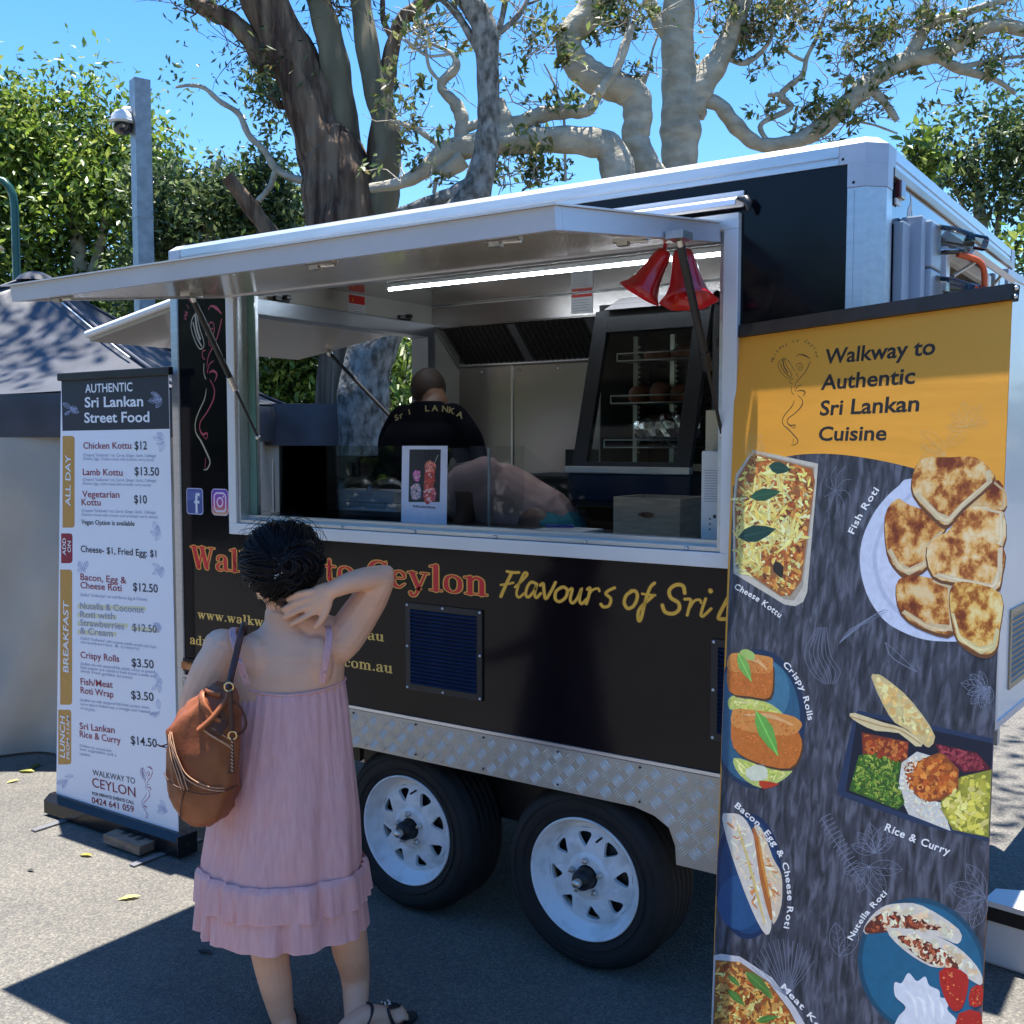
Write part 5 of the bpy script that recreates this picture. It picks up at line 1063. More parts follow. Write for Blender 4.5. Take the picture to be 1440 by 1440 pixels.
# legs and feet
limb(b, [wp(372, 1230, .02), wp(376, 1290, .0), wp(379, 1335, -.02), wp(388, 1385, -.02), wp(399, 1440, -.01), dist(402, 1462, 3.0)], [.078, .058, .055, .047, .031, .027], 5, 18)
RA = dist(500, 1452, 3.02); limb(b, [wp(455, 1230, .02), wp(484, 1290, .03), wp(493, 1335, .05), wp(500, 1378, .09), RA, RA-Vector((0, 0, .02))], [.078, .056, .054, .043, .029, .028], 5, 18)
LA = dist(402, 1462, 3.0)
def foot(A, d):
    d = Vector((d[0], d[1], 0)).normalized(); s = Vector((d.y, -d.x, 0)); A = Vector((A.x, A.y, 0)); out = []
    b.ball(A-d*.018+Vector((0, 0, .045)), .032, 12)
    limb(b, [A-d*.03+Vector((0, 0, .042)), A+d*.03+Vector((0, 0, .062)), A+d*.10+Vector((0, 0, .042)), A+d*.135+Vector((0, 0, .03))], [.030, .033, .029, .020], 4, 12)
    limb(b, [A-d*.01+Vector((0, 0, .034)), A+d*.06+Vector((0, 0, .032)), A+d*.14+Vector((0, 0, .030))], [.026, .032, .030], 4, 12)
    for k, o in enumerate((-.028, -.014, 0, .013, .026)):
        L = (.055, .056, .05, .044, .036)[k] if True else 0
        limb(b, [A+d*.13+s*o+Vector((0, 0, .030)), A+d*(.13+L*.5)+s*o*1.05+Vector((0, 0, .032)), A+d*(.13+L*.8)+s*o*1.05+Vector((0, 0, .025))], [.011 if k else .014, .009 if k else .012, .0075 if k else .010], 3, 8)
    return A, d, s
fR = foot(RA, RT*.80+FH*.60); fL = foot(LA, FH*.9-RT*.25)
body = b.build('body', SKIN, W); remesh(body, .004, 2)
for fi_, (A, d, s) in enumerate((fR, fL)):
    m = MB(); sole = []
    for k in range(24):
        a = 2*math.pi*k/24; sole.append(A+d*(.075+.135*math.cos(a))+s*(.040*math.sin(a)*(1+.15*math.cos(a)))+Vector((0, 0, .016)))
    m.extrude(sole, (0, 0, 1), .013); m.tube(catmull([A+d*.11+s*.038+Vector((0, 0, .02)), A+d*.10+s*.02+Vector((0, 0, .070)), A+d*.15+Vector((0, 0, .055)), A+d*.10-s*.02+Vector((0, 0, .070)), A+d*.11-s*.038+Vector((0, 0, .02))]), .0055, 6)
    m.tube(catmull([A+d*.0+s*.034+Vector((0, 0, .02)), A+d*.045+s*.022+Vector((0, 0, .085)), A+d*.045-s*.022+Vector((0, 0, .085)), A+d*.0-s*.034+Vector((0, 0, .02))]), .005, 6)
    sn = m.build('sandal', BLKP, W)
    m = MB()
    for k in range(7): m.ball(A+d*(.105+.01*math.cos(k))+s*(.012*math.sin(k*1.7))+Vector((0, 0, .079)), .0045, 6)
    m.build('sandal_jewels', CHROME, sn)
# eyes and mouth on the far side of the head
m = MB()
for s in (-1, 1): m.ball(hc+FH*.088+RT*s*.03+Vector((0, 0, .012)), .010, 10)
m.build('eyes', mat('eye_white', (.6, .58, .55), .2, vary=.05, scale=50), W)
m = MB(); m.ball(hc+FH*.099-Vector((0, 0, .046)), (.017, .006, .006), 10); m.build('lips', mat('lip_pink', (.40, .12, .10), .4, vary=.05, scale=50), W)
# dress
DRM = bpy.data.materials.new('dusty_pink_crepe'); DRM.use_nodes = True
def dressmat():
    m = DRM; N = m.node_tree.nodes; L = m.node_tree.links; bs = N['Principled BSDF']
    tc = N.new('ShaderNodeTexCoord'); mp = N.new('ShaderNodeMapping'); mp.inputs['Scale'].default_value = (1, 1, .12); L.new(tc.outputs['Object'], mp.inputs[0])
    n = N.new('ShaderNodeTexNoise'); n.inputs['Scale'].default_value = 90; n.inputs['Detail'].default_value = 5; L.new(mp.outputs[0], n.inputs['Vector'])
    n2 = N.new('ShaderNodeTexNoise'); n2.inputs['Scale'].default_value = 9; L.new(tc.outputs['Object'], n2.inputs['Vector'])
    r = N.new('ShaderNodeValToRGB'); L.new(n.outputs['Fac'], r.inputs[0]); r.color_ramp.elements[0].position = .3; r.color_ramp.elements[0].color = (.80, .42, .41, 1); r.color_ramp.elements[1].position = .7; r.color_ramp.elements[1].color = (.88, .52, .50, 1)
    L.new(r.outputs[0], bs.inputs['Base Color']); bs.inputs['Roughness'].default_value = .85; bs.inputs['Sheen Weight'].default_value = .15; bs.inputs['Specular IOR Level'].default_value = .2
    ad = N.new('ShaderNodeMath'); ad.operation = 'MULTIPLY_ADD'; L.new(n2.outputs['Fac'], ad.inputs[0]); ad.inputs[1].default_value = 4; L.new(n.outputs['Fac'], ad.inputs[2])
    bp = N.new('ShaderNodeBump'); bp.inputs['Distance'].default_value = .0032; L.new(ad.outputs[0], bp.inputs['Height']); L.new(bp.outputs[0], bs.inputs['Normal'])
    tr = N.new('ShaderNodeBsdfTranslucent'); L.new(r.outputs[0], tr.inputs[0]); ms = N.new('ShaderNodeMixShader'); ms.inputs[0].default_value = .15; L.new(bs.outputs[0], ms.inputs[1]); L.new(tr.outputs[0], ms.inputs[2]); L.new(ms.outputs[0], N['Material Output'].inputs['Surface'])
dressmat()
def interp(tab, x):
    for i in range(len(tab)-1):
        if x <= tab[i+1][0] or i == len(tab)-2:
            a, c = tab[i], tab[i+1]; t = (x-a[0])/(c[0]-a[0]); return [a[j]*(1-t)+c[j]*t for j in range(1, len(a))]
def skirt(y0, y1, tab, fold, name, rows=22, seg=220, dip=None, mt=DRM):
    m = MB(); R_ = []
    for j in range(rows+1):
        t = j/rows; y = y0+(y1-y0)*t; c, hw, dep = interp(tab, y); base = wp(c, y, .03); rr_ = []
        for k in range(seg):
            a = 2*math.pi*k/seg; f = fold(a, t); z = (dip(a)*(1-t) if dip else 0)
            rr_.append(base+RT*((hw*PXM+f)*math.cos(a))+FH*((dep+f)*math.sin(a))+Vector((0, 0, z)))
        R_.append(rr_)
    m.loft(R_, cap=False); o = m.build(name, mt, W)
    return o
rg = random.Random(11)
ph = [rg.uniform(0, 6.28) for _ in range(20)]
def f_body(a, t):
    t = min(t, 1.0)
    g_ = math.sin(a*5+ph[0]+1.1*math.sin(a*2+1.7*t)+.9*t)*.5*(.6+.6*math.sin(a*3+ph[4])**2)+math.sin(a*11+ph[1]+1.3*math.sin(a*3+2*t)-.8*t)*.28*(.4+.9*math.sin(a*1.5+ph[5])**2)+math.sin(a*23+ph[2]+t*2)*.13+.25*math.sin(t*9+a*2)*math.sin(a*4+ph[6])*(1-t)
    return (.004+.016*t**1.2)*g_*(1 if t < .97 else .8)+(.0022*math.sin(a*34+ph[3])*(1-t)**3)
TABD = [(955, 410, 74, .103), (968, 410, 77, .112), (1000, 410, 82, .122), (1050, 408, 90, .135), (1150, 402, 107, .165), (1215, 399, 115, .182), (1260, 399, 118, .187), (1330, 400, 122, .195)]
D1 = skirt(962, 1216, TABD, f_body, 'dress', 40, dip=lambda a: .012-.018*max(0, math.sin(-a))**2)
def fr(n, amp, q): 
    def f(a, t):
        w = a*n+2.2*math.sin(a*3+q)+1.3*math.sin(a*7+q*2)
        s_ = math.sin(w); return amp*(.35+.65*t)*(s_*.8+.3*math.sin(2*w+q))*(.7+.5*math.sin(a*5+q))+.0115*min(1, t*6+.25)+f_body(a, .9)*.85
    return f
def dv_(n, q): return lambda a: .004*math.sin(a*n*1.3+q)
skirt(1212, 1258, [(1200, 399, 115, .183), (1258, 400, 119, .193)], fr(20, .0125, .3), 'ruffle', 10, 420, mt=DRM)
skirt(1246, 1298, [(1240, 399, 113, .181), (1298, 400, 118, .191)], fr(14, .0145, 2.1), 'ruffle', 10, 360, mt=DRM)
# neckline binding, seam, straps
m = MB(); P = []
for k in range(81):
    a = 2*math.pi*k/80; c, hw, dep = interp(TABD, 962); P.append(wp(c, 962, .03)+RT*(hw*PXM+.003)*math.cos(a)+FH*(dep+.003)*math.sin(a)+Vector((0, 0, .012-.018*max(0, math.sin(-a))**2)))
m.tube(P, .0035, 6, caps=False); m.build('neckline', DRM, W)
for P in ([wp(347, 962, -.088), wp(338, 935, -.098), wp(330, 905, -.085), wp(327, 890, -.045), wp(329, 884, .0), wp(333, 890, .05), wp(338, 930, .095)], [wp(453, 960, -.088), wp(459, 925, -.100), wp(463, 898, -.080), wp(462, 884, -.045), wp(460, 882, .0), wp(458, 892, .05), wp(455, 930, .10)]):
    m = MB(); Q = catmull(P, 6)
    for o in (-.006, 0, .006): m.tube([q+RT*o for q in Q], .0042, 6)
    m.build('strap', DRM, W)
    m = MB(); m.box(Q[3], (.014, .006, .009), None, 0, .002); m.build('strap_slider', mat('rose_slider', (.55, .3, .3), .3, vary=.05, scale=50), W)
m = MB(); m.tube(catmull([wp(328, 893, -.052), wp(334, 925, -.098), wp(340, 932, -.105)]), .003, 6); m.ball(wp(332, 934, -.10), .006, 8); m.build('strap', mat('lilac_strap', (.62, .52, .68), .6, vary=.05, scale=50), W)
# hair
HC = wp(397, 788, .0)
def hz(c, r, seg=28):
    m_ = MB(); m_.ball(c, r, seg); return m_
m = MB(); rot0 = Matrix.Rotation(YAW-math.pi/2, 3, 'Z')
m.ball(HC, (.104, .108, .105), 28, rot=rot0); m.ball(wp(408, 808, -.03), (.074, .066, .056), 20, rot=rot0); m.ball(wp(418, 778, -.05), (.06, .05, .05), 18, rot=rot0); m.ball(wp(377, 790, -.03), (.055, .05, .06), 18, rot=rot0)
hr = m.build('hair', HAIR, W); remesh(hr, .009, 2)
m = MB(); g_ = random.Random(3); clip_ = wp(404, 800, -.135)
for k in range(1900):
    th = g_.uniform(0, 2*math.pi); pz = g_.uniform(-.75, .99); q = math.sqrt(1-pz*pz)
    st = Vector((math.cos(th)*q, math.sin(th)*q, pz)); en = (clip_-HC); en = Vector((en.x, en.y, en.z)).normalized(); P = []
    en = (en+Vector((g_.uniform(-.35, .35), g_.uniform(-.35, .35), g_.uniform(-.35, .35)))).normalized()
    lift = g_.uniform(.95, 1.02)*(1+.035*math.sin(th*5)+.03*math.sin(pz*7+th*2))
    for j in range(7):
        t = j/6; v = st.lerp(en, t); v = v.normalized() if v.length > .05 else en
        P.append(HC+Vector((v.x*.116, v.y*.119, v.z*.115))*(lift+.02*math.sin(t*6+th)+(.03*g_.random() if j in (2, 3) and k % 5 == 0 else 0)))
    if st.dot(FH) > .75 and pz < .5: continue
    m.tube(P, [.0008, .0018, .0024, .0024, .0022, .0018, .0006], 3, caps=False)
for k in range(60):     # flyaway and nape hairs
    p = wp(g_.uniform(372, 440), g_.uniform(822, 845), g_.uniform(-.05, -.02)); m.tube([p, p+Vector((g_.uniform(-.01, .01), -.01, -.012)), p+Vector((g_.uniform(-.02, .02), g_.uniform(-.02, .0), -.03))], .0008, 3, caps=False)
for k in range(110):
    a = g_.uniform(-.4, 3.8); c_, s_ = math.cos(a), math.sin(a); p = wp(397, 787)+RT*.100*c_+Vector((0, 0, .102*s_)); o_ = RT*c_+Z_*s_; t_ = RT*-s_+Z_*c_; L_ = g_.uniform(.01, .04); sg_ = g_.choice((-1, 1)); m.tube([p, p+o_*L_*.6+t_*L_*.5*sg_, p+o_*L_*.9+t_*L_*1.2*sg_, p+o_*L_*.6+t_*L_*2*sg_], .0006, 3, caps=False)
for k in range(70):     # loose curled locks round the clip
    th = g_.uniform(0, 6.28); r_ = g_.uniform(.01, .075); c0_ = wp(404, 792, -.112)+RT*r_*math.cos(th)+Z_*r_*.9*math.sin(th)+FH*(r_*r_*5.5); dr = RT*math.cos(th+1.6)+Z_*math.sin(th+1.6); P = [c0_+dr*(.05*t-.025)+(RT*math.cos(th)+Z_*math.sin(th))*.012*math.sin(t*5+th)-FH*(.010*math.sin(t*3.1)+.004) for t in (0, .2, .4, .6, .8, 1)]
    m.tube(P, [.0008, .003, .004, .004, .0026, .0006], 4, caps=False)
o = m.build('hair_strands', HAIR, W)
m = MB(); m.ball(wp(399, 838, -.025), (.034, .03, .030), 14)
for k in range(50): p = wp(g_.uniform(385, 412), g_.uniform(832, 846), -.052+g_.uniform(-.004, .004)); m.tube([p, p+Vector((g_.uniform(-.012, .012), 0, -.018))], .001, 3, caps=False)
m.build('nape_hair', HAIRB, W)
m = MB()
for s in (-1, 1):
    for k in range(3): m.tube(catmull([wp(392+s*5, 782+k*8, -.112), wp(392+s*8, 784+k*8, -.122), wp(392+s*3, 786+k*8, -.124)]), .0025, 6)
    m.tube([wp(392+s*5, 782, -.116), wp(392+s*5, 804, -.116)], .003, 6)
cl_ = m.build('hair_claw', BLKP, W)
m = MB()
for k in range(16): m.ball(wp(384+g_.uniform(-3, 14), 780+g_.uniform(-3, 34), -.122), g_.uniform(.0010, .0024), 6)
m.build('claw_glints', mat('silver_glint', (.8, .82, .85), .1, 1, vary=.05, scale=50), cl_)  # tiny silver balls standing in for glints on the glossy claw
m = MB(); ec = wp(364, 836, -.01); m.tube([ec+(RT*.6-FH*.8)*.011*math.cos(a)+Vector((0, 0, .012*math.sin(a))) for a in np.linspace(0, 6.283, 20)], .0016, 6, caps=False); m.build('hoop_earring', mat('gold', (.75, .52, .25), .2, 1, vary=.05, scale=50), W)

# handbag on her shoulder
BG = thing('handbag', 'tan brown slouchy leather shoulder bag with stitched seams hanging from the woman\'s shoulder', 'handbag', tuple(wp(288, 1150, -.12)))
def leather():
    m = mat('tan_leather', (.17, .045, .018), .40, vary=.0, scale=6, col2=(.34, .115, .042), bump=.004, bscale=16, spec=.35, detail=8); return m
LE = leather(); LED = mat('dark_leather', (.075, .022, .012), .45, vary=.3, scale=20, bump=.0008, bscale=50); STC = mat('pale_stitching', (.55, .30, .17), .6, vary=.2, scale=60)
m = MB(); rows = [(962, 312, 11, .018), (972, 308, 22, .035), (985, 302, 34, .050), (1002, 294, 43, .060), (1025, 289, 49, .068), (1055, 286, 51, .074), (1085, 286, 50, .076), (1110, 287, 47, .074), (1130, 288, 42, .066), (1146, 288, 32, .05), (1156, 287, 18, .03)]
R_ = []
for y, c, h, dep in rows:
    rr_ = []; base = wp(c, y, -.13)
    for k in range(40):
        a = 2*math.pi*k/40; f = 1+.035*math.sin(a*5+y*.05)+.025*math.sin(a*9-y*.08)+.02*math.sin(y*.13+a*2)
        cx, sy = math.cos(a), math.sin(a); q_ = Vector((cx*2.2, sy*2.2, y*.045)); nv_ = noise.noise(q_*1.3)*.10-abs(noise.noise(q_*2.6+Vector((5, 1, 2))))*.11; f += nv_; rr_.append(base+RT*(h*PXM*f*math.copysign(abs(cx)**.8, cx))+FH*(dep*f*math.copysign(abs(sy)**.85, sy))+Vector((0, 0, .012*noise.noise(q_*.9))))
    R_.append(rr_)
R2 = []
for i in range(len(R_)-1):
    for t in (0, .33, .66): R2.append([p.lerp(q, t) for p, q in zip(R_[i], R_[i+1])])
R2.append(R_[-1]); m.loft(R2); bo = m.build('bag_body', LE, BG)
def bagpt(x, y, o=.003):
    r_ = interp([(a, c, h, d) for a, c, h, d in rows], y); u = (x-r_[0])/r_[1]; u = max(-.98, min(.98, u)); ph_ = abs(u)**(1/.8); s_ = math.sqrt(max(0, 1-ph_*ph_)); return wp(r_[0], y, -.13)+RT*(r_[1]*PXM*u*1.03)-FH*(r_[2]*1.04*s_**.85+o)
def seam(P, r=.0022, mt=STC, nm='stitched_seam', k=6):
    m_ = MB(); m_.tube([bagpt(p.x, p.y) for p in catmull(P, k)], r, 6); m_.build(nm, mt, BG)
for dx in (0, 4, 9): seam([(247+dx*.6, 1022), (252+dx, 1050), (262+dx, 1078), (268+dx, 1098)], .0016)
for dy in (0, 4): seam([(250, 1030+dy), (262, 1052+dy*1.5), (275, 1076+dy*1.5), (300, 1092+dy), (322, 1098+dy)], .0017)
seam([(272, 1100), (266, 1125), (262, 1146)], .0018, LED); seam([(240, 1080), (262, 1094), (300, 1104), (334, 1100)], .0016, LED)
seam([(290, 1012), (306, 1024), (322, 1036), (331, 1046)], .003); seam([(294, 1006), (312, 1018), (330, 1034)], .0018)
# the dark gathered mouth and the folded top flap
m = MB(); P = [(252, 1050), (262, 1058), (274, 1078), (284, 1096), (270, 1090), (258, 1070)]; m.add([bagpt(x, y, .0025) for x, y in P], [list(range(6))]); m.build('pocket_fold', LED, BG)
m = MB(); P = catmull([(288, 968), (296, 985), (310, 1000), (318, 1005)], 5); m.tube([bagpt(p.x, p.y, .010) for p in P], [.012]*8+[.008]*8, 8, squash=.5); m.tube([bagpt(p.x, p.y, .012) for p in catmull([(291, 1016), (308, 1000), (322, 980), (324, 972)], 5)], .013, 10, squash=.6); m.tube([bagpt(p.x, p.y, .008) for p in catmull([(288, 966), (302, 970), (316, 972)], 5)], .009, 8, squash=.6); m.build('top_flap', LE, BG)
m = MB(); P = [(296, 1014), (308, 998), (320, 992), (327, 1010), (318, 1026)]; m.add([bagpt(x, y, .0065) for x, y in P], [list(range(5))]); m.build('flap_shadow_patch', LED, BG)  # flat dark patch drawn in as the shade of the opening under the flap
m = MB(); Q = catmull([wp(322, 968, -.19), wp(325, 950, -.15), wp(331, 925, -.118), wp(338, 895, -.098), wp(343, 880, -.062), wp(344, 876, -.01), wp(343, 884, .04), wp(340, 930, .10), wp(330, 1000, .06), wp(320, 1040, -.04)], 7)
prev = None
for o in range(1): m.tube(Q, .0095, 8, squash=.35)
m.build('shoulder_strap', LED, BG)
def torus(c, u, w, r, t, mb, n=20): mb.tube([c+u*r*math.cos(a)+w*r*math.sin(a) for a in np.linspace(0, 2*math.pi, n)], t, 8, caps=False)
Z = Vector((0, 0, 1))
m = MB(); torus(wp(322, 966, -.20), RT, Z, .012, .0028, m); torus(wp(327, 1034, -.215), RT, Z, .011, .0028, m); m.build('brass_ring', mat('gold', (0, 0, 0)), BG)
m = MB(); m.tube([wp(324, 972, -.205), wp(325, 1000, -.21), wp(326, 1028, -.215)], .007, 8); m.tube(catmull([wp(328, 985, -.2), wp(340, 998, -.19), wp(346, 1018, -.185), wp(340, 1030, -.19), wp(330, 1034, -.21)]), .0035, 6)
for k in range(7): m.tube(catmull([wp(326, 1036, -.215), wp(325+k*.6, 1060, -.222), wp(321+k*1.4, 1088, -.215)]), .0022, 5)
m.build('tassel', LED, BG)
m = MB()
for k in range(9): m.tube([wp(325, 1042+k*5, -.226), wp(327.5, 1045+k*5, -.226)], .0022, 5)
m.build('braided_charm', STC, BG)
GLS = thing('glasses', 'dark red framed glasses held in the woman\'s hand beside the menu banner', 'glasses', tuple(wp(236, 1045, .28)))
m = MB(); m.tube(catmull([wp(252, 1048, .30), wp(238, 1046, .29), wp(228, 1049, .27), wp(221, 1047, .26)]), .0022, 6); m.tube(catmull([wp(252, 1050, .315), wp(236, 1051, .31), wp(224, 1049, .30)]), .0022, 6); m.build('frame', mat('dark_red_frame', (.10, .01, .012), .25, vary=.1, scale=50), GLS)
m = MB(); torus(wp(256, 1050, .32), FH, Z, .02, .002, m); torus(wp(262, 1050, .34), FH, Z, .02, .002, m); m.build('rim', mat('dark_red_frame', (0, 0, 0)), GLS)

# the cook in a black shirt, back to us inside the trailer
def ap(x, y, yy): return at(x, y, 1, yy)
CK = thing('person', 'cook in a black polo shirt with yellow lettering, back turned inside the trailer', 'person', (-3.1, .8, .72))
sh = ap(602, 575, .92); hp = Vector((sh.x+.02, .70, 1.50)); X_ = Vector((1, 0, 0)); Y_ = Vector((0, 1, 0))
b = MB()
hd = ap(603, 549, 1.04); b.ball(hd, (.074, .092, .098), 20); face(b, hd, Vector((0, .8, -.6)), Vector((0, .6, .8)))
for s in (-1, 1): b.ball(hd+X_*s*.083-Z*.02, (.01, .02, .028), 8)
limb(b, [sh-Z*.02, sh+Y_*.06+Z*.03, hd-Z*.04], [.065, .058, .06])
b.loft([ring(hp-Z*.1, .15, .11, X_, Y_), ring(hp, .16, .12, X_, Y_), ring(hp.lerp(sh, .5), .16, .11, X_, Y_), ring(sh-Z*.06, .165, .08, X_, Y_), ring(sh, .10, .06, X_, Y_)])
for s in (-1, 1):
    S0 = sh+X_*s*.168-Z*.04; limb(b, [S0-X_*s*.03, S0+X_*s*.05-Z*.16+Y_*.02, S0+X_*s*.04-Z*.27+Y_*.12], [.06, .052, .042]); E_ = S0+X_*s*.04-Z*.27+Y_*.12; H_ = E_+Vector((-s*.05, .24, -.03)); limb(b, [E_, (E_+H_)/2, H_], [.042, .038, .027]); b.ball(H_+Y_*.05, (.04, .05, .018), 10)
    for k in range(4): limb(b, [H_+Vector((-.03+k*.02, .09, 0)), H_+Vector((-.032+k*.021, .125, -.008)), H_+Vector((-.03+k*.02, .14, -.03))], [.009, .0085, .0075], 3, 8)
    limb(b, [H_+Vector((-s*.03, .02, 0)), H_+Vector((-s*.055, .06, -.01)), H_+Vector((-s*.045, .09, -.02))], [.012, .01, .008], 3, 8)
    limb(b, [hp+X_*s*.08-Z*.05, hp+X_*s*.09-Z*.40, hp+X_*s*.09-Z*.70], [.085, .06, .045]); b.ball(Vector((hp.x+s*.09, hp.y+.06, .765)), (.045, .12, .04), 10)
bo = b.build('body', DSKIN, CK); remesh(bo, .009, 2)
b = MB()
b.loft([ring(hp-Z*.10, .185, .14, X_, Y_), ring(hp, .18, .14, X_, Y_), ring(hp.lerp(sh, .35), .185, .135, X_, Y_), ring(hp.lerp(sh, .7), .195, .13, X_, Y_), ring(sh-Z*.065, .208, .118, X_, Y_), ring(sh-Z*.025, .165, .10, X_, Y_), ring(sh+Z*.02, .085, .075, X_, Y_), ring(sh+Z*.035, .07, .07, X_, Y_)])
for s in (-1, 1): S0 = sh+X_*s*.168-Z*.05; limb(b, [S0-X_*s*.03, S0+X_*s*.045-Z*.10+Y_*.01, S0+X_*s*.062-Z*.195+Y_*.03], [.078, .078, .072])
so2 = b.build('polo_shirt', mat('black_cotton', (.004, .004, .008), .95, spec=.1, vary=.3, scale=12, bump=.002, bscale=14), CK); remesh(so2, .010, 2)
for s in (-1, 1):
    m = MB(); S0 = sh+X_*s*.168-Z*.05+X_*s*.063-Z*.197+Y_*.031; m.tube([S0+Vector((.074*math.cos(a), .074*math.sin(a), .012*math.cos(a)*s)) for a in np.linspace(0, 6.283, 20)], .0055, 6, caps=False); m.build('cuff_trim', mat('cream_trim', (.55, .5, .42), .7, vary=.05, scale=50), CK)
mb = MB(); s_ = 'Sri LANKA'; P = [(p.x, p.y) for p in catmull([(556, 586), (578, 576), (604, 572), (630, 574), (650, 583)], 8)]; 
for i, ch in enumerate(s_):
    if ch == ' ': continue
    t = i/len(s_)*(len(P)-1); k = int(t); px, py = P[k]; vs, fs = glyphs(ch, .03); A = ap(px, py+6, sh.y-.155+abs(px-605)*.0006); B = ap(P[k+1][0], P[k+1][1]+6, sh.y-.155+abs(px-605)*.0006); u_ = (B-A).normalized(); v_ = Vector((-u_.z, 0, u_.x)); v_ = v_ if v_.z > 0 else -v_
    mb.add([A+u_*vx*.050+v_*vy*.036 for vx, vy in vs], fs)
mb.build('lettering', flat(.65, .55, .25), CK)
b = MB(); b.loft([ring(hp+Z*.0, .17, .13, X_, Y_), ring(hp-Z*.12, .18, .135, X_, Y_), ring(hp-Z*.2, .17, .12, X_, Y_)])
for s in (-1, 1): limb(b, [hp+X_*s*.08-Z*.12, hp+X_*s*.09-Z*.42, hp+X_*s*.09-Z*.72], [.10, .08, .07])
b.build('trousers', mat('dark_denim', (.02, .025, .04), .8, vary=.3, scale=20), CK)
m = MB(); m.ball(hd+Z*.010-Y_*.004, (.079, .095, .097), 18); hr2 = m.build('cropped_hair', mat('cropped_hair', (.035, .018, .013), .7, vary=.35, scale=60, bump=.001, bscale=200), CK)

# second worker bending down over the counter
WK = thing('person', 'worker in a faded pink top and teal trousers bending low behind the serving counter', 'person', (-2.4, .75, .72))
yb_ = .72; b = MB(); s0 = ap(668, 700, yb_); s1 = ap(772, 738, yb_+.05)
hd2 = ap(640, 735, yb_+.18); b.ball(hd2, (.08, .095, .10), 18); face(b, hd2, Vector((-.3, .3, -.9)).normalized(), Vector((-.5, .6, .4)).normalized())
limb(b, [s0+Z*.02, (s0+hd2)/2, hd2], [.07, .058, .06]); limb(b, [s0, s0.lerp(s1, .5)+Z*.02, s1], [.12, .125, .12])
A_ = ap(655, 683, yb_-.12); limb(b, [A_, A_-Z*.12+X_*.0, A_-Z*.25-X_*.05-Y_*.05], [.052, .045, .03]); h_ = A_-Z*.25-X_*.05-Y_*.05; b.ball(h_-Z*.03, (.035, .02, .04), 10)
for k in range(4): limb(b, [h_+Vector((-.025+k*.017, 0, -.06)), h_+Vector((-.025+k*.017, -.01, -.085)), h_+Vector((-.02+k*.017, -.012, -.10))], [.0085, .008, .007], 3, 8)
limb(b, [h_+Vector((.03, 0, -.02)), h_+Vector((.045, 0, -.05))], [.01, .008], 3, 8)
for s in (-1, 1): limb(b, [s1+Y_*s*.09, Vector((s1.x+.02, s1.y+s*.1, 1.12)), Vector((s1.x, s1.y+s*.1, .78))], [.09, .065, .045]); b.ball(Vector((s1.x-.06, s1.y+s*.1, .765)), (.12, .045, .04), 10)
bo = b.build('body', DSKIN, WK); remesh(bo, .010, 2)
b = MB(); limb(b, [s0-X_*.02+Z*.015, s0.lerp(s1, .35)+Z*.035, s0.lerp(s1, .7)+Z*.015, s1+Z*.0], [.14, .152, .147, .14], 5, 20); limb(b, [A_+Z*.04+Y_*.06+X_*.06, A_+Z*.02], [.085, .068])
so3 = b.build('top', mat('faded_pink_cotton', (.45, .28, .25), .85, vary=.15, scale=9, bump=.003, bscale=12), WK); remesh(so3, .010, 2)
b = MB(); limb(b, [s1-X_*.03-Z*.015, s1+X_*.05-Z*.03], [.138, .12])
for s in (-1, 1): limb(b, [s1+Y_*s*.07+X_*.03-Z*.03, Vector((s1.x+.03, s1.y+s*.1, 1.12)), Vector((s1.x+.01, s1.y+s*.1, .80))], [.105, .085, .07])
tr_ = b.build('trousers', mat('teal_cotton', (.012, .17, .20), .8, vary=.2, scale=9), WK); remesh(tr_, .012, 2)

# ------------------------------------------------------------------ things inside and on the trailer
FW_ = thing('food_warmer', 'black framed glass food warmer cabinet with three wire shelves inside the trailer', 'food warmer', (-1.95, 1.0, 1.50))
def fwp(part_, m_, p=None): return part_.build(m_[0], m_[1], p or FW_)
cx0, cx1 = -2.215, -1.735; zb, zt = 1.66, 2.30; fy = lambda z: .80+(z-zb)/(zt-zb)*.19
m = MB()
def slant(xa, xb, z0, z1, d=.03, mb=None): mb.add([(xa, fy(z0), z0), (xb, fy(z0), z0), (xb, fy(z1), z1), (xa, fy(z1), z1), (xa, fy(z0)+d, z0), (xb, fy(z0)+d, z0), (xb, fy(z1)+d, z1), (xa, fy(z1)+d, z1)], [(0, 1, 2, 3), (7, 6, 5, 4), (0, 4, 5, 1), (1, 5, 6, 2), (2, 6, 7, 3), (3, 7, 4, 0)])
slant(cx0-.02, cx0+.045, zb, zt, mb=m); slant(cx1-.045, cx1+.02, zb, zt, mb=m); slant(cx0+.046, cx1-.046, zt-.09, zt, mb=m); slant(cx0+.046, cx1-.046, zb, zb+.018, mb=m)
fwp(m, ('front_frame', BLKP))
m = MB(); m.span((cx0-.02, 1.02, zt), (cx1+.02, 1.50, zt+.03)); m.span((cx0-.02, 1.47, zb), (cx1+.02, 1.50, zt)); m.span((cx0-.03, .80, 1.50), (cx1+.03, 1.50, zb-.03)); fwp(m, ('housing', BLKP))
m = MB(); m.add([(cx0+.03, .97, zt+.002), (cx1-.0, .97, zt+.002), (cx1-.0, 1.08, zt+.062), (cx0+.05, 1.08, zt+.062), (cx0+.05, 1.3, zt+.05), (cx1, 1.3, zt+.05)], [(0, 1, 2, 3), (3, 2, 5, 4)]); fwp(m, ('top_cowl', mat('grey_cowl', (.42, .38, .38), .4, vary=.05, scale=9)))
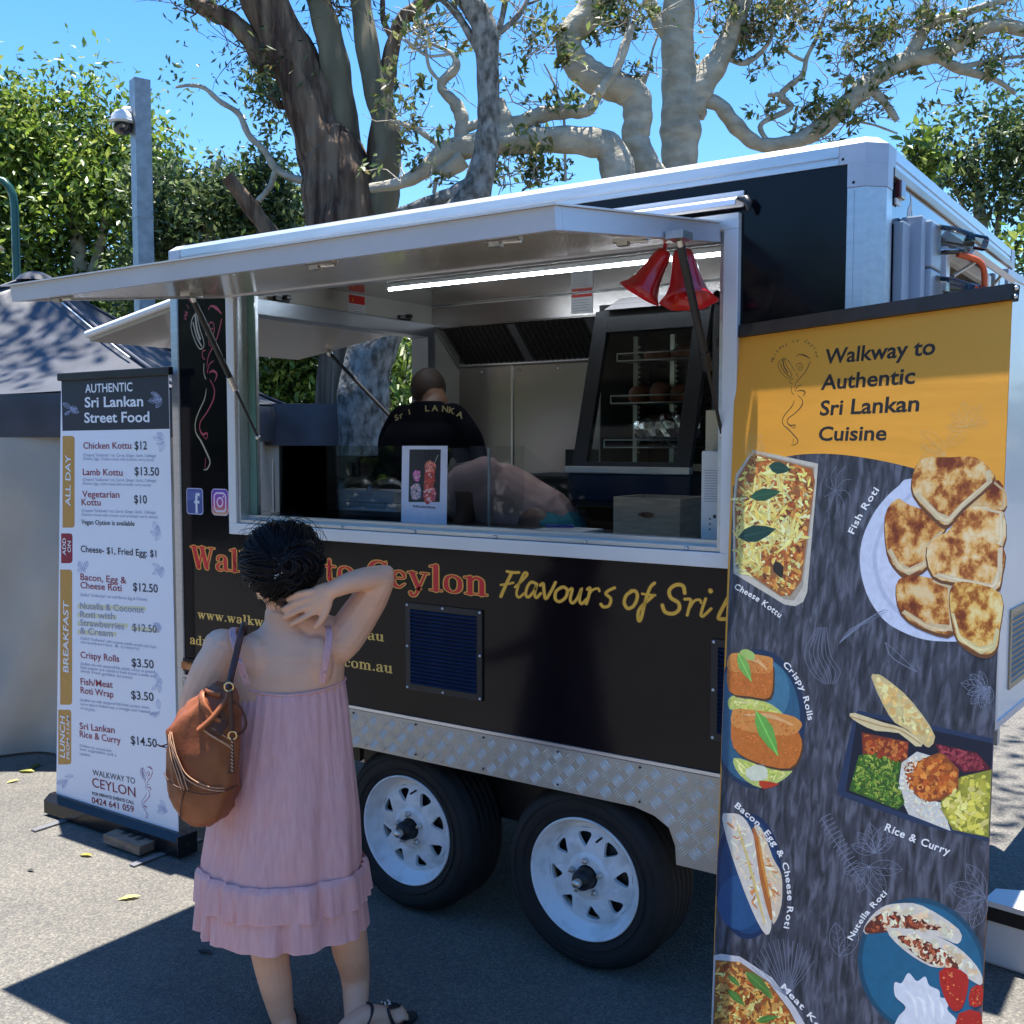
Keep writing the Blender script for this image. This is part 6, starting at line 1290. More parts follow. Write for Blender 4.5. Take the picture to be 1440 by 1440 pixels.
m = MB(); m.span((cx0-.035, .765, zb-.028), (cx1+.035, .80, zb), 0, .004); fwp(m, ('chrome_sill', mat('bright_steel', (0, 0, 0))))
m = MB(); m.span((cx0-.03, .785, 1.52), (cx1+.03, .80, zb-.03), 0, .01); fwp(m, ('control_panel', mat('blue_black_enamel', (.01, .02, .05), .25, vary=.1, scale=6)))
m = MB(); m.add([(cx0+.045, fy(zb)+.01, zb+.018), (cx1-.045, fy(zb)+.01, zb+.018), (cx1-.045, fy(zt-.09)+.01, zt-.09), (cx0+.045, fy(zt-.09)+.01, zt-.09)], [(0, 1, 2, 3)]); fwp(m, ('front_glass', GLASS))
m = MB(); m.span((cx1+.012, 1.02, zb), (cx1+.018, 1.47, zt)); m.span((cx0-.018, 1.02, zb), (cx0-.012, 1.47, zt)); fwp(m, ('side_panel', mat('grey_lining', (0, 0, 0))))
for x in (cx0+.10, cx0+.27):
    m = MB(); m.span((x, 1.10, zb), (x+.02, 1.115, zt-.1))
    for k in range(22): m.span((x+.024, 1.10, zb+.05+k*.021), (x+.031, 1.112, zb+.058+k*.021))
    fwp(m, ('shelf_upright', mat('bright_steel', (0, 0, 0))))
SH = [2.09, 1.915, 1.735]
for z in SH:
    m = MB(); y0, y1, xa, xb = fy(z)+.05, 1.42, cx0+.09, cx1-.06
    for zz in (z, z+.03): m.tube([(xa, y0, zz), (xb, y0, zz), (xb, y1, zz), (xa, y1, zz), (xa, y0, zz)], .0035, 6)
    for k in range(14): m.tube([(xa+(xb-xa)*k/13, y0, z), (xa+(xb-xa)*k/13, y1, z)], .002, 4)
    m.tube([(xa, y0, z), (xa, y0, z+.03)], .003, 5); m.tube([(xb, y0, z), (xb, y0, z+.03)], .003, 5)
    fwp(m, ('wire_shelf', mat('bright_steel', (0, 0, 0))))
def pastry(x, y, z, r, label, mt, k):
    t = MB(); n = 18; g2 = random.Random(k)
    t.loft([[Vector((x+r[0]*q*math.cos(2*math.pi*i/n)*(1+.06*math.sin(3*i+k)), y+r[1]*q*math.sin(2*math.pi*i/n), z+h*r[2]+.002)) for i in range(n)] for q, h in ((.85, 0), (1, .3), (.95, .7), (.6, .95), (.15, 1.02))]); o = t.build('pastry', mt); tag(o, label, 'pastry', 'pastries in the food warmer'); return o
PST = mat('baked_crust', (.20, .06, .025), .6, vary=.4, scale=30, bump=.003, bscale=40)
pastry(-2.0, 1.1, SH[0]+.004, (.06, .06, .045), 'smaller browned pastry on the top wire shelf of the food warmer', PST, 1); pastry(-1.86, 1.1, SH[0]+.004, (.07, .06, .055), 'taller browned pastry on the top wire shelf of the food warmer', PST, 2)
pastry(-2.055, 1.05, SH[1]+.004, (.045, .06, .07), 'leftmost reddish roll on the middle wire shelf of the food warmer', PST, 3); pastry(-1.965, 1.06, SH[1]+.004, (.045, .06, .08), 'middle reddish roll on the middle wire shelf of the food warmer', PST, 4); pastry(-1.875, 1.07, SH[1]+.004, (.045, .06, .07), 'rightmost reddish roll on the middle wire shelf of the food warmer', PST, 5)
t = MB(); g2 = random.Random(8); R_ = []
for i in range(16):
    q = i/15; rr_ = math.sin(math.pi*min(1, max(.06, q)))**.35*.07 if i < 13 else .05; R_.append([Vector((-2.05+.30*q, 1.02+rr_*math.cos(2*math.pi*k/14)*1.1*g2.uniform(.85, 1.1), SH[2]+.075+rr_*math.sin(2*math.pi*k/14)*g2.uniform(.8, 1.1))) for k in range(14)])
t.loft(R_, smooth=False); tag(t.build('foil_parcel', mat('crumpled_foil', (.8, .8, .82), .16, 1, vary=.05, scale=20, bump=.004, bscale=50)), 'crumpled silver foil parcel on the lowest shelf of the food warmer', 'foil parcel')
def simple(name, mb, mt, label, cat, group=None): return tag(mb.build(name, mt), label, cat, group)
m = MB(); m.span((-1.70, 1.05, 2.17), (-1.38, 1.45, 2.31), 0, .008); m.span((-1.6, 1.045, 2.26), (-1.5, 1.05, 2.275)); simple('storage_tub', m, BLKP, 'black plastic tub standing on the steel shelf next to the food warmer', 'storage tub')
m = MB(); m.span((-1.72, 1.04, 2.14), (-.87, 1.5, 2.165)); m.tube([(-1.68, 1.08, 1.50), (-1.68, 1.08, 2.14)], .01, 6); simple('side_shelf', m, STEEL, 'steel shelf beside the food warmer holding the black tub', 'shelf')
# takeaway boxes, lids
TBX = mat('white_card', (.60, .60, .66), .6, vary=.05, scale=12)
for i, (x0, x1, z0, z1, lb_) in enumerate(((-3.46, -2.85, 1.468, 1.502, 'white takeaway box lowest in the stack behind the sneeze guard'), (-3.45, -2.86, 1.504, 1.555, 'white takeaway box on top of the stack under the clear domes'))):
    m = MB(); m.span((x0, .42, z0), (x1, .58, z1), 0, .003); m.span((x0-.004, .416, z1-.012), (x1+.004, .584, z1-.006)); simple('takeaway_box', m, TBX, lb_, 'takeaway box', 'takeaway boxes stacked on the counter')
m = MB(); m.span((-3.5, .40, 1.426), (-2.8, .59, 1.466), 0, .004); simple('display_tray', m, BLKP, 'black tray under the stack of white takeaway boxes', 'tray')
for i, x in enumerate((-3.30, -3.12, -2.95)):
    m = MB(); m.lathe([(.10, 0), (.095, .012), (.075, .035), (.04, .05), (0, .055)], (x, .50, 1.557), (0, 0, 1), 24); simple('dome_lid', m, glass('clear_plastic', (.88, .90, .92)), 'clear plastic dome lid, %s of the three on the white boxes' % ('leftmost', 'middle', 'rightmost')[i], 'dome lid', 'dome lids on the takeaway boxes')
DF = thing('display_fridge', 'black countertop display case beside the stack of white takeaway boxes', 'display case', (-3.3, .6, 1.425))
e1, e2 = ap(357, 644, .62), ap(508, 641, .62)
m = MB(); m.span((-3.64, .60, 1.427), (e2.x, .615, e2.z-.012), 0, .0); m.span((-3.64, .60, e2.z-.011), (e2.x+.01, .86, e2.z), 0, .002); m.span((-3.64, .85, 1.505), (e2.x, .86, e2.z-.012)); m.build('case', BLKP, DF)
m = MB(); x_ = ap(385, 690, .59).x; m.tube([(x_, .59, 1.43), (x_, .59, e2.z-.02)], .006, 6); m.build('handle', WHITEP, DF)
m = MB(); m.span((-3.60, .594, 1.45), (e2.x-.03, .599, e2.z-.03)); m.build('door_glass', mat('dark_reflective_glass', (.05, .052, .062), .12, 0, vary=.3, scale=5, coat=.3), DF)
# drinks picture card clipped on the guard
DC = thing('drinks_card', 'white card with a picture of pink iced drinks clipped to the sneeze guard', 'menu card', (-2.45, .28, 1.45))
CARDY = .14
ci = Ink(lambda x, y: at(x, y, 1, CARDY+((x-597)/32)**2*.012), NS)
def card(h, x0, x1, y0, y1, mi):
    n = 10; T_ = [(x0+(x1-x0)*i/n, y0) for i in range(n+1)]; B_ = [(x0+(x1-x0)*i/n+(-1.5 if y1 > 700 else 0), y1) for i in range(n+1)]
    for i in range(n): ci.mb.add([ci.P(*T_[i], h), ci.P(*T_[i+1], h), ci.P(*B_[i+1], h), ci.P(*B_[i], h)], [(0, 1, 2, 3)], mi)
card(0, 565.5, 629.5, 627, 739, 0); card(.0012, 576, 620, 632, 706, 1)
for P_, c_ in (([(598, 658), (612, 656), (609, 690), (606, 706), (597, 706)], (.45, .06, .05)), ([(598, 652), (605, 648), (612, 652), (612, 662), (599, 663)], (.60, .16, .13)), ([(581, 664), (590, 662), (590, 676), (583, 676)], (.45, .12, .38)), ([(578, 684), (590, 680), (592, 700), (580, 702)], (.30, .30, .45)), ([(596, 690), (612, 686), (612, 704), (598, 705)], (.50, .10, .15))):
    ci.poly(P_, .0026, 2, 2, c_); scatter(ci, P_, 40, [c_, tuple(min(1, v*1.6) for v in c_), (.55, .4, .5)], 1.8, .0028, (1, 2), 3, 2, edge=0)
ci.stroke([(611, 652), (616, 640)], 1, .0034, 2, col=(.4, .42, .3), capk=0)
ci.build('card', [flat(.66, .70, .88), flat(.012, .014, .022), FC], DC)
A, B = at(581, 713, 1, CARDY), at(613, 715.5, 1, CARDY); text('FALOODA', A, B, .008, NS, 'lettering', BK, DC, bold=.02, h=.002)
m = MB(); p = at(600, 628, 1, .20); m.box(p+Vector((0, .03, .0)), (.03, .16, .012)); m.tube([at(597, 634, 1, .12), at(599, 648, 1, .115), at(603, 648, 1, .115), at(603, 634, 1, .12)], .002, 5); m.build('binder_clip', BLKM, DC)
# wooden crate with a hand hole
CR = thing('wooden_crate', 'small pale plywood crate with an oval hand hole on the serving counter', 'crate', (-1.67, .45, 1.425))
m = MB(); c0, c1 = -1.80, -1.545; y0 = .36; zc0, zc1 = 1.427, 1.565
hole = [(-1.672+.032*math.cos(a)*(1 if abs(math.cos(a)) > .5 else 1), 1.505+.011*math.sin(a)) for a in np.linspace(0, 2*math.pi, 17)[:-1]]
sq = []
for a in np.linspace(0, 2*math.pi, 17)[:-1]:
    cx_, sy_ = math.cos(a), math.sin(a); k_ = max(abs(cx_), abs(sy_)); sq.append((-1.6725+cx_/k_*.1275, 1.496+sy_/k_*.069))
vs = [(x, y0, z) for x, z in hole]+[(x, y0, z) for x, z in sq]+[(x, y0+.012, z) for x, z in hole]
m.add(vs, [(i, (i+1) % 16, 16+(i+1) % 16, 16+i) for i in range(16)]+[(32+i, 32+(i+1) % 16, (i+1) % 16, i) for i in range(16)])
m.build('front_board', mat('pale_plywood', (.36, .24, .15), .6, vary=.25, scale=6, stretch=(2, 2, 14)), CR)
m = MB(); m.span((c0, y0+.001, zc0), (c0+.012, y0+.2, zc1)); m.span((c1-.012, y0+.001, zc0), (c1, y0+.2, zc1)); m.span((c0, y0+.2, zc0), (c1, y0+.212, zc1)); m.span((c0+.012, y0+.02, zc0), (c1-.012, y0+.2, zc0+.008)); m.build('side_boards', mat('pale_plywood', (0, 0, 0)), CR)
m = MB(); a_, b_ = ap(990, 634, .17), ap(1018, 748, .17); m.span((a_.x, .15, 1.45), (b_.x+.03, .22, a_.z), 0, .006); CT = thing('card_terminal', 'white upright control box with printed chart beside the window jamb and the crate', 'control box', (-1.33, .18, 1.45)); m.build('casing', WHITEP, CT)
ci2 = Ink(lambda x, y: Vector((a_.x+.012+x, .149, 1.47+y)), NS)
for k in range(13): ci2.poly([(0, .10+k*.008), (.05, .10+k*.008), (.05, .103+k*.008), (0, .103+k*.008)], .0004, 0)
for k in range(3): ci2.ell(.02, .015+k*.016, .003, .003, .0004, 1)
ci2.poly([(.03, .05), (.04, .05), (.04, .06), (.03, .06)], .0004, 1)
ci2.build('printed_chart', [flat(.4, .42, .5), BK], CT)
m = MB(); a_ = ap(995, 577, .24); m.span((a_.x, .225, 1.45), (a_.x+.10, .29, a_.z), 0, .003); simple('menu_folder', m, mat('cream_card', (.50, .46, .33), .6, vary=.05, scale=6), 'cream folder standing behind the white control box by the window jamb', 'folder')
m = MB(); m.span((-2.13, .36, 1.427), (-1.93, .52, 1.436), 0, .002); simple('notepad', m, WHITEP, 'white notepad lying on the serving counter under the blue pen', 'notepad')
m = MB(); m.tube([(-2.12, .42, 1.444), (-2.02, .46, 1.444)], .006, 8); simple('marker_pen', m, mat('blue_plastic', (.02, .05, .35), .3, vary=.05, scale=50), 'blue marker pen lying on the white notepad', 'pen')

# red bells on the lid
BELL = mat('glossy_red_foil', (.55, .010, .014), .28, 0, vary=.2, scale=14, bump=.004, bscale=14, coat=.5)
def bell(x0, y0, x1, y1, yy, label):
    a = at(x0, y0, 1, yy); c = at(x1, y1, 1, yy-.03); ax = (c-a); L = ax.length; t = MB()
    prof = [(.010, 0), (.026, .02), (.034, .16), (.040, .42), (.050, .68), (.064, .86), (.084, 1.0), (.081, 1.0), (.062, .87), (.047, .68)]
    axn = ax.normalized(); u = axn.cross(Z).normalized(); w = axn.cross(u); seg = 36
    R_ = [[a+axn*(h*L)+(u*math.cos(2*math.pi*k/seg)*.98+w*math.sin(2*math.pi*k/seg)*.75)*r*(1+.05*math.sin(6*2*math.pi*k/seg)*h) for k in range(seg)] for r, h in prof]
    t.loft(R_, cap=False); th = thing('red_bell', label, 'bell', tuple(a), 'red bells on the hatch lid'); t.build('bell_cup', BELL, th)
    t = MB(); t.ball(a+axn*L*.9, .014, 10); t.build('clapper', BELL, th); t = MB(); t.tube([a+Z*.02, a+axn*.01], .006, 6); t.build('hanging_loop', BELL, th)
bell(936, 352, 899, 414, -.16, 'shiny red foil bell with no gas strut crossing it under the hatch lid'); bell(960, 352, 969, 424, -.15, 'shiny red foil bell crossed by the gas strut under the hatch lid')
# ------------------------------------------------------------------ marquee, poles
def V2(p, z): return Vector((p[0], p[1], z))
MQ = thing('marquee', 'navy peaked roof marquee with pale plastic side walls behind the menu banner', 'marquee', (-6.5, 1.26, 0))
wv = Vector((RT.x, RT.y)); nv = Vector((wv.y, -wv.x)); MH = 1.38
K2 = Vector((CAM.x, CAM.y))+Vector((FH.x, FH.y))*5.8-wv*1.80; K1 = K2-wv*2*MH; K3 = K2-nv*2*MH; K4 = K1-nv*2*MH; PK = (K1+K3)/2
NAVY = mat('navy_canopy_fabric', (.058, .060, .070), .5, vary=.25, scale=5, bump=.006, bscale=5, spec=.4)
m = MB(); ez, pz = 2.05, 2.87; cs = [K1, K2, K3, K4]
for i in range(4):
    a, c = cs[i], cs[(i+1) % 4]; n = 10; rows_ = []
    for j in range(n+1):
        t = j/n; r_ = []
        for k in range(n+1):
            s = k/n; p = (a*(1-s)+c*s)*(1-t)+PK*t; sag = -.10*math.sin(math.pi*t)*math.sin(math.pi*s)-.03*math.sin(math.pi*s)*(1-t)+.012*math.sin(9*s+4*t+i); r_.append(V2(p, ez+(pz-ez)*(t**1.12)+sag))
        rows_.append(r_)
    vs = [p for r_ in rows_ for p in r_]; m.add(vs, [(j*(n+1)+k, j*(n+1)+k+1, (j+1)*(n+1)+k+1, (j+1)*(n+1)+k) for j in range(n) for k in range(n)], smooth=True)
m.build('canopy', NAVY, MQ)
for i in range(4):
    a, c = cs[i], cs[(i+1) % 4]; m = MB(); n = 40; vs = []
    out = (( a+c)/2-PK).normalized()
    for zz, o in ((ez-.005, .012), (ez-.10, .02), (1.765+.02*(i == 0), .015)):
        for k in range(n+1):
            s = k/n; p = a*(1-s)+c*s+out*(o+.012*math.sin(s*21+zz*5)*(ez-zz)*3); vs.append(V2(p, zz-.03*math.sin(math.pi*s)*(zz > 2)))
    m.add(vs, [(r_*(n+1)+k, r_*(n+1)+k+1, (r_+1)*(n+1)+k+1, (r_+1)*(n+1)+k) for r_ in range(2) for k in range(n)], smooth=True); m.build('valance', NAVY, MQ)
    m = MB(); vs = []; n = 90; Zs = (1.80, 1.6, 1.4, 1.2, 1.0, .8, .6, .45, .3, .18, .10, .015)
    for j, zz in enumerate(Zs):
        for k in range(n+1):
            s = k/n; p = a*(1-s)+c*s+out*(-.03+.035*math.sin(s*15+zz*2.6)+.022*math.sin(s*33-zz*5+1)*(2-zz)+(.05 if zz < .2 else 0)*math.sin(s*9)); vs.append(V2(p, zz))
    m.add(vs, [(r_*(n+1)+k, r_*(n+1)+k+1, (r_+1)*(n+1)+k+1, (r_+1)*(n+1)+k) for r_ in range(11) for k in range(n)], smooth=True)
    m.build('side_wall', mat('pale_plastic_sheet', (.62, .57, .50), .32, vary=.12, scale=1.6, bump=.02, bscale=3, trans=.35, coat=.3), MQ)
    m = MB(); m.tube([V2(a, 0), V2(a, ez)], .02, 8); m.build('pole', ALU, MQ)
m = MB(); m.lathe([(.13, -.03), (.10, .005), (.05, .03), (0, .035)], V2(PK, pz-.01), (0, 0, 1), 20); m.build('peak_cap', NAVY, MQ)
m = MB()
for i in range(4):
    P = [V2(cs[i]*(1-t)+PK*t, ez+(pz-ez)*(t**1.12)+.006) for t in np.linspace(0, 1, 10)]; m.tube(P, .014, 6)
m.build('hip_seam', mat('navy_seam', (.03, .035, .055), .6, vary=.1, scale=9), MQ)
m = MB(); P = [V2(K2*(1-t)+PK*t-wv*.05, ez+(pz-ez)*(t**1.12)+.02) for t in np.linspace(.25, .85, 8)]; m.tube(P, .006, 5); m.build('guy_rope', WHITEP, MQ)
ST2 = thing('market_stall', 'low navy topped market stall with a pale wall seen through the trailer window', 'market stall', tuple(dist(400, 900, 8.6).xy)+(0,))
def stq(lat, d, z): return CAM+FH*d+RT*lat+Z*(z-CAM.z)
Z = Vector((0, 0, 1))
m = MB()
for (l0, d0), (l1, d1) in (((-3.2, 8.0), (-1.25, 8.0)), ((-1.25, 8.0), (-1.5, 10)), ((-1.5, 10), (-3.4, 10)), ((-3.4, 10), (-3.2, 8.0))):
    n = 16; m.add([stq(l0+(l1-l0)*k/n, d0+(d1-d0)*k/n-(.02*math.sin(k*1.9)*j), z) for j, z in enumerate((2.05, 1.9, 1.735)) for k in range(n+1)], [(j*(n+1)+k, j*(n+1)+k+1, (j+1)*(n+1)+k+1, (j+1)*(n+1)+k) for j in range(2) for k in range(n)], smooth=True)
m.add([stq(-3.2, 8.0, 2.052), stq(-1.25, 8.0, 2.052), stq(-1.5, 10, 2.052), stq(-3.4, 10, 2.052)], [(0, 1, 2, 3)])
m.build('canopy', NAVY, ST2)
m = MB(); m.extrude([stq(-3.18, 8.05, 0), stq(-1.3, 8.05, 0), stq(-1.3, 8.05, 1.8), stq(-3.18, 8.05, 1.8)], -FH, .03); m.build('wall', mat('cream_stall_wall', (.5, .46, .38), .6, vary=.08, scale=3), ST2)

CC = thing('camera_pole', 'square galvanised steel pole carrying a white dome security camera', 'camera pole', tuple(dist(205, 500, 9.3).xy)+(0,))
base = Vector((CC.location.x, CC.location.y, 0)); top = dist(195, 113, 9.3); 
m = MB(); hx = .068; ang = YAW+R(38); ux = Vector((math.cos(ang), math.sin(ang), 0)); uy = Vector((-ux.y, ux.x, 0))
m.loft([[Vector((base.x, base.y, z))+ux*a*hx+uy*b_*hx for a, b_ in ((-1, -1), (1, -1), (1, 1), (-1, 1))] for z in (0, top.z)], smooth=False); GALV = mat('galvanised_steel', (.28, .31, .34), .5, .55, vary=.2, scale=14, bump=.001, bscale=40)
m.build('post', GALV, CC)
m = MB(); 
m.loft([[Vector((base.x, base.y, z))+ux*a*(hx+.004)+uy*b_*(hx+.004) for a, b_ in ((-1, -1), (1, -1), (1, 1), (-1, 1))] for z in (dist(205, 306, 9.3).z-.01, dist(205, 306, 9.3).z+.01)], smooth=False); m.build('strap_band', GALV, CC)
dc = dist(172, 172, 9.25); m = MB(); m.tube([dist(190, 156, 9.3), dist(176, 155, 9.27), dist(173, 160, 9.25)], .035, 10); m.build('bracket', WHITEP, CC)
m = MB(); m.lathe([(0, .10), (.05, .095), (.085, .06), (.095, .02), (.097, -.01), (.09, -.012)], dc, (0, 0, 1), 24); m.lathe([(.097, .0), (.115, -.004), (.10, .012)], dc, (0, 0, 1), 24); cmh = m.build('camera_housing', WHITEP, CC)
m = MB(); m.lathe([(.085, -.012), (.08, -.06), (.055, -.095), (0, -.11)], dc, (0, 0, 1), 24); m.build('dome', mat('dark_dome_glass', (.01, .012, .02), .08, 0, vary=.1, scale=20, coat=1), cmh)

GLP = thing('street_lamp', 'dark green gooseneck lamp post behind the marquee peak', 'lamp post', tuple(dist(27, 500, 9.8).xy)+(0,))
GRN = mat('dark_green_paint', (.008, .07, .045), .35, .1, vary=.1, scale=10, coat=.3)
pb = Vector((GLP.location.x, GLP.location.y, 0)); zt_ = dist(27, 290, 9.8).z; m = MB(); P = [pb, Vector((pb.x, pb.y, zt_))]
rr_ = .15
for a in np.linspace(0, math.pi, 9)[1:]: P.append(Vector((pb.x, pb.y, zt_))-RT*(rr_*(1-math.cos(a)))+Z*(rr_*1.6*math.sin(a)))
m.tube(P+[P[-1]-Z*.25], .035, 12); m.build('post', GRN, GLP); m = MB(); m.lathe([(.04, .1), (.06, .04), (.18, -.04), (.17, -.05), (.0, -.02)], P[-1]-Z*.33, (0, 0, 1), 24); m.build('lamp_shade', mat('cream_enamel', (.6, .55, .45), .4, vary=.05, scale=10), GLP)

# white plastic step by the trailer's far corner
SB = thing('step_box', 'white plastic step box with a black recessed handle behind the food banner', 'step box', (-.5, .95, 0))
m = MB(); p0, p1 = Vector((-.66, .86, 0)), Vector((-.26, .80, 0)); du_ = (p1-p0).normalized(); dn_ = Vector((-du_.y, du_.x, 0))
def sbp(s, t, z): return p0+du_*s+dn_*t+Z*z
m.add([sbp(s, t, z) for z, e_ in ((0, 0), (.215, .02)) for s, t in ((e_, e_), (.46-e_, e_), (.46-e_, .10-e_), (e_, .10-e_))], [(0, 3, 2, 1), (4, 5, 6, 7), (0, 1, 5, 4), (1, 2, 6, 5), (2, 3, 7, 6), (3, 0, 4, 7)]); m.build('body', WHITEP, SB, bevel=.012)
m = MB(); m.add([sbp(.02, -.0, .148)+dn_*.009, sbp(.20, 0, .148)+dn_*.009, sbp(.20, 0, .195)+dn_*.014, sbp(.02, 0, .195)+dn_*.014, sbp(.02, .03, .148), sbp(.20, .03, .148), sbp(.20, .03, .195), sbp(.02, .03, .195)], [(0, 1, 2, 3), (0, 4, 5, 1), (1, 5, 6, 2), (2, 6, 7, 3), (3, 7, 4, 0)]); m.build('handle_recess', BLKP, SB)
m = MB(); m.extrude([sbp(.015, -.012, .205), sbp(.45, -.012, .205), sbp(.45, .37, .205), sbp(.015, .11, .205)], (0, 0, 1), -.018); m.build('lid_rim', WHITEP, SB)

# fallen leaves
def fallen(x, y, s, a, col, label, cat='leaf', grp='fallen leaves'):
    p = at(x, y, 2, .004); m = MB(); u_ = Vector((math.cos(a), math.sin(a), 0))*s; v_ = Vector((-math.sin(a), math.cos(a), 0))*s*.38
    m.add([p-u_, p-u_*.3+v_+Z*s*.15, p+u_*.4+v_*.8+Z*s*.2, p+u_+Z*s*.1, p+u_*.4-v_*.8+Z*s*.22, p-u_*.3-v_+Z*s*.16, p+Z*.002], [(0, 1, 6), (1, 2, 6), (2, 3, 6), (3, 4, 6), (4, 5, 6), (5, 0, 6)])
    tag(m.build('fallen_leaf', mat('leaf_%s' % label.split()[0], col, .6, vary=.2, scale=60, trans=.2)), label, cat, grp)
fallen(121, 1203, .035, .3, (.30, .26, .03), 'olive fallen leaf on the sunny asphalt just in front of the wooden board'); fallen(182, 1263, .042, .9, (.62, .55, .12), 'yellow fallen leaf on the sunny asphalt between the board and the hatch shadow')
fallen(43, 1224, .022, .2, (.05, .045, .04), 'dark twig like leaf alone on the sunny asphalt beyond the yellow leaf'); fallen(288, 1339, .035, .1, (.02, .02, .02), 'black curled leaf lying in the hatch shadow beside the woman\'s legs')
fallen(37, 1085, .05, .4, (.5, .48, .10), 'yellowish leaf by the marquee wall, nearer the banner foot'); fallen(18, 1099, .035, 1.4, (.5, .45, .1), 'small pale leaf on the asphalt farther from the banner foot by the marquee'); fallen(50, 1078, .05, 2.2, (.08, .12, .02), 'green leaf against the bottom of the marquee wall')

# ------------------------------------------------------------------ trees
def leafmat(name, c, tr=.35, rough=.42):
    return mat(name, c, rough, vary=.35, scale=3, trans=tr, attr=True, spec=.5)
def crown(name, parent, blobs, n, size, cols, seed=1, asp=.42, mt=None, twigs=0, per=12, spread=.16, up=.35, kind=None, droop=0.0, holes=0.25):
    """leaf-sized folded faces in clumps through the crown's volume.  blobs: (x, y, z, rx, ry, rz, weight)"""
    g = np.random.default_rng(seed); B = np.array(blobs, float); wgt = B[:, 6]/B[:, 6].sum(); nc = max(1, n//per)
    bi = g.choice(len(B), nc, p=wgt); d = g.normal(size=(nc, 3)); d /= np.linalg.norm(d, axis=1)[:, None]
    r = g.uniform(.15, 1, nc)**.45; lump = 1+.22*np.sin(d[:, 0]*5+bi)+.18*np.sin(d[:, 1]*7+d[:, 2]*6+bi*2)
    C = B[bi, :3]+d*B[bi, 3:6]*(r*lump)[:, None]
    if holes:
        f = np.sin(C[:, 0]*2.3+seed)+np.sin(C[:, 1]*2.9+1)+np.sin(C[:, 2]*3.1+seed*2); C = C[f > -2.2*(1-holes)]; nc = len(C)
    C = np.repeat(C, per, 0); N = len(C); P = C+g.normal(scale=spread, size=(N, 3))
    ax = g.normal(size=(N, 3)); ax[:, 2] -= droop; ax /= np.linalg.norm(ax, axis=1)[:, None]
    nr = g.normal(size=(N, 3)); nr[:, 2] += up*2; nr -= ax*(nr*ax).sum(1)[:, None]; nr /= np.linalg.norm(nr, axis=1)[:, None]+1e-9
    sd2 = np.cross(ax, nr); s = size*g.uniform(.6, 1.3, N)[:, None]
    v0 = P-ax*s*.5; v1 = P+sd2*s*asp*.5+nr*s*.08; v2 = P+ax*s*.5; v3 = P-sd2*s*asp*.5+nr*s*.08
    V = np.stack([v0, v1, v2, v3], 1).reshape(-1, 3)
    me = bpy.data.meshes.new(name); off = np.array(parent.location if parent else (0, 0, 0)); V = V-off
    me.vertices.add(4*N); me.vertices.foreach_set('co', V.ravel().astype(np.float32))
    me.loops.add(6*N); me.polygons.add(2*N); idx = (np.arange(N)[:, None]*4+np.array([0, 1, 2, 0, 2, 3])).ravel(); me.loops.foreach_set('vertex_index', idx.astype(np.int32))
    me.polygons.foreach_set('loop_start', (np.arange(2*N)*3).astype(np.int32)); me.update(calc_edges=True)
    ca_ = me.color_attributes.new('Col', 'FLOAT_COLOR', 'CORNER'); cc = np.array(cols)[g.integers(0, len(cols), N)]*g.uniform(.75, 1.3, (N, 1)); cc = np.concatenate([cc, np.ones((N, 1))], 1); ca_.data.foreach_set('color', np.repeat(cc, 6, 0).ravel().astype(np.float32))
    me.materials.append(mt); o = bpy.data.objects.new(name, me); COL.objects.link(o)
    if parent: o.parent = parent
    return o, C[::per]
def bark(name, a, b_, sc, bump, stretch=(1, 1, .25)):
    return mat(name, a, .85, vary=0, col2=b_, scale=sc, bump=bump, bscale=sc*2.2, stretch=stretch, spec=.2, contrast=(.35, .65))
GREYB = bark('grey_fig_bark', (.30, .27, .21), (.46, .42, .34), 6, .022, (1, 1, 1.8)); EUCB = bark('eucalypt_bark', (.055, .030, .022), (.22, .155, .105), 6, .04, (1.8, 1.8, .12)); EUCG = bark('smooth_olive_bark', (.09, .08, .055), (.19, .165, .11), 5, .008, (1, 1, .2)); MOTB = bark('mottled_grey_bark', (.07, .065, .055), (.27, .26, .235), 20, .016, (1, 1, .6))
def woody(mb, pts, d, seg=12, k=7, rough=.10, dz=None, seed=0, ridge=0):
    """pts: (x, y, width) in photo pixels at distance d (optionally + offset as 4th value)"""
    P = [dist(p[0], p[1], d+(p[3] if len(p) > 3 else 0)) for p in pts]; Rr = [p[2]/2*(d+(p[3] if len(p) > 3 else 0))/FPX for p in pts]
    C = catmull(P, k); RR = lerpl(Rr, len(C)); g_ = random.Random(seed+int(pts[0][0])); ph_ = [g_.uniform(0, 6.28) for _ in range(6)]; rings = []; prev = None
    for i, c in enumerate(C):
        t = (C[min(i+1, len(C)-1)]-C[max(i-1, 0)]).normalized()
        if prev is None: u_ = t.cross(Vector((.3, .9, .1))).normalized()
        else: u_ = (prev-t*prev.dot(t)).normalized()
        prev = u_; w_ = t.cross(u_); r_ = RR[i]
        rings.append([c+(u_*math.cos(a)+w_*math.sin(a))*r_*(1+rough*(math.sin(3*a+ph_[0]+i*.25)*.5+math.sin(5*a+ph_[1]-i*.4)*.35+math.sin(i*1.3+ph_[2])*.4)) for a in [2*math.pi*q/seg for q in range(seg)]])
    if ridge:
        g2 = random.Random(seed+77); rd = [g2.uniform(-1, 1) for _ in range(seg)]; rd2 = [g2.uniform(-1, 1) for _ in range(seg)]
        rings = [[c+(p-c)*(1+ridge*(rd[(q+i//9) % seg]*(.5+.5*math.sin(i*.35))+rd2[q]*(.5-.5*math.sin(i*.35)))) for q, p in enumerate(r_)] for i, (c, r_) in enumerate(zip(C, rings))]
    mb.loft(rings); return C
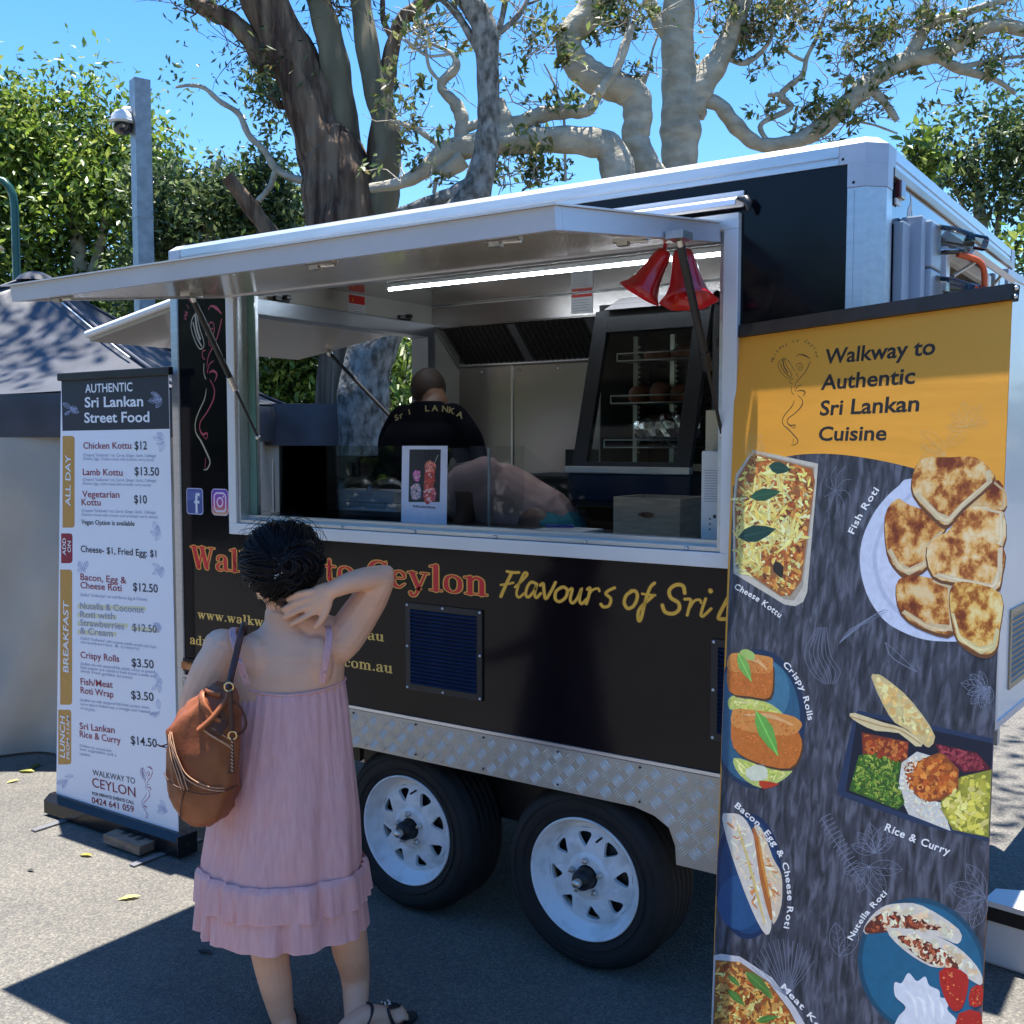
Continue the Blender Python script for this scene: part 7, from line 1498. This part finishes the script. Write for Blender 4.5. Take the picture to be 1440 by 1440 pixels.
def twiggy(mb, p, n, L, g_, r=.008):
    for _ in range(n):
        d = Vector((g_.uniform(-1, 1), g_.uniform(-1, 1), g_.uniform(-.3, 1))).normalized(); q = p.copy(); P = [q.copy()]
        for j in range(5): d = (d+Vector((g_.uniform(-.5, .5), g_.uniform(-.5, .5), g_.uniform(-.4, .5)))).normalized(); q = q+d*L/5; P.append(q.copy())
        mb.tube(P, [r, r*.8, r*.6, r*.5, r*.35, r*.2], 5)
def gp(x, y, d): p = dist(x, y, d); return p
def px_blobs(L, d0, depth=None):
    out = []
    for b_ in L:
        x, y, r = b_[:3]; dd = b_[3] if len(b_) > 3 else 0; w = b_[4] if len(b_) > 4 else 1; d = d0+dd; p = dist(x, y, d); q = r*d/FPX; out.append((p.x, p.y, p.z, q, q, q, w*r*r))
    return out
BRI = [(.16, .25, .03), (.24, .34, .05), (.07, .14, .02), (.34, .40, .09), (.035, .07, .012), (.20, .28, .05)]
DKG = [(.05, .09, .025), (.08, .13, .04), (.025, .05, .018), (.16, .20, .08)]
FIG = [(.10, .15, .04), (.15, .20, .06), (.05, .09, .025), (.24, .25, .09), (.17, .15, .06)]
LFM = leafmat('leaf_surface', (1, 1, 1), .42, .38)
def tree(name, label, d, x, trunk_pts, mt, limbs, cat='tree', group=None, seg=20):
    b0 = dist(x, 900, d); T = thing(name, label, cat, (b0.x, b0.y, 0), group)
    m = MB(); P = trunk_pts; C = woody(m, P, d, 44 if mt is EUCB else 26, rough=.10, seed=1, ridge=.07 if mt is EUCB else .02); e_ = C[0] if C[0].z < C[-1].z else C[-1]
    r0 = P[0][2]/2*d/FPX if e_ == C[0] else P[-1][2]/2*d/FPX
    if e_.z > .05: m.tube([Vector((e_.x, e_.y, -.05)), Vector((e_.x, e_.y, .25)), e_+Z*.1], [r0*1.7, r0*1.25, r0], seg)
    m.build('trunk', mt, T)
    for i, lm in enumerate(limbs):
        pts, lmat = (lm if isinstance(lm[1], bpy.types.Material) else (lm, mt)); m = MB(); woody(m, pts, d, 10 if pts[0][2] < 25 else 26, rough=.16, seed=i*3, ridge=.035 if pts[0][2] >= 25 else .02); m.build('limb', lmat, T)
    return T
# big eucalypt
EU = tree('eucalyptus_tree', 'large multi stemmed gum tree with brown shedding bark rising behind the hatch lid', 10, 500, [(500, 700, 95), (500, 500, 100), (496, 380, 112), (492, 300, 118), (470, 225, 92), (452, 190, 74), (417, 100, 66), (368, -10, 60), (330, -100, 50)], EUCB,
          [([(500, 330, 60), (484, 180, 40), (468, 80, 36), (448, -5, 34), (430, -90, 30)], EUCG), ([(534, 320, 46, -.15), (541, 250, 40, -.2), (544, 194, 36, -.2), (526, 117, 32, -.15), (508, 0, 28), (500, -90, 24)], EUCG),
           [(528, 250, 30), (538, 160, 26), (545, 100, 24), (556, 50, 18), (570, 22, 17), (603, 0, 18), (640, -40, 14)], [(376, 92, 30), (350, 55, 26), (322, 28, 24), (300, 18, 22), (263, -2, 16)], ([(426, 254, 11), (405, 248, 10), (387, 236, 11), (372, 212, 9), (350, 190, 9), (335, 160, 8), (310, 143, 7), (288, 124, 6), (267, 120, 5), (247, 123, 3)], GREYB),
           ([(387, 240, 9), (380, 262, 8), (363, 283, 8)], GREYB), [(440, 420, 26, .3), (400, 360, 25, .2), (360, 300, 23, .1), (320, 248, 18)], [(440, 180, 12), (412, 150, 9), (400, 140, 5)], [(405, 150, 12), (390, 145, 12), (378, 120, 8)], [(556, 60, 10), (540, 30, 8), (538, 0, 7)], ([(455, 300, 60, .1), (445, 235, 46, .1), (436, 190, 30, .1)], EUCB)])
g_ = random.Random(4)
o, _ = crown('crown', EU, px_blobs([(385, 115, 42), (400, 110, 25), (350, 90, 18), (275, 20, 20, 0, .25), (470, 10, 26, 0, .4), (600, 50, 30, 0, .4), (440, 170, 18, .2, .4), (290, -30, 40), (400, -110, 60, 0, .3), (520, -110, 60, 0, .3)], 10), 1900, .080, DKG+[(.20, .16, .06)], 5, .3, LFM, spread=.13)
m = MB()
for x, y in ((275, 20), (470, 8), (600, 50), (385, 110), (355, 70), (590, 70), (480, 20), (300, 20), (580, 30)): twiggy(m, dist(x, y, 10), 6, .7, g_, .007)
m.build('twigs', EUCB, EU)
# figs
F1 = tree('fig_tree', 'smooth grey fig whose mottled trunk shows through the trailer window', 8, 512, [(512, 980, 76), (512, 690, 72), (513, 540, 68), (545, 450, 62), (612, 345, 52), (660, 285, 48), (680, 235, 36), (687, 175, 31), (686, 117, 30), (680, 39, 34), (652, -12, 32), (600, -90, 28)], MOTB,
          [[(688, 98, 11), (668, 62, 11), (642, 20, 10), (612, -10, 8)], [(698, 52, 10), (706, 25, 8), (712, -8, 7)], [(698, 50, 8), (727, 24, 8), (744, -5, 5)], [(742, 6, 4), (762, -2, 3)], [(670, 255, 26), (640, 272, 22), (606, 284, 16), (560, 300, 14)]])
F2 = tree('fig_tree', 'pale grey fig with one thick horizontal limb running above the trailer roof', 9, 885, [(885, 900, 60), (884, 500, 58), (880, 330, 54), (872, 262, 50), (858, 212, 43), (828, 200, 38), (770, 196, 35), (712, 200, 35), (665, 206, 34), (628, 213, 30), (592, 243, 21), (560, 258, 16), (520, 265, 12)], GREYB,
          [[(648, 200, 20), (650, 168, 20), (640, 145, 17), (624, 130, 12), (622, 115, 13), (641, 94, 13), (634, 75, 6), (600, 58, 4), (575, 40, 3)], [(712, 195, 34), (706, 165, 28), (700, 140, 16)], [(700, 185, 24), (735, 172, 20), (760, 162, 22), (800, 156, 19), (826, 155, 17), (838, 138, 14)], [(838, 138, 15), (848, 122, 13), (867, 97, 12), (880, 60, 13), (888, 35, 8)],
           [(650, 180, 14), (668, 176, 12), (690, 165, 12)], [(618, 205, 7), (598, 190, 8), (575, 178, 6), (548, 170, 4)], [(623, 118, 5), (604, 96, 5), (598, 60, 4)], [(632, 76, 4), (600, 78, 4), (570, 55, 3)], [(795, 255, 4), (794, 200, 4), (792, 160, 4), (778, 115, 3), (765, 90, 2)], [(650, 222, 30), (628, 238, 24), (612, 236, 10)], [(614, 250, 6), (610, 272, 5)]])
F3 = tree('fig_tree', 'grey fig with a contorted knotty stem bending like a hook above the roof', 9.4, 930, [(935, 900, 60), (935, 500, 56), (930, 290, 46), (905, 226, 40), (892, 196, 38), (897, 165, 40), (893, 135, 40), (865, 120, 42), (830, 108, 42), (806, 82, 38), (802, 48, 34), (826, 20, 38), (845, -20, 40), (850, -90, 36)], GREYB,
          [[(805, 55, 22), (795, 42, 22), (793, 34, 14)], [(896, 120, 16), (906, 104, 5)], [(905, 118, 6), (912, 100, 4), (918, 70, 3), (925, 50, 3)]])
F4 = tree('fig_tree', 'broad grey fig forking above the roof with one long limb sweeping outward', 10, 955, [(955, 900, 70), (955, 500, 62), (955, 300, 52), (955, 225, 48), (958, 180, 56), (955, 130, 46), (952, 60, 43), (954, -10, 42), (950, -90, 38)], GREYB,
          [[(972, 110, 28), (955, 68, 23), (928, 34, 20), (910, -6, 14)], [(968, 160, 44), (980, 128, 40), (1010, 85, 32), (1031, 43, 26), (1047, -8, 22)], [(985, 142, 18), (1010, 148, 20), (1036, 176, 22), (1066, 203, 19), (1100, 202, 18), (1126, 196, 22), (1152, 180, 27), (1190, 147, 27), (1230, 110, 25), (1272, 86, 23), (1327, 73, 21), (1366, 47, 20), (1405, 36, 18), (1460, 46, 18)],
           [(1272, 86, 18), (1296, 52, 13), (1303, 0, 10), (1305, -40, 8)], [(1278, 78, 16), (1308, 34, 14), (1345, 22, 12), (1400, 4, 9), (1440, -10, 8)], [(1080, 200, 7), (1070, 175, 7), (1112, 152, 8), (1098, 133, 9), (1128, 105, 7), (1135, 80, 6), (1150, 50, 5), (1162, 15, 4)], [(1100, 132, 8), (1080, 134, 5)], [(1218, 122, 12), (1240, 140, 12), (1262, 170, 8)], [(1315, 80, 12), (1352, 97, 14), (1400, 113, 7), (1428, 132, 5)], [(1352, 95, 10), (1400, 84, 5), (1450, 78, 4)],
           [(1022, 82, 7), (1050, 88, 8), (1080, 62, 6), (1090, 30, 5)], [(1130, 85, 5), (1112, 76, 4), (1095, 62, 3)], [(1195, 140, 10), (1205, 122, 10), (1225, 118, 6)], [(1262, 188, 3), (1230, 176, 3), (1200, 170, 3)]])
figs = [(F1, 8, [(590, 60, 14), (620, 30, 12), (735, 15, 12), (600, 250, 9), (560, 250, 12), (640, 0, 16), (480, 520, 30, 2.0, .5), (600, -90, 60, 0, .4)], 1300), (F2, 9, [(592, 40, 26, 0, .6), (570, 60, 18, 0, .6), (560, 160, 20, 0, .8), (580, 185, 14), (740, 40, 18, 0, .6), (745, 75, 24, 0, .8), (775, 70, 20, 0, .6), (760, 150, 14), (790, 145, 20, 0, .8), (700, 245, 22, 0, 1.6), (755, 245, 18, 0, 1.6), (640, 120, 12, 0, .6), (720, 140, 12, 0, .5), (835, 35, 12, 0, .8), (650, 260, 10), (830, 100, 10, 0, .4), (720, -90, 60, 0, .4)], 2400),
        (F3, 9.4, [(862, 22, 26, 0, 1.8), (885, 45, 20, 0, 1.5), (905, 30, 22, 0, 1.0), (845, 8, 18), (928, 110, 14, 0, .6), (880, -90, 50, 0, .4)], 1500),
        (F4, 10, [(1000, 25, 26, 0, .9), (1045, 25, 36, 0, 2), (1080, 50, 30, 0, 1.5), (1110, 20, 34, 0, 1.5), (1150, 25, 30, 0, 1.2), (1075, 95, 24, 0, .5), (1190, 50, 30, 0, 1.2), (1235, 60, 30, 0, 1.6), (1180, 105, 26, 0, 1.2), (1225, 150, 26, 0, .9), (1290, 30, 30, 0, 1.6), (1330, 50, 34, 0, 1.6), (1390, 70, 34, 0, 1.4), (1425, 95, 26, 0, 1), (1250, 120, 22, 0, .6), (1140, 160, 20, 0, 1.8), (1160, 190, 18, 0, 2.4), (1110, 185, 14, 0, 1.5), (1075, 170, 16, 0, .6), (1330, 120, 26, 0, .8), (1420, 20, 30, 0, .8), (990, 60, 14, 0, .3), (1190, 175, 16, 0, 1.2), (1040, -90, 60, 0, .3), (1250, -90, 60, 0, .3)], 8200)]
def leafy_twigs(T, d, bl, n, seed, bare=.62):
    g_ = random.Random(seed); m = MB(); pts = []; tot = sum((b_[4] if len(b_) > 4 else 1)*b_[2]**2 for b_ in bl)
    for b_ in bl:
        dd = b_[3] if len(b_) > 3 else 0; w = b_[4] if len(b_) > 4 else 1; c = dist(b_[0], b_[1], d+dd); r_ = b_[2]*(d+dd)/FPX; k = max(3, int(n*w*b_[2]**2/tot))
        for _ in range(k):
            q = c+Vector((g_.gauss(0, .45), g_.gauss(0, .45), g_.gauss(0, .4)))*r_; dr = Vector((g_.uniform(-1, 1), g_.uniform(-1, 1), g_.uniform(-.5, 1))).normalized(); P = [q.copy()]; L = g_.uniform(.18, .42)
            for j in range(5): dr = (dr+Vector((g_.uniform(-.5, .5), g_.uniform(-.5, .5), g_.uniform(-.35, .45)))).normalized(); q = q+dr*L/5; P.append(q.copy())
            m.tube(P, [.006, .005, .004, .0035, .003, .002], 4, caps=False)
            if g_.random() > bare: pts += [tuple(p) for p in P[2:]]+[tuple(P[-1])]*2
    m.build('twigs', GREYB, T); return pts
for T, d, bl, n in figs:
    pts = leafy_twigs(T, d, bl, int(n*(.075 if T is F4 else .085)), n)
    crown('crown', T, [(p[0], p[1], p[2], .02, .02, .02, 1) for p in pts], int(len(pts)*2.6), .088, FIG, n, .40, LFM, per=3, spread=.035, up=.3, holes=0)
# leafy trees left, right and behind
def bushy(name, label, d, x, blobs, n, size, cols, seed, stems, asp=.45, per=12, spread=.18, group='leafy trees behind the marquee', holes=.2):
    b0 = dist(x, 900, d); T = thing(name, label, 'tree', (b0.x, b0.y, 0), group)
    m = MB(); woody(m, [(x, 900, 34), (x, 600, 30), (x+4, 420, 24), (x-6, 260, 14)], d, 10); m.build('trunk', GREYB, T)
    for s in stems: m = MB(); woody(m, s, d, 8); m.build('limb', GREYB, T)
    crown('crown', T, px_blobs(blobs, d), n, size, cols, seed, asp, LFM, per=per, spread=spread, holes=holes)
    return T
bushy('leafy_tree', 'bright yellow green leafy tree standing behind the camera pole and street lamp', 14.5, 110, [(30, 200, 75), (110, 190, 80), (175, 220, 70), (60, 320, 95), (150, 330, 95), (-30, 260, 90), (20, 430, 90), (120, 440, 90), (210, 400, 60), (215, 260, 35), (90, 140, 34), (150, 150, 30), (-10, 150, 34), (60, 600, 120), (170, 580, 110)], 60000, .115, BRI, 21, [[(120, 420, 16), (150, 300, 12), (135, 220, 8)], [(110, 460, 16), (60, 350, 10), (40, 260, 7)]])
bushy('leafy_tree', 'dark glossy leaved tree between the camera pole and the gum tree', 13, 300, [(250, 140, 42), (300, 150, 40, 0, .6), (350, 170, 42, 0, .7), (290, 220, 60), (240, 280, 60), (330, 270, 55), (300, 330, 70), (390, 250, 30, 0, .5), (240, 350, 50), (400, 300, 30), (225, 420, 60), (330, 420, 80), (380, 110, 26)], 30000, .10, DKG+[(.14, .20, .08)], 22, [[(300, 420, 16), (290, 300, 12), (310, 220, 8)]], spread=.13, holes=.5)
bushy('leafy_tree', 'bright leafed low tree seen beneath the side flap through the trailer window', 13.5, 300, [(400, 300, 30), (430, 290, 20), (370, 520, 60), (430, 500, 70), (480, 540, 60), (560, 520, 70), (380, 590, 60), (470, 610, 70), (620, 520, 80), (440, 420, 80)], 24000, .11, BRI, 23, [])
bushy('leafy_tree', 'dense dark green tree rising behind the power box end of the trailer', 13.5, 1380, [(1370, 200, 70, 0, .8), (1420, 170, 60, 0, .7), (1440, 250, 80), (1330, 240, 44, 0, .8), (1390, 300, 70), (1460, 350, 80), (1310, 200, 24, 0, .5), (1420, 110, 26, 0, .3), (1440, 450, 90), (1370, 380, 60), (1490, 200, 80), (1460, 600, 90)], 19000, .10, DKG+[(.16, .22, .06)], 24, [[(1385, 420, 14), (1375, 300, 10), (1372, 200, 7)], [(1400, 400, 12), (1405, 300, 8), (1425, 220, 5)], [(1370, 320, 7), (1340, 260, 5), (1322, 220, 4)]], spread=.12, group=None, holes=.62)
bushy('leafy_tree', 'small bright green shrub top just over the trailer roof edge by the marker lamp', 11.5, 1300, [(1295, 215, 22), (1310, 235, 14), (1432, 340, 18)], 420, .13, BRI, 25, [], spread=.1, group=None, holes=0)
# strap-leaved plant seen through the side window
ST = thing('strappy_plant', 'long strap leaved plant beside the mottled trunk seen through the side window', 'plant', tuple(dist(590, 700, 9.2).xy)+(0,))
m = MB(); g_ = random.Random(6)
for k in range(150):
    p = dist(g_.uniform(555, 640), g_.uniform(500, 640), 9.2+g_.uniform(-.3, .5)); a = g_.uniform(0, 6.28); L = g_.uniform(.35, .7); d2 = Vector((math.cos(a), math.sin(a), 0)); s2 = Vector((-d2.y, d2.x, 0))*.013
    P = [p, p+d2*L*.3+Z*L*.3, p+d2*L*.7+Z*L*.28, p+d2*L-Z*L*.1]
    m.add([P[0]-s2, P[0]+s2, P[1]-s2, P[1]+s2, P[2]-s2*.8, P[2]+s2*.8, P[3]], [(0, 1, 3, 2), (2, 3, 5, 4), (4, 5, 6)], 0, g_.choice(BRI+[(.25, .34, .10)]))
m.build('blades', LFM, ST); m = MB(); m.tube([ST.location, ST.location+Z*1.4, ST.location+Z*2.2], [.10, .08, .06], 10); m.build('stem', GREYB, ST)
# canopy overhead, out of the frame, whose shade dapples the marquee and the ground behind
for (T, bl, n, sd3) in ((EU, [(-7.6, 3.0, 8.6, 1.9, 1.7, .7, 1), (-7.1, 2.0, 9.0, 1.4, 1.3, .6, 1), (-8.0, 5, 8.5, 2, 2, 1, 1)], 5200, 41), (F4, [(-.3, 4.0, 7.2, 1.3, 1.6, .6, 1), (1.5, 5.2, 7.6, 2, 1.6, .8, 1), (-2.5, 8.6, 8.4, 2.2, 1.5, .9, 1)], 4500, 42)):
    crown('upper_crown', T, bl, n, .15, FIG, sd3, .45, LFM, per=10, spread=.2)
# the far tree belt all round the car park
bl = []; g_ = random.Random(9)
for k in range(64):
    a = 2*math.pi*k/64; rr_ = 34+g_.uniform(-3, 3); h = g_.uniform(3.5, 5.0); c_ = Vector((rr_*math.cos(a), rr_*math.sin(a), 0)); bl.append((c_.x, c_.y, h*.45, 2.4, 2.4, h*.62, 1))
    if math.cos(a)*FH.x+math.sin(a)*FH.y < .15: bl[-1] = (c_.x*.62, c_.y*.62, 2.6, 2.6, 2.6, 3.1, 2.0)
o, _ = crown('tree_belt', None, bl, 60000, .6, DKG+BRI[:3], 51, .5, LFM, per=14, spread=.5, holes=0); tag(o, 'belt of trees round the car park far behind everything', kind='stuff')
